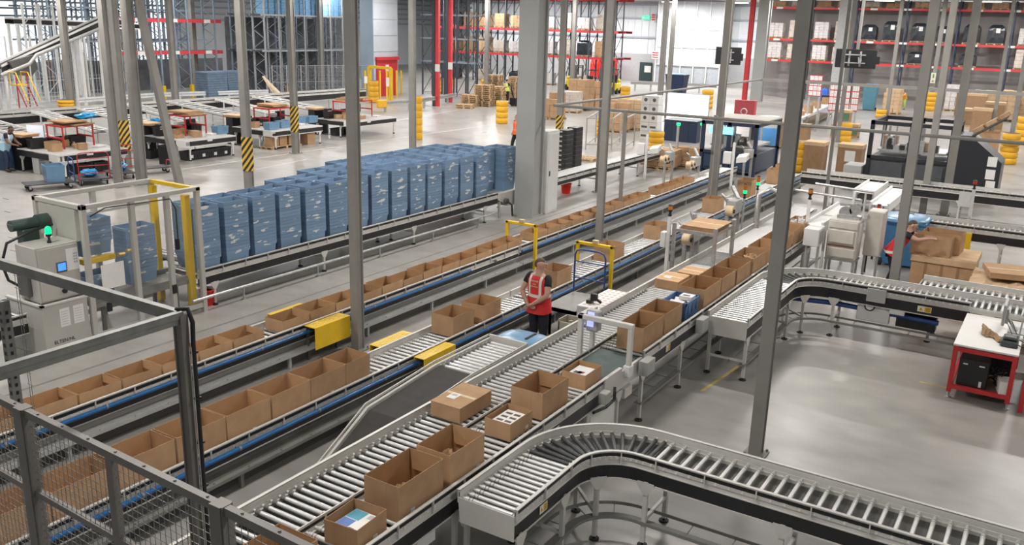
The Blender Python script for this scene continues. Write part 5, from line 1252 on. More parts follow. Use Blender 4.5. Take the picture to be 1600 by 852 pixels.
# red-beam racks, left
ya_, yb_ = 37.5, 46.0
rack('pallet_rack', 'blue-grey rack with red beams and yellow feet behind the left packing benches', 'y', ya_, yb_, -54.5, -1.3, [38.2, 40.6, 43.0, 45.4], [hz(-54.5, 42, 85), hz(-54.5, 42, 35)], 8.4, RACKB, REDR, foot=YEL, two_tone=True, rows=1, deck=GREYD, beamh=.24)
rack('pallet_rack', 'second blue-grey rack row standing behind the red-beam rack', 'y', ya_, 50, -62.6, -1.3, [37.6+1.3*i for i in range(10)], [3.6, 6.0], 8.4, RACKB, RACKB, deck=GREYD)
rack('pallet_rack', 'third blue-grey rack row farthest behind the red-beam rack', 'y', ya_, 54, -66.0, -1.3, [38+1.3*i for i in range(12)], [3.6, 6.0], 8.4, RACKB, RACKB)
# silver tower racks
tz = [hz(-50, 49.5, 81), hz(-50, 49.5, 26)]
rack('tower_rack', 'silver tower rack with zigzag bracing and blue crates at its top', 'y', 46.3, 56.2, -50.6, -1.2, [46.6, 48.0, 49.3, 50.6, 52.0, 53.4, 54.8, 56.1], tz, 8.4, RACKS, RACKS, deck=GREYD)
rack('tower_rack', 'dark tower rack standing behind the silver one', 'y', 46.3, 58, -53.0, -1.2, [46.6+1.1*i for i in range(10)], tz, 8.4, RACKB, RACKB, deck=GREYD)
k = 0
for y in [46.9+.62*i for i in range(15)]:
    for lv in range(3):
        crate('blue crate atop the silver tower rack, %s along in the %s layer' % (ORDN[k//3], ['bottom', 'middle', 'top'][lv]), -51.1, y, tz[1]+.12+lv*.42, 0, crate_shell(.7, .56, .40).mesh('plastic_crate', mat('sky_blue_crate_plastic', (.24, .48, .74), .45)) if k == 0 else bpy.data.objects[firstc].data, 'blue crates on the tower rack'); 
        if k == 0: firstc = [o.name for o in COL.objects if o.name.startswith('plastic_crate')][-1]
        k += 1
mb = MB(); mb.box((-54.6, 46.4, 0), (-54.5, 60, 5.7)); solo('dark_backdrop', mb, mat('dark_backdrop_grey', (.12, .125, .135), .6, noise=.25, scale=1.5), 'added dark backdrop standing for the dark depth behind the silver tower rack', 'partition', loc=(-54.5, 50, 0))  # added backdrop: darkens the depth behind the rack and hides the daylight wall
mb = MB(); mb.box((-61.9, 38, 0), (-61.7, 52, 2.3)); solo('dark_backdrop', mb, mat('dark_backdrop_grey', (.12, .125, .135)), 'added low dark backdrop standing for dark loads behind the left red-beam rack', 'partition', loc=(-61.8, 45, 0))  # added low backdrop in place of the dark loads behind the rack
# mesh guard around the tower racks
def fence(name, label, a, b, h, m, posts=6, wires=40, rails=(0.1,), cat='fence', wr=.006, pr=.03, hor=0):
    a = V((*a[:2], 0)); b = V((*b[:2], 0)); t = T(name, label, cat, a)
    for i in range(posts):
        p = a.lerp(b, i/(posts-1)); mb = MB(); mb.cb((p.x, p.y, 0), (pr*2, pr*2, h)); mb.build('post', m, t)
    mb = MB()
    for z in list(rails)+[h-.05]: mb.bar((a.x, a.y, z), (b.x, b.y, z), .03, .03)
    mb.build('rail', m, t)
    mb = MB()
    for i in range(wires):
        p = a.lerp(b, (i+.5)/wires); mb.box((p.x-wr, p.y-wr, .1), (p.x+wr, p.y+wr, h-.05))
    for i in range(hor): z = .1+(h-.15)*(i+.5)/hor; mb.bar((a.x, a.y, z), (b.x, b.y, z), wr*1.6, wr*1.6)
    mb.build('mesh_panel', m, t)
fence('mesh_fence', 'grey mesh guard in front of the silver tower rack', (-49.6, 46.2), (-46.8, 53.5), 2.4, RACKS, 8, 60, (.1, 1.2), hor=8)
WF = mat('white_fence_steel', (.72, .73, .74), .4)
p, q = at(0, 165), at(196, 152); fence('mesh_fence', 'tall white post fence across the far left daylight wall', p, q, 4.2, WF, 12, 40, (.1, 1.4, 2.8), wr=.008, pr=.04, hor=4)
# inclined belt conveyors high on the left
def incline(label, a, b, w=.7, legs=((.15, 0), (.55, 0), (.95, 0)), flat=None, th=.26):
    t = T('inclined_conveyor', label, 'conveyor', (a.x, a.y, 0)); pts = [a, b]+([flat] if flat else [])
    d = (b-a); d.z = 0; d.normalize(); nn = V((d.y, -d.x, 0))
    for sg in (-1, 1):
        mb = MB(); mb.sweep(pts, sg*w/2, sg*(w/2+.05), -.02, .10); mb.build('side_rail', WHITE, t)
        mb = MB(); mb.sweep(pts, sg*w/2, sg*(w/2+.04), -th, -.02); mb.build('side_panel', BLACK, t)
        mb = MB(); mb.sweep(pts, sg*w/2, sg*(w/2+.04), -th-.07, -th); mb.build('lower_rail', WHITE, t)
    mb = MB(); mb.sweep(pts, -w/2, w/2, -.06, -.03); mb.build('belt', BELT, t)
    for f, _ in legs:
        p = a.lerp(b, f)
        for sg in (-1, 1):
            q = p+nn*sg*(w/2+.03); mb = MB(); mb.box((q.x-.07, q.y-.07, 0), (q.x+.07, q.y+.07, q.z-th)); mb.build('leg', WHITE, t)
    return t
XI = -52.0
a, b = onx(-4, 104, XI), onx(160, 28, XI); c = onx(192, 32, XI); 
I1 = incline('steep black-sided belt conveyor rising to the right at the far left, drive box below it', a, b, .8, ((.02, 0), (.72, 0), (.985, 0)), c, .3)
mid = onx(24, 95, XI); mb = MB(); mb.prism([(-.75, .1), (.75, .45), (.85, -.35), (.45, -.75), (-.45, -.65)], (XI+.46, mid.y, mid.z-.1), (0, 1, 0), (0, 0, 1), (.25, 0, 0)); mb.build('drive_box', GREYD, I1)
a, b, c = onx(2, 118, XI+.9), onx(52, 90, XI+.9), onx(158, 44, XI+.9); t = T('pipe_duct', 'bent grey duct running below the steep left conveyor', 'duct', (a.x, a.y, 0)); a2 = onx(46, 100, XI+.9); mb = MB(); mb.tube([a, a2, onx(57, 86, XI+.9), c], .10, 8); mb.build('duct', GREYL, t)
for f in (a2, c): mb = MB(); mb.cb((f.x, f.y, 0), (.06, .06, f.z)); mb.build('leg', WHITE, t)
XI2 = -60.0
a, b = onx(-6, 38, XI2), onx(14, 29, XI2); incline('level black-sided conveyor high along the daylight wall', b, onx(215, 38, XI2), 1.0, ((.02, 0), (.5, 0), (.9, 0)), None, .3)
# truss legs
for i, px in enumerate((40, 62)):
    p = onx(px, 60, XI2+1); t = T('trestle', '%s white braced trestle under the level conveyor' % ('left' if i == 0 else 'right'), 'trestle', (p.x, p.y, 0)); mb = MB(); upright_frame(mb, p.x, p.y, 'y', 1.1, 6.2, .12); mb.build('frame', WF, t)
# wheeled steps in yellow and red at the left edge
t = T('rolling_steps', 'yellow-topped rolling steps with red cross bars at the far left edge', 'steps', at(4, 178)+V((2.4, 0, 0)))
p = at(4, 178)+V((2.4, 0, 0))
mb = MB()
for sg in (-.45, .45): mb.bar((p.x+1.6, p.y+sg, .1), (p.x, p.y+sg, 2.6), .07, .07); mb.bar((p.x, p.y+sg, .1), (p.x, p.y+sg, 3.6), .07, .07)
mb.build('side_frame', RED, t)
for i in range(9):
    f = (i+.5)/9; mb = MB(); mb.box((p.x+1.6*(1-f)-.14, p.y-.45, .1+2.5*f), (p.x+1.6*(1-f)+.14, p.y+.45, .14+2.5*f)); mb.build('tread', GREYL, t)
mb = MB(); mb.box((p.x-.9, p.y-.5, 2.55), (p.x+.05, p.y+.5, 2.65)); mb.build('platform', YEL, t)
mb = MB()
t.scale = (.68, .68, .68)
for sg in (-.5, .5): mb.tube([(p.x-.9, p.y+sg, 2.6), (p.x-.9, p.y+sg, 3.6), (p.x+.1, p.y+sg, 3.6), (p.x+1.5, p.y+sg, 1.4)], .05, 6)
mb.build('handrail', YEL, t)
# column guards: stacked yellow plastic rings
def barrel_mesh(n=4, r=.34, h=1.1):
    mb = MB(); hh = h/n; 
    for i in range(n):
        z = i*hh; mb.lathe([(r*.9, z+.005), (r, z+.04), (r, z+hh-.04), (r*.9, z+hh-.005)], (0, 0, 0), 20, 0)
        for a in range(4):
            an = a*PI/2+.4; mb.box((r*math.cos(an)-.05, r*math.sin(an)-.05, z+.06), (r*math.cos(an)+.03, r*math.sin(an)+.03, z+hh-.06), 1) if False else None
    mb.lathe([(r*.88, 0), (r*.88, h)], (0, 0, 0), 16, 1)
    return mb
BARM = barrel_mesh().mesh('column_guard', [YELB, GREYD])
def barrel(label, px, py, top=None, n=4, sc=1.0):
    p = at(px, py); h = 1.1*sc if top is None else max(.5, hz(p.x, p.y, top)); me = BARM if top is None and sc == 1 else barrel_mesh(n, .36*sc, h).mesh('column_guard', [YELB, GREYD])
    t = bpy.data.objects.new('column_guard', me); COL.objects.link(t); t.location = p; ORG[t.name] = p; return tag(t, label, 'column guard', 'yellow column guards')
barrel('yellow ribbed guard standing alone in the grey aisle before the pallet stacks', 784, 193, 157, 4, 1.0)
barrel('yellow ribbed guard at the foot of the column behind the tote line', 1024, 240, 205, 4)
barrel('yellow ribbed guard at the foot of the column by the white monitors', 1104, 169, 140, 4, 1.2)
barrel('yellow ribbed guard at the column beside the green-banded cartons', 1318, 222, 191, 3)
barrel('yellow ribbed guard under the evacuation sign column', 1453, 173, 144, 4)
barrel('nearer yellow ribbed guard at the right edge by the tall carton stacks', 1573, 256, 208, 5, 1.1)
barrel('farther yellow ribbed guard at the right edge, beyond the nearer one', 1597, 223, 182, 4, 1.2)
barrel('yellow guard on the column behind the red-board display', 1376, 184, 171, 2)
barrel('yellow ribbed guard beside the columns left of the big near column', 1245, 268, 220, 4)
barrel('yellow guard with dark cap by the broad column of the left packing area', 105, 177, 156, 4, 1.3)
barrel('yellow guard ring behind the hazard-wrapped left column', 455, 148, 133, 3, 1.0)
barrel('yellow guard under the column behind the yellow forklift', 893, 160, 143, 2)
barrel('yellow guard by the grey column among the pallets', 976, 165, 135, 4)
barrel('yellow guard rings beside the red-framed yellow gate', 584, 160, 126, 4)
barrel('yellow guard at the red rack upright, left one', 684, 146, 120, 4)
barrel('yellow guard at the red rack upright, right one', 705, 134, 122, 3)
barrel('yellow guard peeping past the stacked pallets', 757, 134, 124, 2)
barrel('tall yellow strip guard at the column behind the tote stacks', 654, 218, 150, 6, .55)
barrel('yellow guard behind the pallets with cartons, below the near beam', 941, 212, 185, 4)
# grey cabin and red door with yellow gate
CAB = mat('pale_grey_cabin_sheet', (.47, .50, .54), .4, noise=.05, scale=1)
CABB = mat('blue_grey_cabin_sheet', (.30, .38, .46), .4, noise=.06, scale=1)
t = T('cabin_tower', 'tall pale grey sheet tower behind the yellow gate and red door', 'cabin', (-47, 54, 0))
def yat(px, X):
    lo, hi = 20., 90.
    for _ in range(40):
        m = (lo+hi)/2
        if proj((X, m, 1))[0] < px: lo = m
        else: hi = m
    return (lo+hi)/2
TY0, TY1 = yat(585, -46.2), yat(622, -46.2)
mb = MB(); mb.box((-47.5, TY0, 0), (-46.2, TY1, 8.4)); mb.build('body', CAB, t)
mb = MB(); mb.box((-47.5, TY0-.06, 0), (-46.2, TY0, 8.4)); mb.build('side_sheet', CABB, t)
for i in range(6): mb = MB(); mb.box((-46.2, TY0, 1.2*i+1.0), (-46.17, TY1, 1.2*i+1.03)); mb.build('seam', GREYL, t)
t = T('roll_door', 'red roll door in the foot of the tall grey tower', 'door', (-46.1, 54, 0))
mb = MB(); mb.box((-46.16, TY0+.2, 0), (-46.08, TY1-.2, 2.75)); mb.build('door_leaf', RED, t)
mb = MB(); mb.box((-46.16, TY0+.1, 2.75), (-45.95, TY1-.1, 3.0)); mb.build('door_box', RED, t)
mb = MB(); mb.quad((-46.07, TY0+1.2, 1.9), (-46.07, TY0+1.6, 1.9), (-46.07, TY0+1.6, 2.4), (-46.07, TY0+1.2, 2.4)); mb.build('paper_sheet', PAPER, t)
t = T('safety_gate', 'yellow steel gate frame standing before the red roll door', 'gate', (-44.9, 52.5, 0))
g0, g1 = at(578, 158), at(611, 162); hg = hz(g0.x, g0.y, 104)
for p in (g0, g1): mb = MB(); mb.cb((p.x, p.y, 0), (.22, .22, hg)); mb.build('post', YEL, t)
mb = MB(); mb.bar((g0.x, g0.y, hg), (g1.x, g1.y, hg), .18, .18); mb.build('top_bar', YEL, t)
for i, (px, py) in enumerate(((571, 155), (594, 155), (605, 166), (620, 153), (627, 148))):
    p = at(px, py); t = T('bollard_post', '%s slim yellow post from the left by the red roll door' % ORDN[i], 'post', p, 0, 'slim yellow posts'); h = hz(p.x, p.y, 110); mb = MB(); mb.cb((p.x, p.y, 0), (.10, .10, h)); mb.build('post', YEL, t)
    if i in (0, 2): mb = MB(); mb.box((p.x+.05, p.y-.16, h*.55), (p.x+.07, p.y+.16, h*.8)); mb.build('paper_sign', PAPER, t)
# armco barriers
def armco(label, pts, z=.42, m=GALV, posts=4, yellow_end=False):
    P = [V((*p[:2], 0)) for p in pts]; t = T('crash_barrier', label, 'barrier', P[0])
    mb = MB()
    for dz in (-.11, .05): mb.sweep(P, -.04, .04, z+dz, z+dz+.11); mb.sweep(P, -.02, .02, z-.02, z+.06)
    mb.build('beam', m, t)
    tot, f = resample(P)
    for i in range(posts):
        p, d = f(tot*(i+.3)/posts); n = V((d.y, -d.x, 0)); mb = MB(); mb.cb((p.x-n.x*.1, p.y-n.y*.1, 0), (.12, .12, z+.1)); mb.build('post', m, t)
    if yellow_end: mb = MB(); d = (P[1]-P[0]).normalized(); mb.bar(P[0]+V((0, 0, z))-d*.1, P[0]+V((0, 0, z))+d*.6, .3, .5, bv=.05); mb.build('end_cap', YELB, t)
    return t
armco('grey crash barrier with yellow end running to the red rack uprights', [at(592, 176), at(650, 172), at(713, 160)], .55, yellow_end=True, posts=5)
armco('grey crash barrier behind the left benches by the yellow column guard', [at(0, 196), at(70, 187)], .6)
armco('long pale barrier behind the second and third benches', [at(125, 173), at(250, 163), at(420, 157)], .6, WF, 8)
armco('white crash barrier before the far green door', [at(985, 142), at(1045, 143), at(1110, 146)], .7, GALV, 5)
# pallet loads
WRAP = mat('stretch_wrapped_boxes', (.60, .53, .46), .35, noise=.15, scale=4, rand=.12); WRAPW = mat('white_wrapped_load', (.68, .64, .63), .35, noise=.12, scale=4, rand=.06); WRAPB = mat('black_wrapped_load', (.022, .027, .034), .28, noise=.3, scale=3); WRAPBL = mat('blue_wrapped_load', (.13, .19, .27), .4, noise=.2, scale=3)
def load_mesh(key, kind, s, m, seed):
    k = ('load', key)
    if k in RME: return RME[k]
    R = random.Random(seed); mb = MB(); nx, ny, nz = kind
    for iz in range(nz):
        for ix in range(nx):
            for iy in range(ny):
                if iz == nz-1 and R.random() < .18: continue
                j = lambda: R.uniform(-.012, .012)
                mb.box((-s[0]/2+ix*s[0]/nx+.006+j(), -s[1]/2+iy*s[1]/ny+.006+j(), iz*s[2]/nz+.004), (-s[0]/2+(ix+1)*s[0]/nx-.006+j(), -s[1]/2+(iy+1)*s[1]/ny-.006+j(), (iz+1)*s[2]/nz-.002), 0, None, .012)
    RME[k] = mb.mesh('stacked_cartons', m); return RME[k]
LM = {'brown': (CARD, (2, 2, 4)), 'wrap': (WRAP, (2, 3, 5)), 'white': (WRAPW, (3, 2, 6)), 'pale': (CARD_L, (3, 2, 6)), 'flat': (WOOD, (1, 1, 9)), 'blue': (WRAPBL, (1, 1, 12))}
palm = pallet('x', 0, 0, -50); bpy.data.objects.remove(palm); PALM = RME['pal', (1.2, 1.0)]
def load(label, x, y, z, kind, h, rz=0, s=(1.15, .98), sticker=False, group=None, seed=1):
    t = T('pallet_load', label, 'pallet load', (x, y, z), rz, group)
    inst('pallet', PALM, t, (x, y, z))
    if kind == 'black':
        k = ('load', 'black', round(h, 1))
        if k not in RME:
            mb = MB(); a, b = s[0]/2, s[1]/2; R = random.Random(5)
            prof = [(1.0, 0), (1.02, h*.3), (1.0, h*.7), (.96, h*.82), (.70, h*.95), (.55, h)]
            vs = []; 
            for f, zz in prof:
                for i in range(16):
                    an = 2*PI*i/16; c_, s_ = math.cos(an), math.sin(an); e = max(abs(c_), abs(s_)); jj = R.uniform(.97, 1.03); vs.append((a*f*c_/e*jj, b*f*s_/e*jj, .14+zz))
            fs = [[q*16+i, q*16+(i+1) % 16, (q+1)*16+(i+1) % 16, (q+1)*16+i] for q in range(5) for i in range(16)]+[list(range(80, 96))]
            mb.add(vs, fs, 0, False); RME[k] = mb.mesh('wrapped_load', WRAPB)
        inst('wrapped_load', RME[k], t, (x, y, z))
    else:
        m, n = LM[kind]; inst('stacked_cartons', load_mesh((kind, round(h, 1), s), n, (s[0], s[1], h), m, seed), t, (x, y, z+.137))
    if sticker:
        mb = MB(); mb.box((x-.02, y-s[1]/2-.03, z+.14+h*.55), (x+.28, y-s[1]/2-.02, z+.14+h*.8)); mb.build('paper_label', PAPER, t)
    return t
R = random.Random(12)
for i, (px, py, kd, h) in enumerate(((92, 122, 'brown', 1.9), (108, 128, 'wrap', 1.2), (150, 126, 'flat', 1.9), (128, 110, 'brown', 2.2))):
    p = at(px, py+14); load('%s pallet load from the left behind the white post fence' % ORDN[i], p.x-.4, p.y, 0, kd, h, .3, group='loads behind the white fence', seed=i)
p = at(338, 160); 
for i in range(2): load('%s blue strapped pallet stack between the yellow rack feet' % ('left' if i == 0 else 'right'), p.x-.6-.2*i, p.y+.2+1.9*i, 0, 'blue', 1.9, 0, (1.3, 1.7))
p = at(437, 163); t = T('plank_stack', 'pale wooden boards leaning in front of the silver tower rack', 'boards', p); 
for i in range(4): mb = MB(); mb.bar((p.x+.5+.1*i, p.y+.2*i-.3, .02), (p.x-.5+.1*i, p.y+.2*i-.9, 1.9-.25*i), .5, .05); mb.build('board', mat('pale_board', (.62, .5, .36), .7), t)
# dark tower with red uprights and red shuttle racks
for i, (px, py) in enumerate(((683, 166), (703, 160))):
    p = at(px, py); t = T('rack_upright', '%s tall red rack upright behind the crash barrier' % ('left' if i == 0 else 'right'), 'upright', p); mb = MB(); mb.box((p.x-.12, p.y-.10, 0), (p.x+.16, p.y+.10, 8.4)); mb.build('post', REDR, t); mb = MB(); mb.box((p.x-.32, p.y-.16, 0), (p.x-.12, p.y+.16, 8.4)); mb.build('dark_post', RACKD, t)  # second post in dark rack steel beside the red one
    mb = MB(); mb.box((p.x-.1, p.y-.13, 2.4), (p.x+.3, p.y-.115, 2.9)); mb.build('paper_sign', PAPER, t)
rack('tower_rack', 'dark blue tower rack with cross bracing left of the red uprights', 'x', -45.6, -40.0, 58.5, 1.3, [-45.4, -44.4, -43.2, -42.0, -40.9, -40.1], [2.6, 4.4, 6.2, 7.8], 8.4, RACKD, RACKB, deck=None)
sz = [hz(-47, 76, 88), hz(-47, 76, 48), 8.0]
rack('shuttle_rack', 'dark rack with red rails loaded with brown boxes in the far middle', 'x', -57.5, -37.0, 77.0, 1.6, [-57+1.9*i for i in range(11)], sz, 8.4, RACKD, REDR, beamh=.22, deck=GREYD, rows=2)
for lv in range(2):
    for i in range(10):
        kd = ['brown', 'wrap', 'white', 'brown', 'black', 'wrap', 'pale', 'brown', 'white', 'wrap'][(i*3+lv*4) % 10]
        load('%s load along the %s red rail of the far middle rack' % (ORDN[i], ['lower', 'upper'][lv]), -56.0+1.9*i, 77.8, sz[lv]+.226, kd, R.uniform(1.0, 1.5), 0, group='loads on the far middle rack', seed=i)
for i in range(5): load('%s load from the left on the floor under the far middle rack' % ORDN[i], -56.05+3.8*i, 77.8, 0, ['black', 'wrap', 'black', 'white', 'wrap'][i], 1.0, 0, group='loads under the far middle rack')
# stacks of empty pallets
def pallet_pile(label, px, py, n, rz=0):
    p = at(px, py)
    for i in range(n): pallet('wooden pallet, %s from the bottom of %s' % (ORDN[i], label), p.x+R.uniform(-.05, .05), p.y+R.uniform(-.05, .05), i*.137, rz+R.uniform(-.05, .05), group='empty wooden pallets')
pallet_pile('the low pile left of the column', 736, 166, 6, .3); pallet_pile('the tall pile at the column', 757, 166, 11, .25); pallet_pile('the tall pile right of the column', 775, 165, 10, .3); pallet_pile('the rear pile behind the lime vest', 808, 156, 13, .2); pallet_pile('the low heap before the piles', 726, 169, 2, .4); pallet_pile('the rear pile left of the lime vest', 772, 152, 13, .2)
t = T('pallet_truck', 'dark hand pallet truck beside the person in a lime vest', 'pallet truck', at(803, 166)); p = at(803, 166)
mb = MB(); mb.box((p.x-.27, p.y, .0), (p.x-.10, p.y+1.2, .16)); mb.box((p.x+.10, p.y, .0), (p.x+.27, p.y+1.2, .16)); mb.build('forks', GREYD, t); mb = MB(); mb.box((p.x-.25, p.y-.2, .1), (p.x+.25, p.y, .6)); mb.build('body', BLACK, t); mb = MB(); mb.bar((p.x, p.y-.1, .6), (p.x, p.y-.5, 1.5), .06, .06); mb.tube([(p.x-.2, p.y-.5, 1.4), (p.x-.15, p.y-.52, 1.6), (p.x+.15, p.y-.52, 1.6), (p.x+.2, p.y-.5, 1.4)], .02, 6); mb.build('handle', BLACK, t)
# ---------------------------------------------------------------- around the middle lines
# bent yellow step guards over the air pipes
def step_guard(label, x, y0, y1, ztop, top_w, drop, lipw=.0, back=False):
    t = T('step_guard', label, 'guard', (x, y0, 0))
    mb = MB()
    prof = [(0, ztop), (top_w, ztop), (top_w, ztop-drop), (top_w-.012, ztop-drop), (top_w-.012, ztop-.012), (0, ztop-.012)]
    if lipw: prof = [(0, ztop), (top_w, ztop), (top_w, ztop-drop), (top_w-.012, ztop-drop), (top_w-.012, ztop-.10), (top_w-.012, ztop-.012), (.012, ztop-.012), (.012, ztop-lipw), (0, ztop-lipw)]
    mb.prism(prof, (x, y0, 0), (1, 0, 0), (0, 0, 1), (0, y1-y0, 0)); sh = mb.build('sheet', YEL, t)
    mb = MB(); n = max(4, int((y1-y0)/.07))
    for i in range(n): mb.bar((x+.05, y0+.04+i*(y1-y0-.08)/n, ztop+.002), (x+top_w-.05, y0+.075+i*(y1-y0-.08)/n, ztop+.002), .014, .006)
    mb.build('tread_ribs', mat('worn_yellow', (.80, .62, .2), .35), t)
    mb = MB()
    for y in (y0+.08, y1-.08): mb.box((x+.02, y-.02, 0), (x+.06, y+.02, ztop-.012))
    mb.build('bracket', GREYD, t)
def guard_at(label, l, f, r, drop, lipw):
    a, b, c = at(*l, .66), at(*f, .66), at(*r, .66); step_guard(label, a.x, b.y, c.y, .66, b.x-a.x, drop, lipw)
guard_at('tall yellow step guard over the pipe of the low carton line', (475, 507), (492.5, 513.5), (542.5, 492), .40, .06)
guard_at('yellow rear step guard on the far side of the low carton line', (419, 490), (430, 494), (477, 475.5), .14, .14)
guard_at('yellow step guard over the pipe of the nearer line, right of the row of cartons', (647.5, 557), (663, 562), (712.5, 538.5), .30, .06)
guard_at('yellow rear step guard on the far side of the nearer line', (580.5, 537), (598, 544), (647.5, 521), .16, .16)
def hoop(label, x0, x1, y, z1, m=YEL):
    t = T('height_hoop', label, 'hoop', ((x0+x1)/2, y, 0))
    for x in (x0, x1): mb = MB(); mb.box((x-.035, y-.035, 0), (x+.035, y+.035, z1)); mb.build('post', m, t)
    mb = MB(); mb.box((x0-.035, y-.035, z1-.07), (x1+.035, y+.035, z1), bv=.01); mb.build('cross_bar', m, t)
    mb = MB(); mb.box(((x0+x1)/2-.05, y-.04, z1), ((x0+x1)/2+.08, y+.04, z1+.07)); mb.build('sensor', mat('beige_plastic', (.6, .47, .27), .5), t)
hoop('yellow hoop standing over the low carton line', -11.38, -10.56, 18.05, 1.12)
hoop('yellow hoop standing over the middle carton line behind the hooped cart', -8.98, -8.12, 17.25, 1.12)
# flat cart beside the worker
cart('grey-decked cart with blue hooped handle beside the red-vested worker', -7.42, 14.22, PI/2, BLUE, 1.15, .66, 1.62, 2, dk=.72, col=mat('grey_deck_board', (.23, .225, .21), .45, noise=.12, scale=4))
# recycling bin with lid
def wheelie(label, x, y, rz, h=1.0, w=.62, d=.75, lid=0.0, m=BINBLUE, body=None):
    t = T('wheeled_bin', label, 'bin', (x, y, 0), rz); a, b = w/2, d/2; hb = h-.08
    mb = MB(); vs = [(-a*.8, -b*.75, .06), (a*.8, -b*.75, .06), (a*.8, b*.75, .06), (-a*.8, b*.75, .06), (-a, -b, hb), (a, -b, hb), (a, b, hb), (-a, b, hb)]
    mb.add(vs, [[3, 2, 1, 0], [0, 1, 5, 4], [1, 2, 6, 5], [2, 3, 7, 6], [3, 0, 4, 7], [4, 5, 6, 7]]); mb.box((-a-.025, -b-.025, hb-.05), (a+.025, b+.025, hb)); mb.build('body', body or m, t, local=True)
    M = Matrix.Translation((0, b, hb)) @ Matrix.Rotation(lid, 4, 'X') @ Matrix.Translation((0, -b, 0))
    mb = MB(M); n = 6; rings = [(1.06, .0), (1.06, .025), (1.0, .05), (.86, .075), (.5, .095), (.02, .1)]; vs = []
    for f, z in rings:
        for i in range(16): an = 2*PI*(i+.5)/16; c_, s_ = math.cos(an), math.sin(an); e = max(abs(c_), abs(s_))**.75; vs.append((a*f*c_/e, b*f*s_/e, z))
    fs = [[q*16+i, q*16+(i+1) % 16, (q+1)*16+(i+1) % 16, (q+1)*16+i] for q in range(5) for i in range(16)]
    mb.add(vs, fs, 0, True); mb.box((-.15, -b*.35, .088), (.15, -b*.25, .108), 1); mb.build('lid', [mat('pale_blue_lid', (.17, .33, .50), .28, noise=.05), RUBBER], t, local=True)
    mb = MB(); mb.tube([(-a*.7, b+.02, hb-.02), (-a*.7, b+.09, hb-.01), (a*.7, b+.09, hb-.01), (a*.7, b+.02, hb-.02)], .016, 6); mb.build('handle', body or m, t, local=True)
    for sg in (-1, 1): mb = MB(); mb.cyl((sg*a*.75, b*.75, .1), (sg*a*.95, b*.75, .1), .1, 14); mb.build('wheel', RUBBER, t, local=True)
    return t
wheelie('blue wheeled bin with pale closed lid between the spur and the red-vested worker', -6.74, 11.27, math.radians(90), 1.06, .58, .80, 0, DKBLUE, DKBLUE)
wheelie('blue wheeled bin standing behind the column by the bending worker', at(1396, 424).x, at(1396, 424).y+.9, math.radians(180), 1.3, 1.05, 1.1, math.radians(0), BINBLUE)
BEI = mat('beige_moulding', (.40, .36, .27), .5)
t = T('scanner_cradle', 'beige three-sided scanner cradle on a post beside the inner lane', 'cradle', (-6.5, 12.3, 0))
mb = MB(); mb.box((-6.62, 12.15, .93), (-6.60, 12.45, 1.13)); mb.box((-6.62, 12.43, .93), (-6.40, 12.45, 1.13)); mb.box((-6.62, 12.15, .93), (-6.40, 12.17, 1.09)); mb.build('shell', BEI, t); mb = MB(); mb.cb((-6.5, 12.3, 0), (.05, .05, .94)); mb.build('post', ALU, t); mb = MB(); mb.cyl((-6.48, 12.33, .94), (-6.48, 12.33, 1.08), .035, 10); mb.build('holder', BEI, t)
# white portal frame with scanner over the green belt
SY = at(969, 580, 1.0).y-10.55; SZ = hz(-4.80, 10.55+SY, 507)-1.77
t = T('scanner_portal', 'white portal frame with lit scanner display over the green belt', 'scanner frame', (-5.2, 10.9, 0))
for x, y, z0 in ((-4.80, 10.55, .95), (-5.60, 10.55, .95), (-5.60, 10.95, .95)): mb = MB(); mb.box((x-.035, y+SY-.035, z0), (x+.035, y+SY+.035, 1.70+SZ), bv=.006); mb.build('post', ALU, t)
mb = MB(); mb.box((-5.64, 10.51+SY, 1.70+SZ), (-4.76, 10.59+SY, 1.77+SZ), bv=.006); mb.box((-5.64, 10.51+SY, 1.70+SZ), (-5.56, 11.0+SY, 1.77+SZ)); mb.build('cross_bar', ALU, t)
mb = MB(); mb.box((-5.56, 10.62+SY, 1.50+SZ), (-5.36, 10.76+SY, 1.82+SZ), bv=.02); mb.build('scanner_head', GREYL, t)
mb = MB(); mb.box((-5.52, 10.6+SY, 1.70+SZ), (-5.42, 10.62+SY, 1.80+SZ)); mb.box((-5.53, 10.6+SY, 1.58+SZ), (-5.43, 10.62+SY, 1.66+SZ)); mb.build('display', mat('violet_display', (.30, .35, .95), .3, noise=0, emit=1.5), t)
mb = MB(); mb.box((-4.86, 10.48+SY, .95), (-4.75, 10.62+SY, 1.12), bv=.01); mb.build('junction_box', WHITE, t); mb = MB(); mb.tube([(-4.78, 10.5, .95), (-4.74, 10.42, .8), (-4.76, 10.2, .76), (-4.80, 9.9, .78)], .022, 8); mb.build('hose', BLACK, t)
t = T('console_table', 'white-topped console with printed grid and small black scanner, beside the inner lane', 'table', (-6.45, 12.0, 0))
CZ = 1.2
while at(933, 485, CZ).x < -6.34: CZ += .01
q0, q1, q2 = at(904, 475.6, CZ), at(933, 485, CZ), at(989.5, 459, CZ)
CX0, CX1, CY0, CY1 = q0.x, q1.x, (q0.y+q1.y)/2, q2.y
mb = MB(); mb.box((CX0, CY0, CZ-.02), (CX1, CY1, CZ), bv=.004); mb.build('table_top', PAPER, t)
mb = MB()
for i in range(9):
    for j in range(4): mb.box((CX0+.05+j*.1, CY0+.08+i*.13, CZ+.0), (CX0+.11+j*.1, CY0+.15+i*.13, CZ+.001))
mb.build('printed_grid', mat('pink_print', (.62, .45, .43), .6), t)
mb = MB(); mb.box((CX0+.0, CY0, CZ-.26), (CX1, CY0+.02, CZ-.02)); mb.box((CX1-.02, CY0, CZ-.26), (CX1, CY1, CZ-.02)); mb.build('apron', ALU, t)
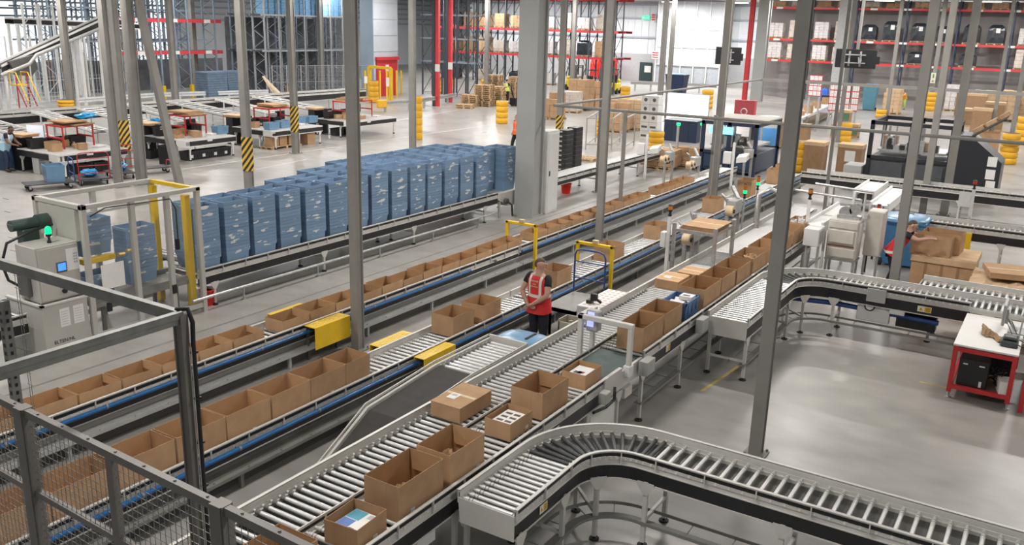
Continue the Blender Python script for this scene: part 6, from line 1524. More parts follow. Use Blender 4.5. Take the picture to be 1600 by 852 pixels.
for x, y in ((CX0+.04, CY0+.04), (CX1-.04, CY0+.04), (CX0+.04, CY1-.05), (CX1-.04, CY1-.05)): mb = MB(); mb.cb((x, y, 0), (.06, .06, CZ-.02)); mb.build('leg', ALU, t)
HX, HY = at(928, 474, CZ).x, at(928, 474, CZ).y
t = T('hand_scanner', 'small black scanner clamped on the white printed console', 'scanner', (HX, HY, CZ)); mb = MB(); mb.box((-.12+HX, HY-.08, CZ+.002), (-.02+HX, HY+.06, CZ+.06), bv=.01); mb.box((HX-.06, HY-.04, CZ+.05), (HX+.06, HY+.04, CZ+.17), bv=.01); mb.build('body', BLACK, t); mb = MB(); mb.bar((HX, HY, CZ+.10), (HX+.12, HY+.04, CZ+.02), .04, .04); mb.build('arm', BLACK, t)
# electrical cabinets under the main line
t = T('electrical_cabinet', 'white electrical cabinet with red switch below the green belt', 'cabinet', (-4.95, 10.2, 0))
mb = MB(); mb.box((-5.2, 9.88, .16), (-4.86, 10.72, .74), bv=.008); mb.build('body', WHITE, t); mb = MB(); mb.box((-4.86, 9.92, .20), (-4.845, 10.68, .70), bv=.004); dd = mb.build('door', WHITE, t)
mb = MB(); mb.cyl((-4.845, 10.08, .30), (-4.80, 10.08, .30), .045, 14); mb.build('switch', mat('dark_red_switch', (.35, .05, .03), .4), dd)
mb = MB()
for y in (9.86, 10.74):
    for x in (-5.16, -4.88): mb.box((x-.02, y-.02, 0), (x+.02, y+.02, .8))
mb.box((-4.90, 9.86, .13), (-4.86, 10.74, .16)); mb.build('stand', ALU, t)
mb = MB(); mb.box((-5.1, 8.95, .45), (-4.88, 9.40, .80), bv=.01); solo('junction_box', mb, WHITE, 'white box under the main line left of the electrical cabinet', 'junction box', loc=(-5, 9.2, .45))
mb = MB(); mb.box((-5.1, 7.2, .62), (-4.90, 7.5, .84), bv=.01); solo('junction_box', mb, GREYL, 'pale motor box under the main line near the curve end plate', 'junction box', loc=(-5, 7.3, .6))
mb = MB(); mb.box((-5.0, 6.2, .60), (-4.88, 6.5, .86), bv=.01); solo('junction_box', mb, WHITE, 'white box under the main line left of the curve end plate', 'junction box', loc=(-5, 6.3, .6))
# lamp posts and the taping table
def lamp_post(label, px, py, ztop, colors, post=WHITE, w=.07, box=None):
    p = at(px, py); t = T('signal_post', label, 'signal lamp', p)
    mb = MB(); mb.box((p.x-w/2, p.y-w/2, 0), (p.x+w/2, p.y+w/2, ztop)); mb.build('post', post, t)
    mb = MB(); mb.lathe([(.03, 0), (.05, .02), (.03, .05), (.03, .10), (.055, .13), (.055, .15)], (p.x, p.y, ztop), 12); mb.build('lamp_base', BLACK, t)
    z = ztop+.15
    for c in colors: mb = MB(); mb.cyl((p.x, p.y, z), (p.x, p.y, z+.085), .052, 14); mb.build('lamp_lens', c, t); z += .09
    mb = MB(); mb.lathe([(.055, 0), (.05, .02), (.001, .03)], (p.x, p.y, z), 12); mb.build('lamp_cap', BLACK, t)
    if box: mb = MB(); mb.box((p.x-.12-w/2, p.y-.1, box[0]), (p.x-w/2, p.y+.08, box[1]), bv=.01); mb.build('control_box', WHITE, t)
    return t, p
lamp_post('white post with amber lamp and white box left of the taping table', 1038, 452, hz(at(1038, 452).x, at(1038, 452).y, 338), [AMBER], box=(1.0, 1.35))
def on_z(px, py, z): return at(px, py, z)
t = T('taping_table', 'steel table stacked with flat cardboard above tape reels, left of the broad near column', 'table', (-6.4, 17.6, 0))
zt2 = 1.75; A, B, C_, D_ = at(1065, 352, zt2), at(1100, 345, zt2), at(1140, 356, zt2), at(1113, 366, zt2)
x0, x1, y0, y1 = A.x, C_.x-.02, min(A.y, D_.y), max(B.y, C_.y)
for x, y in ((x0, y0), (x1, y0), (x0, y1), (x1, y1)): mb = MB(); mb.cb((x, y, 0), (.07, .07, zt2+.12)); mb.build('leg', GALV, t)
mb = MB(); mb.box((x0, y0, zt2-.06), (x1, y1, zt2)); mb.build('table_top', GALV, t)
TBX = (x0, x1, y0, y1)
for k in range(4): carton('flat cardboard blank, %s in the pile on the taping table' % ['lowest', 'second', 'third', 'topmost'][k], (x0+x1)/2+.02*k, (y0+y1)/2, zt2+.002+k*.021, x1-x0-.16, y1-y0-.16, .02, closed=True, simple=True)
def tape_unit(label, x, y, z, post=True, reels=1):
    t = T('taping_machine', label, 'taping machine', (x, y, 0))
    mb = MB(); mb.box((x-.16, y-.25, z), (x+.06, y+.25, z+.34), bv=.015); mb.build('head', GREYL, t)
    for r in range(reels):
        yy = y-.42-.3*r; mb = MB(); mb.cyl((x-.1, yy, z+.12), (x+.08, yy, z+.12), .13, 20); mb.build('tape_reel', TAPE, t); mb = MB(); mb.cyl((x+.08, yy, z+.12), (x+.10, yy, z+.12), .05, 12); mb.build('reel_hub', BLACK, t)
    mb = MB(); mb.bar((x, y+.1, z+.34), (x-.3, y+.5, z+.55), .08, .08); mb.tube([(x-.2, y-.2, z+.3), (x-.25, y-.4, z+.5), (x-.1, y-.55, z+.45)], .02, 6); mb.box((x-.3, y+.1, z+.1), (x-.16, y+.3, z+.3)); mb.build('arm', GALV, t)
    mb = MB(); mb.box((x-.25, y-.12, z-.12), (x-.05, y+.12, z), bv=.01); mb.build('motor', mat('dark_blue_motor', (.02, .07, .16), .4), t)
    if post: mb = MB(); mb.cb((x, y+.2, 0), (.08, .08, z)); mb.cb((x-.15, y-.18, 0), (.08, .08, z)); mb.build('stand', GALV, t)
    return t
tape_unit('grey taping head with a cream tape reel beneath the flat cardboard pile', -6.75, 18.6, 1.18)
p = at(1150, 395); tape_unit('grey taping head in front of the green beacons, right of the flat cardboard', -6.62, 21.0, 1.45, reels=1)
mb = MB(); mb.tube([(-6.2, 21.4, 0), (-6.2, 21.4, 1.9), (-6.0, 21.6, 2.05), (-5.7, 21.7, 1.9), (-5.65, 21.7, 1.2)], .06, 8); solo('arched_bracket', mb, GALV, 'arched grey steel bracket over the main line behind the taping head', 'bracket', loc=(-6, 21.5, 0))
for lab, px, py, top in (('left green beacon on a stack light behind the taping head', 1157, 372, 305), ('right green beacon on a stack light behind the taping head', 1178, 352, 292)):
    p = at(px, py); h = hz(p.x, p.y, top); lamp_post(lab, px, py, h-.10, [GREEN_LIT, AMBER, AMBER], GALV, .05)
for i, (px, py, top) in enumerate(((967, 352, 172), (1104, 347, 180))):
    p = at(px, py); t = T('steel_tube', 'thin grey upright tube %s' % ('rising left of the carton line post with amber lamp' if i == 0 else 'rising beside the middle carton line, left of the beacons'), 'tube', p); mb = MB(); mb.cb((p.x, p.y, 0), (.09, .09, hz(p.x, p.y, top))); mb.build('tube', GREYP, t, local=False); mb = MB(); mb.cb((p.x, p.y, 0), (.2, .2, .02)); mb.build('base_plate', GREYP, t)
p = at(1285, 352); t = T('steel_tube', 'thin dark upright tube right of the broad near column', 'tube', p); mb = MB(); mb.cb((p.x, p.y, 0), (.09, .09, 8.4)); mb.build('tube', GREYP, t)
# overhead tube frame
zB = hz(-11.1, 24.1, 174); P0 = ony(848, 168, 24.1); 
mb = MB(); mb.tube([(-13.6, 24.1, zB), (3.0, 24.1, zB)], .045, 8); solo('overhead_tube', mb, GREYP, 'level grey tube running from the broad pillar above the carton lines to the right', 'tube', loc=(-8, 24.1, zB))
Yc = None
for yy in [30+.2*i for i in range(160)]:
    q = proj((-13.6, yy, zB))
    if q[0] > 1188: Yc = yy; break
Yc = Yc or 50
mb = MB(); mb.tube([(-13.6, 24.1, zB), (-13.6, Yc, zB)], .045, 8); solo('overhead_tube', mb, GREYP, 'slanting-looking grey tube running back from the broad pillar past the black crates', 'tube', loc=(-13.6, 35, zB))
mb = MB(); mb.bar((-13.6, Yc, zB), (6.0, Yc, zB), .10, .14); solo('overhead_tube', mb, GREYP, 'long level grey bar crossing in front of the pallet racks on the right', 'tube', loc=(-4, Yc, zB))
# label printer tower and its belt, right of the main line
t = T('printer_tower', 'stack of cream label printers on a steel stand right of the broad column', 'printer', (-3.9, 20.6, 0))
q = at(1313, 432); px_, py_ = -4.0, 20.9
zb_ = hz(px_, py_, 402)
CRM_ = mat('cream_plastic', (.62, .58, .52), .45)
for dx in (-.3, .3):
    for dy in (-.2, .2): mb = MB(); mb.cb((px_+dx, py_+dy, 0), (.05, .05, zb_)); mb.build('leg', GALV, t)
mb = MB(); mb.box((px_-.34, py_-.25, zb_-.04), (px_+.34, py_+.3, zb_)); mb.build('shelf', GALV, t)
mb = MB(); mb.box((px_-.33, py_-.25, zb_), (px_+.33, py_+.3, zb_+.92), bv=.02); mb.build('body', CRM_, t)
mb = MB(); mb.box((px_-.28, py_-.285, zb_+.38), (px_+.26, py_-.25, zb_+.68), bv=.012); mb.build('front_cover', CRM_, t)
mb = MB(); mb.box((px_-.30, py_-.262, zb_+.30), (px_+.28, py_-.25, zb_+.335)); mb.build('slot', mat('brown_slot', (.18, .08, .05), .5), t)
mb = MB(); mb.box((px_-.31, py_-.27, zb_+.05), (px_+.31, py_-.25, zb_+.26), bv=.01); mb.box((px_-.31, py_-.27, zb_+.72), (px_+.31, py_-.25, zb_+.88), bv=.01); mb.build('drawer_front', CRM_, t)
mb = MB(); mb.box((px_+.332, py_-.2, zb_+.4), (px_+.345, py_+.25, zb_+.85)); mb.build('side_label', PAPER, t)
t = T('printer_tower', 'second cream printer housing standing right behind the front printer stack', 'printer', (-3.5, 21.4, 0)); mb = MB(); mb.box((px_+.38, py_+.30, zb_+.05), (px_+.74, py_+.8, zb_+1.1), bv=.02); mb.build('body', CRM_, t)
for dx in (.42, .70): mb = MB(); mb.cb((px_+dx, py_+.4, 0), (.05, .05, zb_+.06)); mb.build('leg', GALV, t)
t = T('applicator_arm', 'steel label applicator with tubes and reels on top of the printer stack', 'applicator', (px_, py_, zb_+.92))
mb = MB(); mb.cyl((px_-.05, py_+.0, zb_+1.05), (px_-.05, py_+.06, zb_+1.05), .14, 18); mb.cyl((px_+.15, py_, zb_+1.12), (px_+.15, py_+.06, zb_+1.12), .12, 18); mb.build('reel', GALV, t)
mb = MB(); mb.tube([(px_-1.3, py_+.3, zb_+1.38), (px_+.2, py_+.25, zb_+1.33)], .03, 8); mb.tube([(px_-.9, py_+.5, zb_+1.55), (px_+.4, py_+.5, zb_+1.5)], .03, 8); mb.box((px_-.2, py_-.1, zb_+.92), (px_+.3, py_+.15, zb_+1.0)); mb.bar((px_+.05, py_+.1, zb_+.95), (px_+.05, py_+.3, zb_+1.5), .06, .06); mb.bar((px_-.2, py_+.1, zb_+1.2), (px_+.3, py_+.1, zb_+1.25), .05, .05); mb.build('tube_frame', GALV, t)
t = T('control_box', 'white square control box on a stand left of the printer stack', 'control box', (-4.55, 20.3, 0)); mb = MB(); mb.box((-4.72, 20.05, 1.12), (-4.38, 20.6, 1.52), bv=.01); mb.build('body', WHITE, t); mb = MB(); mb.box((-4.38, 20.12, 1.18), (-4.372, 20.5, 1.46)); mb.build('vent', GREYL, t)
for x in (-4.68, -4.42): mb = MB(); mb.cb((x, 20.3, 0), (.05, .05, 1.12)); mb.build('leg', ALU, t)
lamp_post('amber lamp on a white post right of the broad near column', 1250, 440, hz(at(1250, 440).x, at(1250, 440).y, 312), [AMBER], WHITE, .07)
lamp_post('red and amber stack light on top of the printer stack', 1350, 425, hz(at(1350, 425).x, at(1350, 425).y, 386), [YEL, AMBER, REDL], BLACK, .05)
lamp_post('tall thin red stack light behind the printer stack', 1362, 405, hz(at(1362, 405).x, at(1362, 405).y, 345), [AMBER, REDL, REDL], BLACK, .05)
lamp_post('red lamp on a white post in front of the black carton machine', 1508, 378, hz(at(1508, 378).x, at(1508, 378).y, 296), [REDL], WHITE, .09)
p = at(1508, 378); mb = MB(); mb.box((p.x-.35, p.y-.04, 1.02), (p.x-.05, p.y-.02, 1.45)); solo('notice_board', mb, PAPER, 'white notice sheet on the far roller line below the red lamp post', 'notice', loc=(p.x, p.y, 1))
# bright belts feeding to the far lines
def belt_run(label, a, b, w, m=PAPER, fr=WHITE):
    a, b = V(a), V(b); t = T('belt_conveyor', label, 'belt conveyor', (a.x, a.y, 0)); mb = MB(); mb.sweep([a, b], -w/2, w/2, -.02, .0); mb.build('belt', m, t)
    for sg in (-1, 1): mb = MB(); mb.sweep([a, b], sg*w/2, sg*(w/2+.05), -.18, .07); mb.build('side_frame', fr, t)
    for f in (.15, .85):
        p = a.lerp(b, f); mb = MB()
        d = (b-a); d.z = 0; d.normalize(); n = V((d.y, -d.x, 0))
        for sg in (-1, 1): q = p+n*sg*w*.5; mb.cb((q.x, q.y, 0), (.06, .06, p.z-.1))
        mb.build('legs', fr, t)
belt_run('white belt running back from the square control box', (-4.7, 20.9, 1.45), (-4.65, 23.9, 1.45), .32)
belt_run('wider white belt behind the printers', (-4.93, 27.7, 1.2), (-4.93, 29.95, 1.2), .52)
belt_run('narrower white belt behind the printers', (-4.15, 25.9, 1.2), (-4.15, 29.2, 1.2), .42)
# big cartons on the right
LZ = .92; l0, l1, l2 = at(1423.5, 397, LZ), at(1525.5, 412, LZ), at(1537, 393, LZ); LX0, LX1, LY0, LY1 = l0.x, l1.x, (l0.y+l1.y)/2, l2.y
u0, u1 = at(1421, 396, LZ), at(1484, 404, LZ); uw = u1.x-u0.x; uh = hz(u0.x, u0.y, 365)-LZ
carton('upright open carton facing the camera, standing on the big lidded carton', (u0.x+u1.x)/2, (u0.y+u1.y)/2+.2, LZ+.003, uw, .36, uh, rz=-.06)
carton('open carton right behind the upright one on the big lidded carton', (u0.x+u1.x)/2+.16, (u0.y+u1.y)/2+.72, LZ+.003, uw, .6, uh, rz=-.06)
def bigbox(label, px0, px1, py, z, d, h, rz=0, top=None):
    a, b = at(px0, py), at(px1, py); w = (b-a).length; c = (a+b)/2; h = hz(c.x, c.y, top)-z if top else h; w *= .74; d *= .8
    t = T('pallet_carton', label, 'carton', (c.x, c.y+d/2, 0), rz)
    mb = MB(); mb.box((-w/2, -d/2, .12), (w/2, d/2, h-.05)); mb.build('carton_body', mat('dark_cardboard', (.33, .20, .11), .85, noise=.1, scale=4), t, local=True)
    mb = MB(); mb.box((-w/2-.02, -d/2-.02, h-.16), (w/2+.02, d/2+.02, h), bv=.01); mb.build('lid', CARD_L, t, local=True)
    mb = MB(); 
    for i in range(2): xx = -w/2+w*(i+1)/3; mb.box((xx-.05, -d/2-.004, .12), (xx+.05, -d/2, h-.05))
    mb.build('corner_seams', CARD_EDGE, t, local=True)
    mb = MB(); mb.box((-w/2, -d/2, 0), (w/2, -d/2+.1, .1)); mb.box((-w/2, d/2-.1, 0), (w/2, d/2, .1)); mb.box((-w/2, -d/2, .1), (w/2, d/2, .12)); mb.build('pallet', WOOD, t, local=True)
    return t
t = T('pallet_carton', 'big brown carton with overlapping lid carrying two open cartons', 'carton', ((LX0+LX1)/2, LY0, 0))
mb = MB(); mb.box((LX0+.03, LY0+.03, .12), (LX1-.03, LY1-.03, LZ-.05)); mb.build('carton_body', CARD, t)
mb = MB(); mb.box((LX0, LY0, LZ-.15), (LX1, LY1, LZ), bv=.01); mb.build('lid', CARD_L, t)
for i in range(3): x = LX0+(LX1-LX0)*(i+1)/4; mb = MB(); mb.box((x-.03, LY0+.024, .12), (x+.03, LY0+.03, LZ-.1)); mb.build('seam', CARD_EDGE, t)
mb = MB(); mb.box((LX0, LY0, 0), (LX1, LY0+.1, .12)); mb.box((LX0, LY1-.1, 0), (LX1, LY1, .12)); mb.box((LX0, LY0, .1), (LX1, LY1, .12)); mb.build('pallet', WOOD, t)
t = T('pallet_carton', 'big brown carton with buckled paper-wrapped top at the right edge', 'carton', (LX1+.9, 20.3, 0))
mb = MB(); mb.box((LX1+.12, 19.6, .1), (LX1+1.9, 21.1, .86)); mb.build('carton_body', CARD, t)
R5 = random.Random(9); nx, ny = 14, 8; vs = [(LX1+.02+i*2.0/nx, 19.5+j*1.75/ny, .93+R5.uniform(-.05, .05)-(.16 if j == 0 else 0)) for i in range(nx+1) for j in range(ny+1)]
mb = MB(); mb.add(vs, [[i*(ny+1)+j, (i+1)*(ny+1)+j, (i+1)*(ny+1)+j+1, i*(ny+1)+j+1] for i in range(nx) for j in range(ny)], 0, False); mb.build('buckled_sheet', CARD_L, t)
mb = MB(); mb.box((LX1+.12, 19.6, 0), (LX1+1.9, 19.7, .1)); mb.box((LX1+.12, 21.0, 0), (LX1+1.9, 21.1, .1)); mb.build('pallet', WOOD, t)
carton('flat carton lying on the buckled paper-topped carton at the right edge', LX1+.8, 20.75, .985, 1.1, .9, .12, closed=True, rz=.25)
a, b = ony(1503, 390, 24.5), ony(1519, 365, 24.5); mb = MB(); mb.box((a.x, 24.5, 0), (b.x, 24.54, b.z), bv=.01); solo('yellow_panel', mb, YEL, 'yellow upright panel in front of the far line, right of the two open cartons', 'panel', loc=(a.x, 24.5, 0))
# red packing table and what is on it
t = T('packing_table', 'red-framed packing table with white top at the right edge', 'table', (-.5, 16.5, 0))
tx0, tx1, ty0, ty1, tz = -1.04, -.10, 15.42, 17.38, .95
mb = MB(); mb.box((tx0, ty0, tz-.035), (tx1, ty1, tz), bv=.006); mb.build('table_top', PAPER, t)
for x in (tx0+.04, tx1-.04):
    for y in (ty0+.05, ty1-.05):
        mb = MB(); mb.box((x-.035, y-.035, .1), (x+.035, y+.035, tz-.035)); lg = mb.build('leg', RED, t)
        mb = MB(); mb.cyl((x, y, 0), (x, y, .11), .018, 8); mb.cyl((x, y, 0), (x, y, .015), .045, 10); mb.build('foot', GALV, lg)
mb = MB()
for z in (tz-.09, .20):
    mb.box((tx0+.02, ty0+.02, z-.035), (tx1-.02, ty0+.08, z+.035)); mb.box((tx0+.02, ty1-.08, z-.035), (tx1-.02, ty1-.02, z+.035)); mb.box((tx0+.02, ty0+.05, z-.035), (tx0+.07, ty1-.05, z+.035)); mb.box((tx1-.07, ty0+.05, z-.035), (tx1-.02, ty1-.05, z+.035))
mb.build('frame_rail', RED, t)
mb = MB(); mb.box((tx0+.03, ty0+.06, .20), (tx1-.03, ty1-.06, .225)); mb.build('lower_shelf', mat('brown_shelf', (.18, .13, .09), .6), t)
mb = MB(); mb.box((tx0, ty1-.3, tz), (tx1, ty1-.29, tz+.0)); 
t = T('packing_table', 'next red packing table, only its corner showing at the right edge', 'table', (.5, 16.4, 0))
mb = MB(); mb.box((.02, 15.42, tz-.035), (.96, 17.38, tz), bv=.006); mb.build('table_top', PAPER, t)
for x in (.06, .92):
    for y in (15.47, 17.33): mb = MB(); mb.box((x-.035, y-.035, 0), (x+.035, y+.035, tz-.035)); mb.build('leg', RED, t)
mb = MB(); mb.box((.04, 15.44, .165), (.94, 15.50, .235)); mb.box((.04, 15.44, .165), (.09, 17.35, .235)); mb.box((.04, 15.44, tz-.125), (.94, 15.5, tz-.055)); mb.build('frame_rail', RED, t)
t = T('computer', 'large black computer case on the lower shelf of the red table', 'computer', (-.72, 15.75, .225))
mb = MB(); mb.box((tx0+.12, ty0+.10, .227), (tx0+.56, ty0+.62, .70), bv=.01); mb.build('case', BLACK, t); mb = MB(); mb.box((tx0+.18, ty0+.095, .60), (tx0+.25, ty0+.10, .62)); mb.box((tx0+.42, ty0+.095, .60), (tx0+.50, ty0+.10, .62)); mb.box((tx0+.45, ty0+.095, .25), (tx0+.49, ty0+.10, .35)); mb.build('case_labels', PAPER, t)
pc('dark computer case standing deeper on the red table shelf', -.35, 16.6, .227, 0, BLACK, (.4, .5, .52))
mb = MB(); R7 = random.Random(3)
for i in range(7): pts = [(-.42+R7.uniform(-.1, .2), 15.75+R7.uniform(-.15, .3), .26+R7.uniform(0, .3)) for _ in range(6)]; mb.tube(pts, .01, 5)
solo('cable_tangle', mb, BLACK, 'tangle of black cables beside the black computer on the red table shelf', 'cables', loc=(-.35, 15.8, .3))
pack('white paper bag pile at the right end of the red table shelf', (-.22, 15.62, .227), (.2, .3, .22), [PAPER], .2, name='paper_pile')
# crumpled kraft sheet on the table
R5 = random.Random(14); n = 12; a0 = at(1538, 517, tz)
vs = []; 
for i in range(n+1):
    for j in range(7):
        u = i/n; w = .13*(1-.55*u)+.02; x = -.72+.36*u; y = 16.35-.42*u+(j/6-.5)*w*2*(1+.5*math.sin(u*9)); z = tz+.012+.13*math.sin(PI*j/6)*(1-u*.7)+R5.uniform(-.012, .03); vs.append((x+R5.uniform(-.015, .015), y, max(tz+.003, z)))
mb = MB(); mb.add(vs, [[i*7+j, (i+1)*7+j, (i+1)*7+j+1, i*7+j+1] for i in range(n) for j in range(6)], 0, False); solo('crumpled_paper', mb, KRAFT, 'crumpled kraft paper sheet lying on the white top of the red table', 'paper', loc=(-.55, 16.1, tz))
t = T('label_printer', 'small dark label printer on the red table beside the kraft paper', 'printer', (-.26, 15.85, tz)); mb = MB(); mb.box((-.40, 15.72, tz), (-.14, 16.0, tz+.10), bv=.02); mb.box((-.37, 15.78, tz+.10), (-.16, 15.99, tz+.16), bv=.02); mb.build('body', mat('dark_green_grey_plastic', (.04, .05, .05), .4), t); mb = MB(); mb.tube([(-.2, 15.9, tz+.05), (-.08, 15.8, tz+.02), (.0, 15.9, tz+.01), (.1, 16.2, tz+.01)], .008, 6); mb.build('cable', BLACK, t)
t = T('monitor', 'grey monitor seen edge-on at the far end of the red table', 'monitor', (-.35, 16.75, tz)); mb = MB(); mb.box((-.46, 16.5, tz+.12), (-.41, 17.1, tz+.48), bv=.01); mb.build('casing', GREYL, t); mb = MB(); mb.box((-.41, 16.75, tz+.1), (-.37, 16.85, tz+.35)); mb.bar((-.38, 16.8, tz+.2), (-.22, 16.7, tz+.02), .04, .04); mb.box((-.34, 16.55, tz), (-.1, 16.95, tz+.02)); mb.build('stand', GREYL, t)
t = T('scanner_stand', 'jointed grey scanner stand beside the edge-on monitor', 'scanner', (-.15, 16.4, tz)); mb = MB(); mb.cyl((-.16, 16.3, tz), (-.16, 16.3, tz+.02), .07, 14); mb.tube([(-.16, 16.3, tz+.02), (-.15, 16.3, tz+.3), (-.12, 16.35, tz+.42)], .014, 8); mb.box((-.17, 16.28, tz+.40), (-.07, 16.42, tz+.46), bv=.01); mb.build('stand', GREYL, t); mb = MB(); mb.tube([(-.2, 16.5, tz+.02), (-.3, 16.6, tz+.2), (-.38, 16.7, tz+.15), (-.25, 16.4, tz+.01), (-.05, 16.1, tz+.01)], .007, 6); mb.build('cable', BLACK, t)
# ---------------------------------------------------------------- far right and centre
LVR = [hz(-12, 80, 105), hz(-12, 80, 70), hz(-12, 80, 17)]
DKR = mat('navy_rack_steel', (.045, .06, .10), .5)
rack('pallet_rack', 'long navy rack with red beams full of wrapped pallets across the right back', 'x', -24.5, 6.5, 80.0, 1.2, [-24.3+2.85*i*1.35 for i in range(9)], LVR, 8.4, DKR, REDR, two_tone=True, foot=None, beamh=.16)
mb = MB(); mb.box((-24.5, 82.5, 0), (8, 82.6, 8.4)); solo('sheet_partition', mb, mat('brown_grey_sheet', (.30, .28, .27), .6, noise=.06, scale=1), 'brown-grey sheet partition behind the long red-beam rack', 'partition', loc=(-8, 82.5, 0))
R = random.Random(77)
xs_ = [-24.3+3.8475*(i//2)+(1.05 if i % 2 == 0 else 2.75) for i in range(16)]
for lv in range(3):
    for i, x in enumerate(xs_):
        if lv == 0 and i in (5, 7, 9): continue
        kd = 'black' if (4 <= i <= 9 or (lv == 1 and i > 14)) else (['white', 'wrap'][i % 2] if i < 4 else ('white' if lv else ['wrap', 'white'][i % 2]))
        if lv == 2: kd = ['pale', 'wrap', 'brown'][i % 3]
        load('%s load along the %s red beam of the right back rack' % (ORDN[i], ['lowest', 'middle', 'top'][lv]), x, 80.6, LVR[lv]+.166, kd, [1.30, 1.35, .4][lv]*R.uniform(.85, 1.05) if kd != 'black' else (R.choice([1.2, 1.4, 1.5]) if lv == 1 else R.choice([.5, .9, 1.4])), 0, sticker=kd == 'black', group='loads on the right back rack', seed=i)
for i, (px, py, kd, h) in enumerate(((1392, 172, 'pale', 1.7), (1467, 160, 'wrap', 1.5), (1500, 160, 'white', 1.9), (1560, 150, 'white', 1.6))):
    p = at(px, py+6); p.y = min(p.y, 78.9); load('%s floor pallet of stacked cartons before the right back rack, counted leftwards start' % ORDN[i] if False else '%s pallet load standing on the floor before the right back rack' % ORDN[i], p.x, p.y, 0, kd, h, R.uniform(-.1, .1), group='floor loads before the right rack', seed=40+i)
# items on and before the far wall
EXITG = mat('lit_exit_green', (.05, .62, .38), .4, noise=0, emit=.9)
def wall_at(px, py, Y=92.8): return ony(px, py, Y)
def plate(name, label, cat, px0, py0, px1, py1, m, Y=92.6, th=.08, mk=None):
    a, b = ony(px0, py0, Y), ony(px1, py1, Y); t = T(name, label, cat, ((a.x+b.x)/2, Y, min(a.z, b.z))); mb = MB(); mb.box((a.x, Y, b.z), (b.x, Y+th, a.z)); mb.build('panel', m, t); return t, a, b
t, a, b = plate('exit_sign', 'green emergency exit sign with white running figure on the far wall', 'sign', 1003, 24, 1015, 31, EXITG)
w_ = b.x-a.x; c = V((a.x+w_*.3, 92.59, (a.z+b.z)/2)); mb = MB()
for (u0, v0, u1, v1) in ((.10, -.02, .16, .10), (.05, -.14, .10, -.02), (.16, -.12, .22, -.02), (.02, .02, .10, .06), (.12, .11, .17, .16)): mb.box((a.x+u0*w_*2, 92.57, c.z+v0), (a.x+u1*w_*2, 92.6, c.z+v1))
mb.box((a.x+w_*.5, 92.57, c.z-.03), (a.x+w_*.75, 92.6, c.z+.03)); mb.add([(a.x+w_*.75, 92.57, c.z-.09), (a.x+w_*.9, 92.57, c.z), (a.x+w_*.75, 92.57, c.z+.09)], [[0, 1, 2]]); mb.build('pictogram', PAPER, t)
t, a, b = plate('fire_sign', 'white fire sign with red marks beside the green exit sign', 'sign', 1018, 21, 1024, 34, PAPER)
mb = MB()
for i in range(3): z = b.z+(a.z-b.z)*(.15+.28*i); mb.box((a.x+.06, 92.57, z), (b.x-.06, 92.6, z+.18))
mb.build('red_marks', RED, t)
t, a, b = plate('wall_notice', 'white notice with three red lines on the grey cage at the far wall', 'sign', 1019, 80, 1029, 92, PAPER, 88.6)
mb = MB()
for i in range(3): z = b.z+(a.z-b.z)*(.15+.3*i); mb.box((a.x+.05, 88.57, z), (b.x-.05, 88.6, z+.1))
mb.build('red_lines', RED, t)
def big_bin(label, px0, px1, pyb, pyt, Y):
    a, b = ony(px0, pyb, Y), ony(px1, pyt, Y); t = T('red_container', label, 'container', ((a.x+b.x)/2, Y, 0)); h = b.z
    mb = MB(); mb.box((a.x, Y, .2), (b.x, Y+1.2, h*.72), bv=.04); mb.build('body', REDB, t)
    mb = MB(); mb.prism([(0, h*.72), (1.2, h*.72), (1.2, h), (.5, h)], (a.x, Y, 0), (0, 1, 0), (0, 0, 1), (b.x-a.x, 0, 0)); mb.build('hopper', REDB, t)
    mb = MB(); mb.box((a.x+.15, Y-.02, h*.3), (b.x-.15, Y, h*.62)); mb.build('front_panel', RED, t)
    mb = MB()
    for x in (a.x+.2, b.x-.2): mb.cb((x, Y+.2, 0), (.15, .2, .25)); mb.cb((x, Y+1.0, 0), (.15, .2, .25))
    mb.build('feet', BLACK, t)
big_bin('tall red container at the far wall left of the grey column', 921, 934, 122, 91, 90.5)
big_bin('tall red container at the far wall right of the grey column', 947, 958, 122, 91, 90.8)
big_bin('tall red container beside the red and grey building column', 1182, 1199, 133, 96, 84)
t, a, b = plate('door', 'dark green door in the far wall with white notice', 'door', 1000, 97, 1017, 128, mat('dark_green_door', (.025, .055, .055), .5), 92.7)
mb = MB(); mb.box((a.x+.6, 92.66, b.z+1.0), (b.x-.1, 92.7, b.z+1.7)); mb.build('notice', PAPER, t)
# grey sheet cage at the far wall
CAGE = mat('pale_cage_sheet', (.52, .55, .58), .5, noise=.05, scale=.7)
t = T('panel_cage', 'tall pale grey panel cage with windows below, against the far wall', 'cage', (-30, 89, 0))
a, b = ony(1022, 130, 89), ony(1122, 130, 89); zc = ony(1070, 103, 89).z
mb = MB(); mb.box((a.x, 89, zc), (b.x, 92, 8.4)); mb.build('upper_sheet', CAGE, t)
n = 5
for i in range(n+1): x = a.x+(b.x-a.x)*i/n; mb = MB(); mb.cb((x, 88.97, 0), (.10, .10, 8.4)); mb.build('post', WHITE, t)
for z in (zc, zc+1.8, zc+3.6): mb = MB(); mb.box((a.x, 88.93, z), (b.x, 89.0, z+.1)); mb.build('rail', WHITE, t)
for i in range(n): x0 = a.x+(b.x-a.x)*i/n; mb = MB(); mb.box((x0+.08, 89.05, .1), (x0+(b.x-a.x)/n-.08, 89.1, zc)); mb.build('window', mat('grey_window', (.38, .41, .44), .15, noise=.1), t)
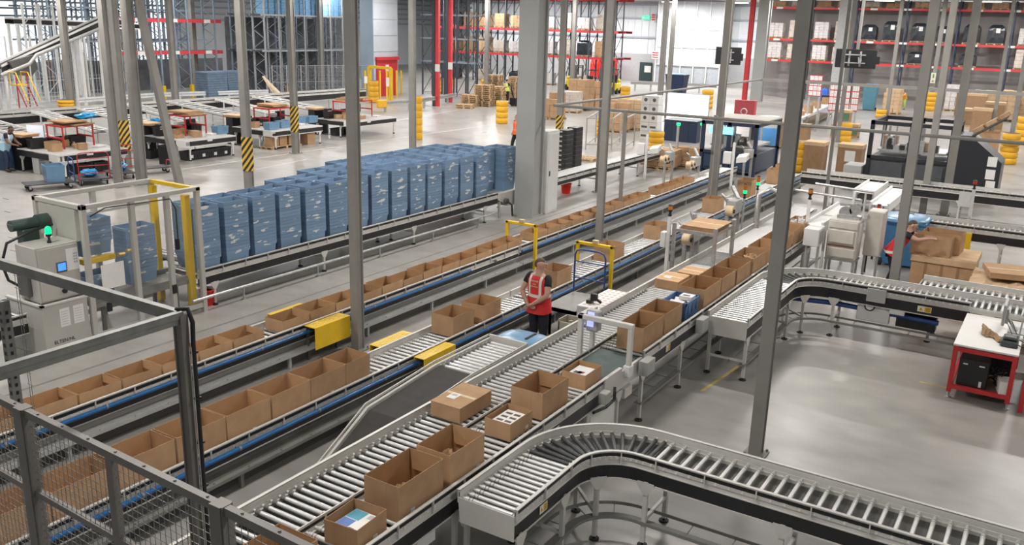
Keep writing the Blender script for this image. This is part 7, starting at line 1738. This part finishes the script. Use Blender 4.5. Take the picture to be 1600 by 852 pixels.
# red and grey building column
p = at(1163, 158); q = at(1180, 158)
column('building_column', 'broad grey building column with red pipe on its left, behind the navy machine', p.x+1.0, p.y, .85, m=PILL)
mb = MB(); mb.box((p.x-.18, p.y-.25, 0), (p.x+.18, p.y+.1, 8.4)); solo('fire_pipe', mb, RED, 'red vertical channel on the left of the broad grey building column', 'pipe', loc=(p.x, p.y, 0))
p = at(1322, 165); column('building_column', 'broad grey building column behind the hanging screen on the right', p.x-.2, p.y-3, .95, m=mat('pale_column_paint', (.52, .53, .52), .5))
# hanging screens
def hang_tv(label, px0, py0, px1, py1, Y, rz=0):
    a, b = ony(px0, py0, Y), ony(px1, py1, Y); w = abs(b.x-a.x); h = abs(a.z-b.z); t = T('hanging_screen', label, 'screen', ((a.x+b.x)/2, Y, min(a.z, b.z)), rz)
    mb = MB(); mb.box((-w/2, 0, 0), (w/2, .12, h), bv=.02); mb.build('casing', BLACK, t, local=True)
    mb = MB(); mb.box((-w*.25, -.10, h*.25), (w*.25, -.05, h*.31)); mb.box((-w*.25, -.10, h*.68), (w*.25, -.05, h*.74)); mb.box((-w*.17, -.06, h*.1), (-w*.13, 0, h*.9)); mb.box((w*.10, -.06, h*.1), (w*.14, 0, h*.9)); mb.build('bracket', GREYL, t, local=True)
    mb = MB(); mb.tube([(w*.12, -.12, h*.8), (w*.17, -.13, h*.4), (w*.10, -.13, h*.25), (w*.08, -.12, h*.6)], .015, 6); mb.build('cable', GREYL, t, local=True)
    mb = MB(); mb.box((w*.5, .02, h*.25), (w*.58, .1, h*.65)); mb.build('side_box', BLACK, t, local=True)
    mb = MB(); mb.box((-.05, .12, h*.4), (.05, .3, 8.3-min(a.z, b.z))) ; mb.build('hanger', GREYP, t, local=True)
hang_tv('black hanging screen seen from the back in front of the red-beam rack', 1307, 76, 1367, 108, 42.0)
hang_tv('black hanging screen beside the red column pipe', 1119, 73, 1156, 102, 58.0)
# bright white board screens and the navy machine
WBRIGHT = mat('lit_white_board', (.95, .98, 1), .4, noise=0, emit=1.6)
NAVY = mat('navy_machine_paint', (.018, .030, .065), .4)
t = T('lit_screen', 'large bright white screen above the navy cabinet', 'screen', (-19.5, 47, 0)); Y = 46.5; a, b = ony(1041, 187, Y), ony(1107, 150, Y)
mb = MB(); mb.box((a.x, Y, a.z), (b.x, Y+.1, b.z)); mb.build('screen_face', WBRIGHT, t); mb = MB(); mb.box((a.x-.05, Y+.1, a.z-.05), (b.x+.05, Y+.16, b.z+.05)); 
for x in (a.x+.3, b.x-.3): mb.box((x-.05, Y+.1, 0), (x+.05, Y+.2, a.z))
mb.build('frame', GREYL, t)
t = T('navy_cabinet', 'long navy blue cabinet below the bright white screen', 'cabinet', (-19, 45, 0)); Y = 44.3; a, b = ony(1036, 219, Y), ony(1090, 190, Y); mb = MB(); mb.box((a.x, Y, 0), (b.x, Y+1.2, b.z), bv=.02); mb.build('body', NAVY, t)
for i in range(3): x = a.x+(b.x-a.x)*(i+1)/4; mb = MB(); mb.box((x-.01, Y-.006, .1), (x+.01, Y, b.z-.05)); mb.build('seam', BLACK, t)
mb = MB(); mb.box((a.x, Y-.03, b.z-.02), (b.x, Y, b.z+.02)); mb.build('trim', WHITE, t)
wheelie('dark blue tall bin with black bags standing before the far white barrier', at(1056, 152).x, at(1056, 152).y, 0, 2.0, 1.7, 1.2, 0, DKBLUE, DKBLUE)
# white cartons with grey windows
t = None
for i in range(6):
    p = at(1011, 231); y = p.y; z = i*.43
    for j in range(2):
        o = carton('white carton with dark mark, %s layer up, %s column of the white stack' % (ORDN[i], 'left' if j == 0 else 'right'), p.x-.1+j*.45, y, z, .44, .6, .425, closed=True, simple=True, group='tall white carton stack'); o.data = o.data.copy(); o.data.materials[0] = WHITE
        mb = MB(); mb.cyl((0, -.302, .22), (0, -.306, .22), .09, 12) if i > 2 else mb.box((-.15, -.306, .15), (.15, -.302, .25)); mb.build('print_mark', GREYD, o, local=True)
# grey strapping machine with clear windows
def guarded_machine(label, x0, x1, y0, y1, zb, zt, fr, lower, npx, legs=True, top=None, inside=True):
    t = T('carton_machine', label, 'machine', ((x0+x1)/2, y0, 0))
    mb = MB(); mb.box((x0, y0, .12), (x1, y1, zb), bv=.01); mb.build('lower_body', lower, t)
    for i in range(npx+1):
        x = x0+(x1-x0)*i/npx
        for y in (y0, y1): mb = MB(); mb.box((x-.07, y-.07, 0), (x+.07, y+.07, zt)); mb.build('frame_post', fr, t)
    mb = MB()
    for y in (y0, y1): mb.box((x0-.07, y-.07, zt-.14), (x1+.07, y+.07, zt)); mb.box((x0-.07, y-.07, zb-.06), (x1+.07, y+.07, zb+.06))
    for x in (x0, x1): mb.box((x-.07, y0, zt-.14), (x+.07, y1, zt))
    mb.build('frame_rail', fr, t)
    for i in range(npx): a = x0+(x1-x0)*i/npx+.07; b = x0+(x1-x0)*(i+1)/npx-.07; mb = MB(); mb.box((a, y0-.01, zb+.06), (b, y0+.0, zt-.14)); mb.build('window', CLEAR, t)
    mb = MB(); mb.box((x1-.01, y0+.07, zb+.06), (x1, y1-.07, zt-.14)); mb.build('window', CLEAR, t)
    for i in range(npx):
        xm = x0+(x1-x0)*(i+.5)/npx; mb = MB(); mb.box((x0+(x1-x0)*i/npx+.15, y0-.08, zb*.3), (x0+(x1-x0)*(i+1)/npx-.15, y0-.072, zb-.14)); mb.build('door_panel', lower, t)
    if top: mb = MB(); mb.box((x0-.08, y0-.08, zt), (x1+.08, y1+.08, zt+.05)); mb.build('roof_sheet', top, t)
    if inside:
        RR = random.Random(int(x0*10)); mb = MB(); mb.box((x0+.2, y0+.4, zb+.2), (x1-.2, y1-.4, zb+.28))
        for i in range(14): x = RR.uniform(x0+.3, x1-.5); mb.box((x, y0+.4, zb+.28), (x+RR.uniform(.08, .35), y0+.4+RR.uniform(.1, .5), zb+.28+RR.uniform(.1, .5)))
        for i in range(6): x = RR.uniform(x0+.3, x1-.3); mb.cyl((x, y0+.5, zb+.28), (x, y0+.5, zt-.2), .03, 6)
        mb.build('mechanism', GALV, t)
        mb = MB(); mb.box((x0+.3, y0+.7, zb+.3), (x0+.8, y0+1.1, zb+.75)); mb.box((x1-1.0, y0+.6, zb+.3), (x1-.6, y0+1.0, zb+.6)); mb.build('boxes_inside', CARD, t)
    return t
Y = 35.6; a, b = ony(1092, 290, Y), ony(1176, 270, Y); zb = ony(1130, 238, Y).z; zt_ = ony(1130, 190, Y).z
guarded_machine('navy-framed carton machine with clear windows and flat beige roof, left of the big near column', a.x, b.x, Y, Y+3.2, zb, zt_, NAVY, mat('navy_lower_panel', (.025, .045, .09), .4), 2, top=mat('beige_roof_sheet', (.42, .39, .34), .6))
t = T('status_display', 'small lit cyan screen on the navy-framed carton machine', 'screen', (a.x+.6, Y-.1, zt_-.4)); mb = MB(); mb.box((a.x+.3, Y-.12, zt_-.5), (a.x+1.3, Y-.09, zt_-.2)); mb.build('display', mat('lit_cyan_display', (.25, .75, .95), .3, noise=0, emit=1.2), t)
for i, (px, py) in enumerate(((1055, 263), (1092, 262), (1187, 236))):
    p = at(px, py); h = hz(p.x, p.y, [196, 196, 197][i]); t = T('machine_lamp', 'thin grey post with green lamp, %s of three before the navy-framed machine' % ['left', 'middle', 'right'][i], 'signal lamp', p); mb = MB(); mb.cb((p.x, p.y, 0), (.09, .09, h)); mb.build('post', GREYL, t); mb = MB(); mb.cyl((p.x, p.y, h), (p.x, p.y, h+.1), .09, 10); mb.build('lens', GREEN_LIT, t)
t = T('banner_board', 'red board with white pin emblem standing on the beige machine roof', 'board', (-10, 38, 0)); Y2 = 40.5; a, b = ony(1146, 184, Y2), ony(1180, 158, Y2); mb = MB(); mb.box((a.x, Y2, 0), (a.x+.1, Y2+.3, a.z)); mb.box((b.x-.1, Y2, 0), (b.x, Y2+.3, a.z)); mb.build('stand', GREYL, t); mb = MB(); mb.box((a.x, Y2, a.z), (b.x, Y2+.3, b.z)); mb.build('board', mat('coral_red_board', (.62, .10, .12), .5), t)
mb = MB(); cx_ = (a.x+b.x)/2; cz_ = a.z+(b.z-a.z)*.38; mb.tube([(cx_+.14*math.cos(q), Y2-.012, cz_+.14*math.sin(q)) for q in [2*PI*i/14 for i in range(14)]], .025, 5, closed=True); mb.add([(cx_-.05, Y2-.012, cz_-.16), (cx_+.05, Y2-.012, cz_-.16), (cx_, Y2-.012, cz_-.26)], [[0, 1, 2]]); mb.build('pin_emblem', PAPER, t)
# black carton machine at the right with slanted infeed
Y = 35.4; a, b = ony(1352, 285, Y), ony(1475, 300, Y); zb = ony(1420, 250, Y).z; zt_ = ony(1420, 192, Y).z
BM = mat('black_machine_paint', (.022, .024, .03), .4); DG = mat('slate_machine_panel', (.07, .075, .085), .45)
guarded_machine('black-framed carton machine with windows and slate lower panels at the right', a.x, b.x, Y, Y+2.6, zb, zt_, BM, DG, 2, top=None)
t = T('machine_infeed', 'slanting black infeed with cartons at the right end of the black carton machine', 'machine', (b.x, Y, 0)); x0 = b.x+.08
mb = MB(); mb.prism([(0, 0), (1.6, 0), (1.6, 1.5), (.5, zt_-.3), (0, zt_-.3)], (x0, Y, 0), (1, 0, 0), (0, 0, 1), (0, 1.6, 0)); mb.build('housing', BM, t)
for i, (u, v) in enumerate(((1.15, .9), (1.15, 1.35), (1.2, .5))): mb = MB(); mb.box((x0+u, Y-.012, v), (x0+u+.3, Y-.004, v+.35)); mb.build('paper_sheet', PAPER, t)
mb = MB(); mb.bar((x0+.4, Y+.3, zt_-.4), (x0+1.5, Y+.3, zt_+.4), .06, .06); mb.bar((x0+.4, Y+1.3, zt_-.4), (x0+1.5, Y+1.3, zt_+.4), .06, .06); mb.bar((x0+.4, Y+.8, zt_-.45), (x0+1.5, Y+.8, zt_+.35), .9, .03); mb.build('slide', GREYD, t)
for i in range(3):
    o = carton('%s flat carton from below leaning on the slanting infeed slide' % ORDN[i], x0+.7+.38*i, Y+.8, zt_-.15+.275*i, .36, .7, .14, closed=True, simple=True, pale=i % 2 == 1); o.rotation_euler = (0, -.62, 0)
mb = MB(); mb.box((a.x-.8, Y-.3, .02), (a.x-.15, Y+.8, .95), bv=.01); solo('sheet_bin', mb, GREYL, 'square grey sheet-metal bin left of the black carton machine', 'bin', loc=(a.x-.5, Y, 0))
p = at(1430, 338); mb = MB()
for i in range(3): mb.prism([(-.25, 0), (.25, 0), (.25, .22), (.12, .36), (-.12, .36), (-.25, .22)], (p.x-1.7+.6*i, p.y, .35), (1, 0, 0), (0, 0, 1), (0, .6, 0)); mb.cb((p.x-1.7+.6*i, p.y+.3, 0), (.1, .1, .36))
solo('motor_housings', mb, GREYD, 'row of dark motor housings under the far roller line', 'motors', loc=p)
# cartons standing on the floor on the right
bigbox('tall brown carton with open pale top, left of two near the sheet-metal bin', 1248, 1286, 272, 0, 1.0, 1.75, top=222)
bigbox('tall brown carton with white sheet on its front near the sheet-metal bin', 1300, 1345, 275, 0, 1.0, 1.75, top=226)
c = [o for o in COL.objects if o.name.startswith('pallet_carton')][-1]; a_, b_ = at(1300, 275), at(1345, 275); mb = MB(); w_ = (b_-a_).length*.74; mb.box((-w_*.18, -.42, .6), (w_*.25, -.404, 1.05)); mb.build('paper_sheet', PAPER, c, local=True)
bigbox('brown carton on the floor at the end of the white packing desk', 1235, 1262, 228, 0, .8, 1.5, top=194)
for i, (px, z) in enumerate(((1305, 0), (1328, 0), (1312, hz(at(1305, 216).x, at(1305, 216).y, 194)))):
    p = at(px, 226); t = bigbox('green-banded brown carton %s the barrel right of the white desk' % ['left behind', 'right behind', 'on top of the two behind'][i], px-10, px+12, 216, 0, .9, 1.0, top=194) ; t.location.z = z; mb = MB(); mb.box((-.30, -.372, .25), (.30, -.362, .6)); mb.build('green_band', GREENC, t, local=True)
bigbox('brown carton below the blue drum, left of the big near column', 1203, 1218, 233, 0, 1.0, 2.0, top=190)
for i, (px, py, h) in enumerate(((1528, 215, 1.7), (1548, 205, 1.8), (1520, 190, 1.9), (1505, 183, 1.9))): bigbox('%s tall brown carton of the group at the right behind the slanting infeed' % ORDN[i], px-16, px+16, py, 0, 1.0, h)
for i, (px, py) in enumerate(((1560, 190), (1582, 188))): p = at(px, py); load('%s wide pale stack of flat cartons at the far right edge' % ('left' if i == 0 else 'right'), p.x, p.y+1, 0, 'pale', 1.9, 0, (1.9, 1.4), seed=60+i)
p = at(1535, 240); carton('open brown carton with papers on the floor behind the slanting infeed', p.x, p.y, 0, 1.3, 1.1, 1.1); bigbox('long low carton behind the open carton of the right group', 1500, 1550, 200, 0, 1.2, 1.2)
# the white packing desk with its red boards
t = T('packing_desk', 'long white desk with clutter running back beside the big near column', 'desk', (-12, 46, 0)); a, b = at(1237, 210), at(1290, 182); d = (b-a).normalized(); n_ = V((-d.y, d.x, 0))
mb = MB(); mb.sweep([a, b], -.5, .5, .92, .98); mb.build('desk_top', WHITE, t); mb = MB(); mb.sweep([a, b], -.45, .45, .2, .26); mb.build('shelf', mat('brown_shelf', (.18, .13, .09), .6), t)
for f in (.02, .5, .98):
    for sg in (-.45, .45): p = a.lerp(b, f)+n_*sg; mb = MB(); mb.cb((p.x, p.y, 0), (.07, .07, .95)); mb.build('leg', WHITE, t)
RR = random.Random(4)
for i in range(6): p = a.lerp(b, .12+.15*i)+n_*RR.uniform(-.3, .3); carton('%s small carton from the near end on the long white desk' % ORDN[i], p.x, p.y, .982, RR.uniform(.3, .5), RR.uniform(.3, .6), RR.uniform(.2, .5), simple=True, closed=i % 2 == 0)
p = a.lerp(b, .95); pc('dark grey printer at the far end of the long white desk', p.x, p.y, .982, .3, DKBLUE, (.7, .6, .55))
p = at(1243, 192); t = T('fire_extinguisher', 'red and blue fire extinguisher beside the big near column', 'extinguisher', p); mb = MB(); mb.lathe([(.10, 0), (.12, .05), (.12, .45), (.05, .58)], (p.x, p.y, 0.9), 14); mb.build('cylinder', RED, t); mb = MB(); mb.cb((p.x, p.y, 0), (.3, .3, .9)); mb.build('stand', BLACK, t); mb = MB(); mb.lathe([(.122, .2), (.122, .4)], (p.x, p.y, .9), 14); mb.build('band', BLUE, t)
def board(label, px0, px1, pyb, pyt, Y, m=PAPER, seed=0):
    a, b = ony(px0, pyb, Y), ony(px1, pyt, Y); w = b.x-a.x; h = b.z-a.z; t = T('notice_display', label, 'notice board', ((a.x+b.x)/2, Y, 0)); mb = MB(); mb.box((a.x, Y, a.z), (b.x, Y+.08, b.z)); mb.build('panel', RED, t)
    mb = MB()
    for x in (a.x+.08, b.x-.08): mb.box((x-.05, Y+.02, 0), (x+.05, Y+.1, a.z))
    mb.build('stand', GREYL, t); RR = random.Random(seed); mb = MB(); mk = MB()
    for i in range(3):
        for j in range(4):
            x0 = a.x+w*(.04+.32*i); z0 = a.z+h*(.04+.24*j); mb.box((x0, Y-.012, z0), (x0+w*.28, Y, z0+h*.20))
            for q in range(3): mk.box((x0+w*.03, Y-.016, z0+h*(.03+.05*q)), (x0+w*RR.uniform(.12, .25), Y-.012, z0+h*(.05+.05*q)))
    mb.build('sheets', PAPER, t); mk.build('print_lines', PAPERG, t)
board('red notice board with white sheets, left one behind the desk', 1293, 1318, 173, 130, 57, seed=1); board('red-edged notice board with tall white sheets, middle one behind the desk', 1316, 1330, 174, 133, 56, seed=2); board('red-edged notice board right of the dark column behind the desk', 1328, 1344, 174, 133, 55, seed=3)
board('low red rack of cards with hazard edge behind the big near column', 1262, 1286, 150, 118, 55, seed=4)
p = at(1357, 172); wheelie('teal wheeled bin standing under a brown sack beside the notice boards', p.x, p.y, 0, 2.0, 1.0, 1.0, 0, mat('teal_bin', (.10, .27, .36), .45)); p = at(1286, 164); mb = MB(); mb.lathe([(.3, 0), (.33, .1), (.33, 1.2), (.2, 1.3), (.12, 1.35)], p, 16); solo('gas_drum', mb, mat('royal_blue_drum', (.02, .12, .55), .4), 'royal blue drum left of the red notice boards', 'drum', loc=p)
p = at(1197, 233); mb = MB(); mb.lathe([(.45, 0), (.5, .1), (.5, 1.05), (.45, 1.1)], p, 18); solo('plastic_drum', mb, mat('bright_blue_drum', (.03, .25, .60), .4), 'bright blue drum beside tall cartons left of the big near column', 'drum', loc=p); mb = MB(); mb.lathe([(.42, 0), (.48, .5), (.5, .55)], (p.x, p.y, 1.1), 18); solo('plastic_tub', mb, WHITE, 'white tub standing on the bright blue drum', 'tub', loc=(p.x, p.y, 1.1))
t = T('evacuation_sign', 'white sign with green pictogram hung on the grey column at the right', 'sign', (-9, 70, 0)); Yq = at(1452, 172).y-.25; a, b = ony(1453, 130, Yq), ony(1463, 114, Yq); mb = MB(); mb.box((a.x, Yq, a.z), (b.x, Yq+.04, b.z)); mb.build('panel', mat('cream_sign', (.72, .70, .55), .5), t); mb = MB(); mb.box((a.x+.12, Yq-.01, a.z+(b.z-a.z)*.5), (b.x-.12, Yq, b.z-.1)); mb.build('green_pictogram', GREENC, t); mb = MB(); mb.box((a.x+.1, Yq-.01, a.z+.1), (b.x-.1, Yq, a.z+.16)); mb.box((a.x+.1, Yq-.01, a.z+.22), (b.x-.1, Yq, a.z+.26)); mb.build('text_lines', GREYD, t)
# forklift, black stacker and pallets in the centre
def forklift(label, px, py, m, rz, sc=1.0):
    p = at(px, py); t = T('forklift', label, 'forklift', p, rz)
    mb = MB(); mb.box((-.55, -.9, .25), (.55, .8, .95), bv=.08); mb.box((-.5, .35, .95), (.5, .9, 1.25), bv=.1); mb.build('body', m, t, local=True)
    mb = MB(); mb.box((-.35, -.3, .95), (.35, .2, 1.1), bv=.04); mb.box((-.33, .18, 1.1), (.33, .3, 1.6), bv=.04); mb.build('seat', BLACK, t, local=True)
    mb = MB()
    for sx in (-.5, .5): mb.tube([(sx, -.75, .95), (sx, -.6, 2.05), (sx, .5, 2.1), (sx, .8, 1.2)], .035, 6)
    for y in (-.6, -.2, .2, .5): mb.bar((-.5, y, 2.08), (.5, y, 2.08), .05, .03)
    mb.build('overhead_guard', BLACK, t, local=True)
    mb = MB()
    for sx in (-.32, .32): mb.box((sx-.06, -1.08, .1), (sx+.06, -.92, 2.3))
    for z in (.3, 1.2, 2.2): mb.box((-.32, -1.04, z), (.32, -.96, z+.08))
    mb.build('mast', GREYD, t, local=True); mb = MB()
    for sx in (-.25, .25): mb.box((sx-.06, -2.1, .06), (sx+.06, -1.08, .11)); mb.box((sx-.06, -1.14, .06), (sx+.06, -1.08, .6))
    mb.build('fork', GREYD, t, local=True)
    for sx in (-.5, .5):
        for y in (-.65, .6): mb = MB(); mb.cyl((sx-.1, y, .26), (sx+.1, y, .26), .26, 16); mb.build('wheel', RUBBER, t, local=True)
forklift('yellow forklift standing behind the pallet of mixed cartons', 897, 141, mat('forklift_yellow', (.75, .55, .01), .4), .9)
forklift('dark forklift right of the yellow one, in front of a red container', 925, 148, BLACK, 1.4)
forklift('second yellow forklift right of the grey column in the centre', 957, 146, mat('forklift_yellow', (.75, .55, .01), .4), .2)
for i, (px, py, kd, h, s) in enumerate(((866, 192, 'brown', 1.5, (1.0, 1.0)), (893, 182, 'wrap', 1.3, (1.2, 1.0)), (907, 178, 'brown', 2.0, (1.5, 1.1)), (921, 176, 'brown', 1.8, (1.2, 1.0)), (966, 186, 'brown', .9, (1.6, 1.0)), (962, 212, 'brown', 1.5, (1.4, 1.0)), (985, 208, 'pale', 1.6, (1.5, 1.0)), (1000, 204, 'brown', 1.3, (1.2, 1.0)))):
    p = at(px, py-6); load('%s mixed carton pallet from the left in the centre behind the tote line' % ORDN[i], p.x, p.y, 0, kd, h, R.uniform(-.2, .2), s, group='mixed carton pallets in the centre', seed=70+i)
p = at(1052, 258); load('pallet of small brown cartons behind the end of the tote line', p.x+.8, p.y, 0, 'brown', .75, .05, (1.6, 1.0), seed=81); p = at(1035, 255); load('low pallet of open cartons beside the yellow column guard', p.x+.5, p.y-1.4, 0, 'brown', .7, .1, (1.5, 1.0), seed=82)
for i, (px, py) in enumerate(((881, 268), (896, 262))):
    p = at(px, py); t = T('crate_dolly', '%s black stack of folded crates standing beside the white cabinet' % ('left' if i == 0 else 'right'), 'crate stack', p)
    for k in range(9): mb = MB(); mb.box((p.x-.22, p.y-.3, .0+k*.19), (p.x+.22, p.y+.3, .0+k*.19+.186), bv=.01); c = mb.build('crate', BLACK, t); mb = MB(); mb.box((p.x-.12, p.y-.305, .09+k*.19), (p.x+.02, p.y-.30, .15+k*.19)); mb.build('grip_hole', GREYL, c)
p = at(912, 250); pallet('empty pallet lying on the floor behind the tote line', p.x, p.y, 0, .1)
# wire stands in the open floor
for i, (pts, h) in enumerate((([(915, 234), (930, 222), (968, 222), (955, 234)], 185), ([(974, 238), (990, 228)], 185))):
    P = [at(*q) for q in pts]; zt = hz(P[0].x, P[0].y, h); t = T('tube_stand', '%s thin grey tube stand in the open aisle before the pallets' % ('left' if i == 0 else 'right'), 'stand', P[0])
    for q in P: mb = MB(); mb.cb((q.x, q.y, 0), (.05, .05, zt)); mb.build('leg', GREYL, t)
    mb = MB()
    for a_, b_ in zip(P, P[1:]+P[:1] if len(P) > 2 else P[1:]): mb.bar((a_.x, a_.y, zt), (b_.x, b_.y, zt), .05, .05); mb.bar((a_.x, a_.y, .25), (b_.x, b_.y, .25), .05, .05)
    mb.build('rail', GREYL, t)
# taping machines and control boxes at the end of the left lines
for lab, px, py, zc in (('white control box on post beside the end of the tote line', 1007, 280, 1.4), ('white control box on post between the two carton lines', 1141, 296, 1.4)):
    p = at(px, py); t = T('control_post', lab, 'control box', p); mb = MB(); mb.cb((p.x, p.y, 0), (.08, .08, 1.75)); mb.build('post', WHITE, t); mb = MB(); mb.box((p.x-.36, p.y-.1, .95), (p.x-.06, p.y+.1, 1.4), bv=.02); mb.build('box', WHITE, t); mb = MB(); mb.prism([(-.18, 0), (.2, .08), (.2, .28), (-.18, .2)], (p.x+.3, p.y, 1.0), (1, 0, 0), (0, 0, 1), (0, .3, .1)); mb.build('sloped_panel', WHITE, t)
for lab, px, py in (('taping machine with brown reels at the end of the low carton line', 1045, 290), ('taping machine with brown reels at the far end of the middle carton line', 1168, 285), ('grey taping frame straddling the low carton line', 1085, 300)):
    p = at(px, py); tape_unit(lab, p.x, p.y, .95, True, 2)
# ---------------------------------------------------------------- near mesh fence and gantry frame in front
FG = mat('worn_grey_guard_steel', (.20, .185, .165), .5, noise=.12, scale=6); FGG = mat('galvanised_guard_steel', (.26, .26, .245), .42, .35, noise=.18, scale=10)
# gantry frame: corner post with two level beams
zG = 4.35
cpt = at(283, 492, zG)
t = T('gantry_frame', 'grey steel corner frame with two level beams in front of the tote lift', 'frame', (cpt.x, cpt.y, 0))
mb = MB(); mb.box((cpt.x-.022, cpt.y-.022, 0), (cpt.x+.022, cpt.y+.022, zG)); mb.box((cpt.x-.032, cpt.y-.03, 0), (cpt.x-.022, cpt.y+.03, zG)); mb.build('corner_post', FG, t)
for nm, q in (('near_beam', V((cpt.x, cpt.y-3.2, zG))), ('far_beam', V((cpt.x-3.6, cpt.y, zG)))):
    mb = MB(); mb.bar(cpt, q, .03, .03); mb.bar(cpt-V((0, 0, .03)), q-V((0, 0, .03)), .018, .03); mb.bar(cpt+V((0, 0, .017)), q+V((0, 0, .017)), .036, .005); mb.build('beam', FGG, t)
mb = MB(); mb.tube([cpt+V((-.04, .0, .02)), cpt+V((.015, .03, .025)), cpt+V((.045, .03, -.04)), cpt+V((.05, .02, -.15)), cpt+V((.05, .02, -3.5))], .012, 8); mb.build('cable', RUBBER, t)
mb = MB()
for i in range(14): mb.box((cpt.x+.034, cpt.y+.004, zG-.2-i*.25), (cpt.x+.066, cpt.y+.036, zG-.19-i*.25))
mb.build('cable_ties', BLACK, t)
mb = MB(); mb.bar(cpt+V((.07, -.02, -.15)), cpt+V((.07, -.02, -3.6)), .003, .003); mb.bar(cpt+V((.085, -.02, -.15)), cpt+V((.085, -.02, -3.6)), .003, .003); mb.build('wire', GALV, t)
# mesh guard running across the lower left corner
zF = 4.06
f0, f1 = at(36, 642, zF), at(345, 793, zF)
d = (f1-f0); L_ = d.length; d.normalize()
t = T('mesh_fence', 'grey wire mesh fence crossing the near lower left corner', 'fence', (f0.x, f0.y, 0))
start = f0-d*.75; end = f1+d*1.0
zl2 = zF-.40
for s_, hgt2 in ((-.70, zF-.02), (0.0, zF+.02), (L_, zF+.02), (L_+.9, zF)):
    p = f0+d*s_; mb = MB(); mb.box((p.x-.03, p.y-.03, 0), (p.x+.03, p.y+.03, hgt2)); mb.box((p.x+.03, p.y-.025, 0), (p.x+.036, p.y+.025, hgt2)); mb.build('post', FG, t)
mb = MB(); mb.bar((start.x, start.y, zF), (end.x, end.y, zF), .03, .035)
for i in range(16): p = start.lerp(end, (i+.5)/16); mb.cyl((p.x, p.y, zF+.017), (p.x, p.y, zF+.023), .006, 8)
mb.build('top_rail', FG, t)
mb = MB(); mb.bar((start.x, start.y, zl2), (end.x, end.y, zl2), .025, .03); mb.build('middle_rail', FG, t)
p = f0+d*(L_*.49); mb = MB(); mb.box((p.x-.022, p.y-.012, zF-1.3), (p.x+.022, p.y+.012, zF)); mb.build('stiffener', FG, t)
mb = MB(); n = int((end-start).length/.036)
for i in range(n): p = start.lerp(end, (i+.5)/n); mb.cyl((p.x, p.y, zF-1.4), (p.x, p.y, zF-.01), .0017, 5, caps=False)
for i in range(36): z = zF-.03-i*.038; mb.cyl((start.x, start.y+.004, z), (end.x, end.y+.004, z), .0015, 5, caps=False)
mb.build('wire_mesh', FGG, t)
# slotted upright at the left edge
pu = at(8, 470, 4.9) if False else None
def slotted(label, p, h, w=.07):
    t = T('slotted_upright', label, 'upright', (p.x, p.y, 0)); mb = MB(); mb.box((p.x-w/2, p.y-.025, 0), (p.x+w/2, p.y+.025, h)); mb.build('channel', FGG, t)
    mb = MB(); k = int((h-2.4)/.05)
    for i in range(k):
        z = 2.4+i*.05; mb.box((p.x-.010, p.y-.0265, z), (p.x+.010, p.y-.025, z+.022))
        mb.box((p.x+w/2, p.y-.008, z), (p.x+w/2+.0015, p.y+.008, z+.022))
    mb.build('slots', BLACK, t)
pq = at(4, 462, 4.75); pq2 = at(60, 845, 3.4)
def deep(px, py, dd):
    d = cf + cr*((px-800)/FPX) - cu*((py-426)/FPX); return Vector((0, 0, CAMH))+d*dd
pu = deep(17, 560, 5.2); slotted('slotted steel upright at the left edge behind the near fence', V((pu.x, pu.y, 0)), hz(pu.x, pu.y, 470), .045)
pl = deep(32, 500, 6.2); mb = MB()
for i in range(2): mb.bar((pl.x+.03*i, pl.y, 0), (pl.x+.03*i, pl.y, hz(pl.x, pl.y, 420)), .003, .003)
for i in range(24): mb.bar((pl.x-.02, pl.y, 2.5+i*.09), (pl.x+.05, pl.y, 2.5+i*.09), .003, .003)
solo('wire_ladder', mb, FGG, 'narrow wire cable ladder beside the slotted upright at the left edge', 'cable ladder', loc=(pl.x, pl.y, 0))
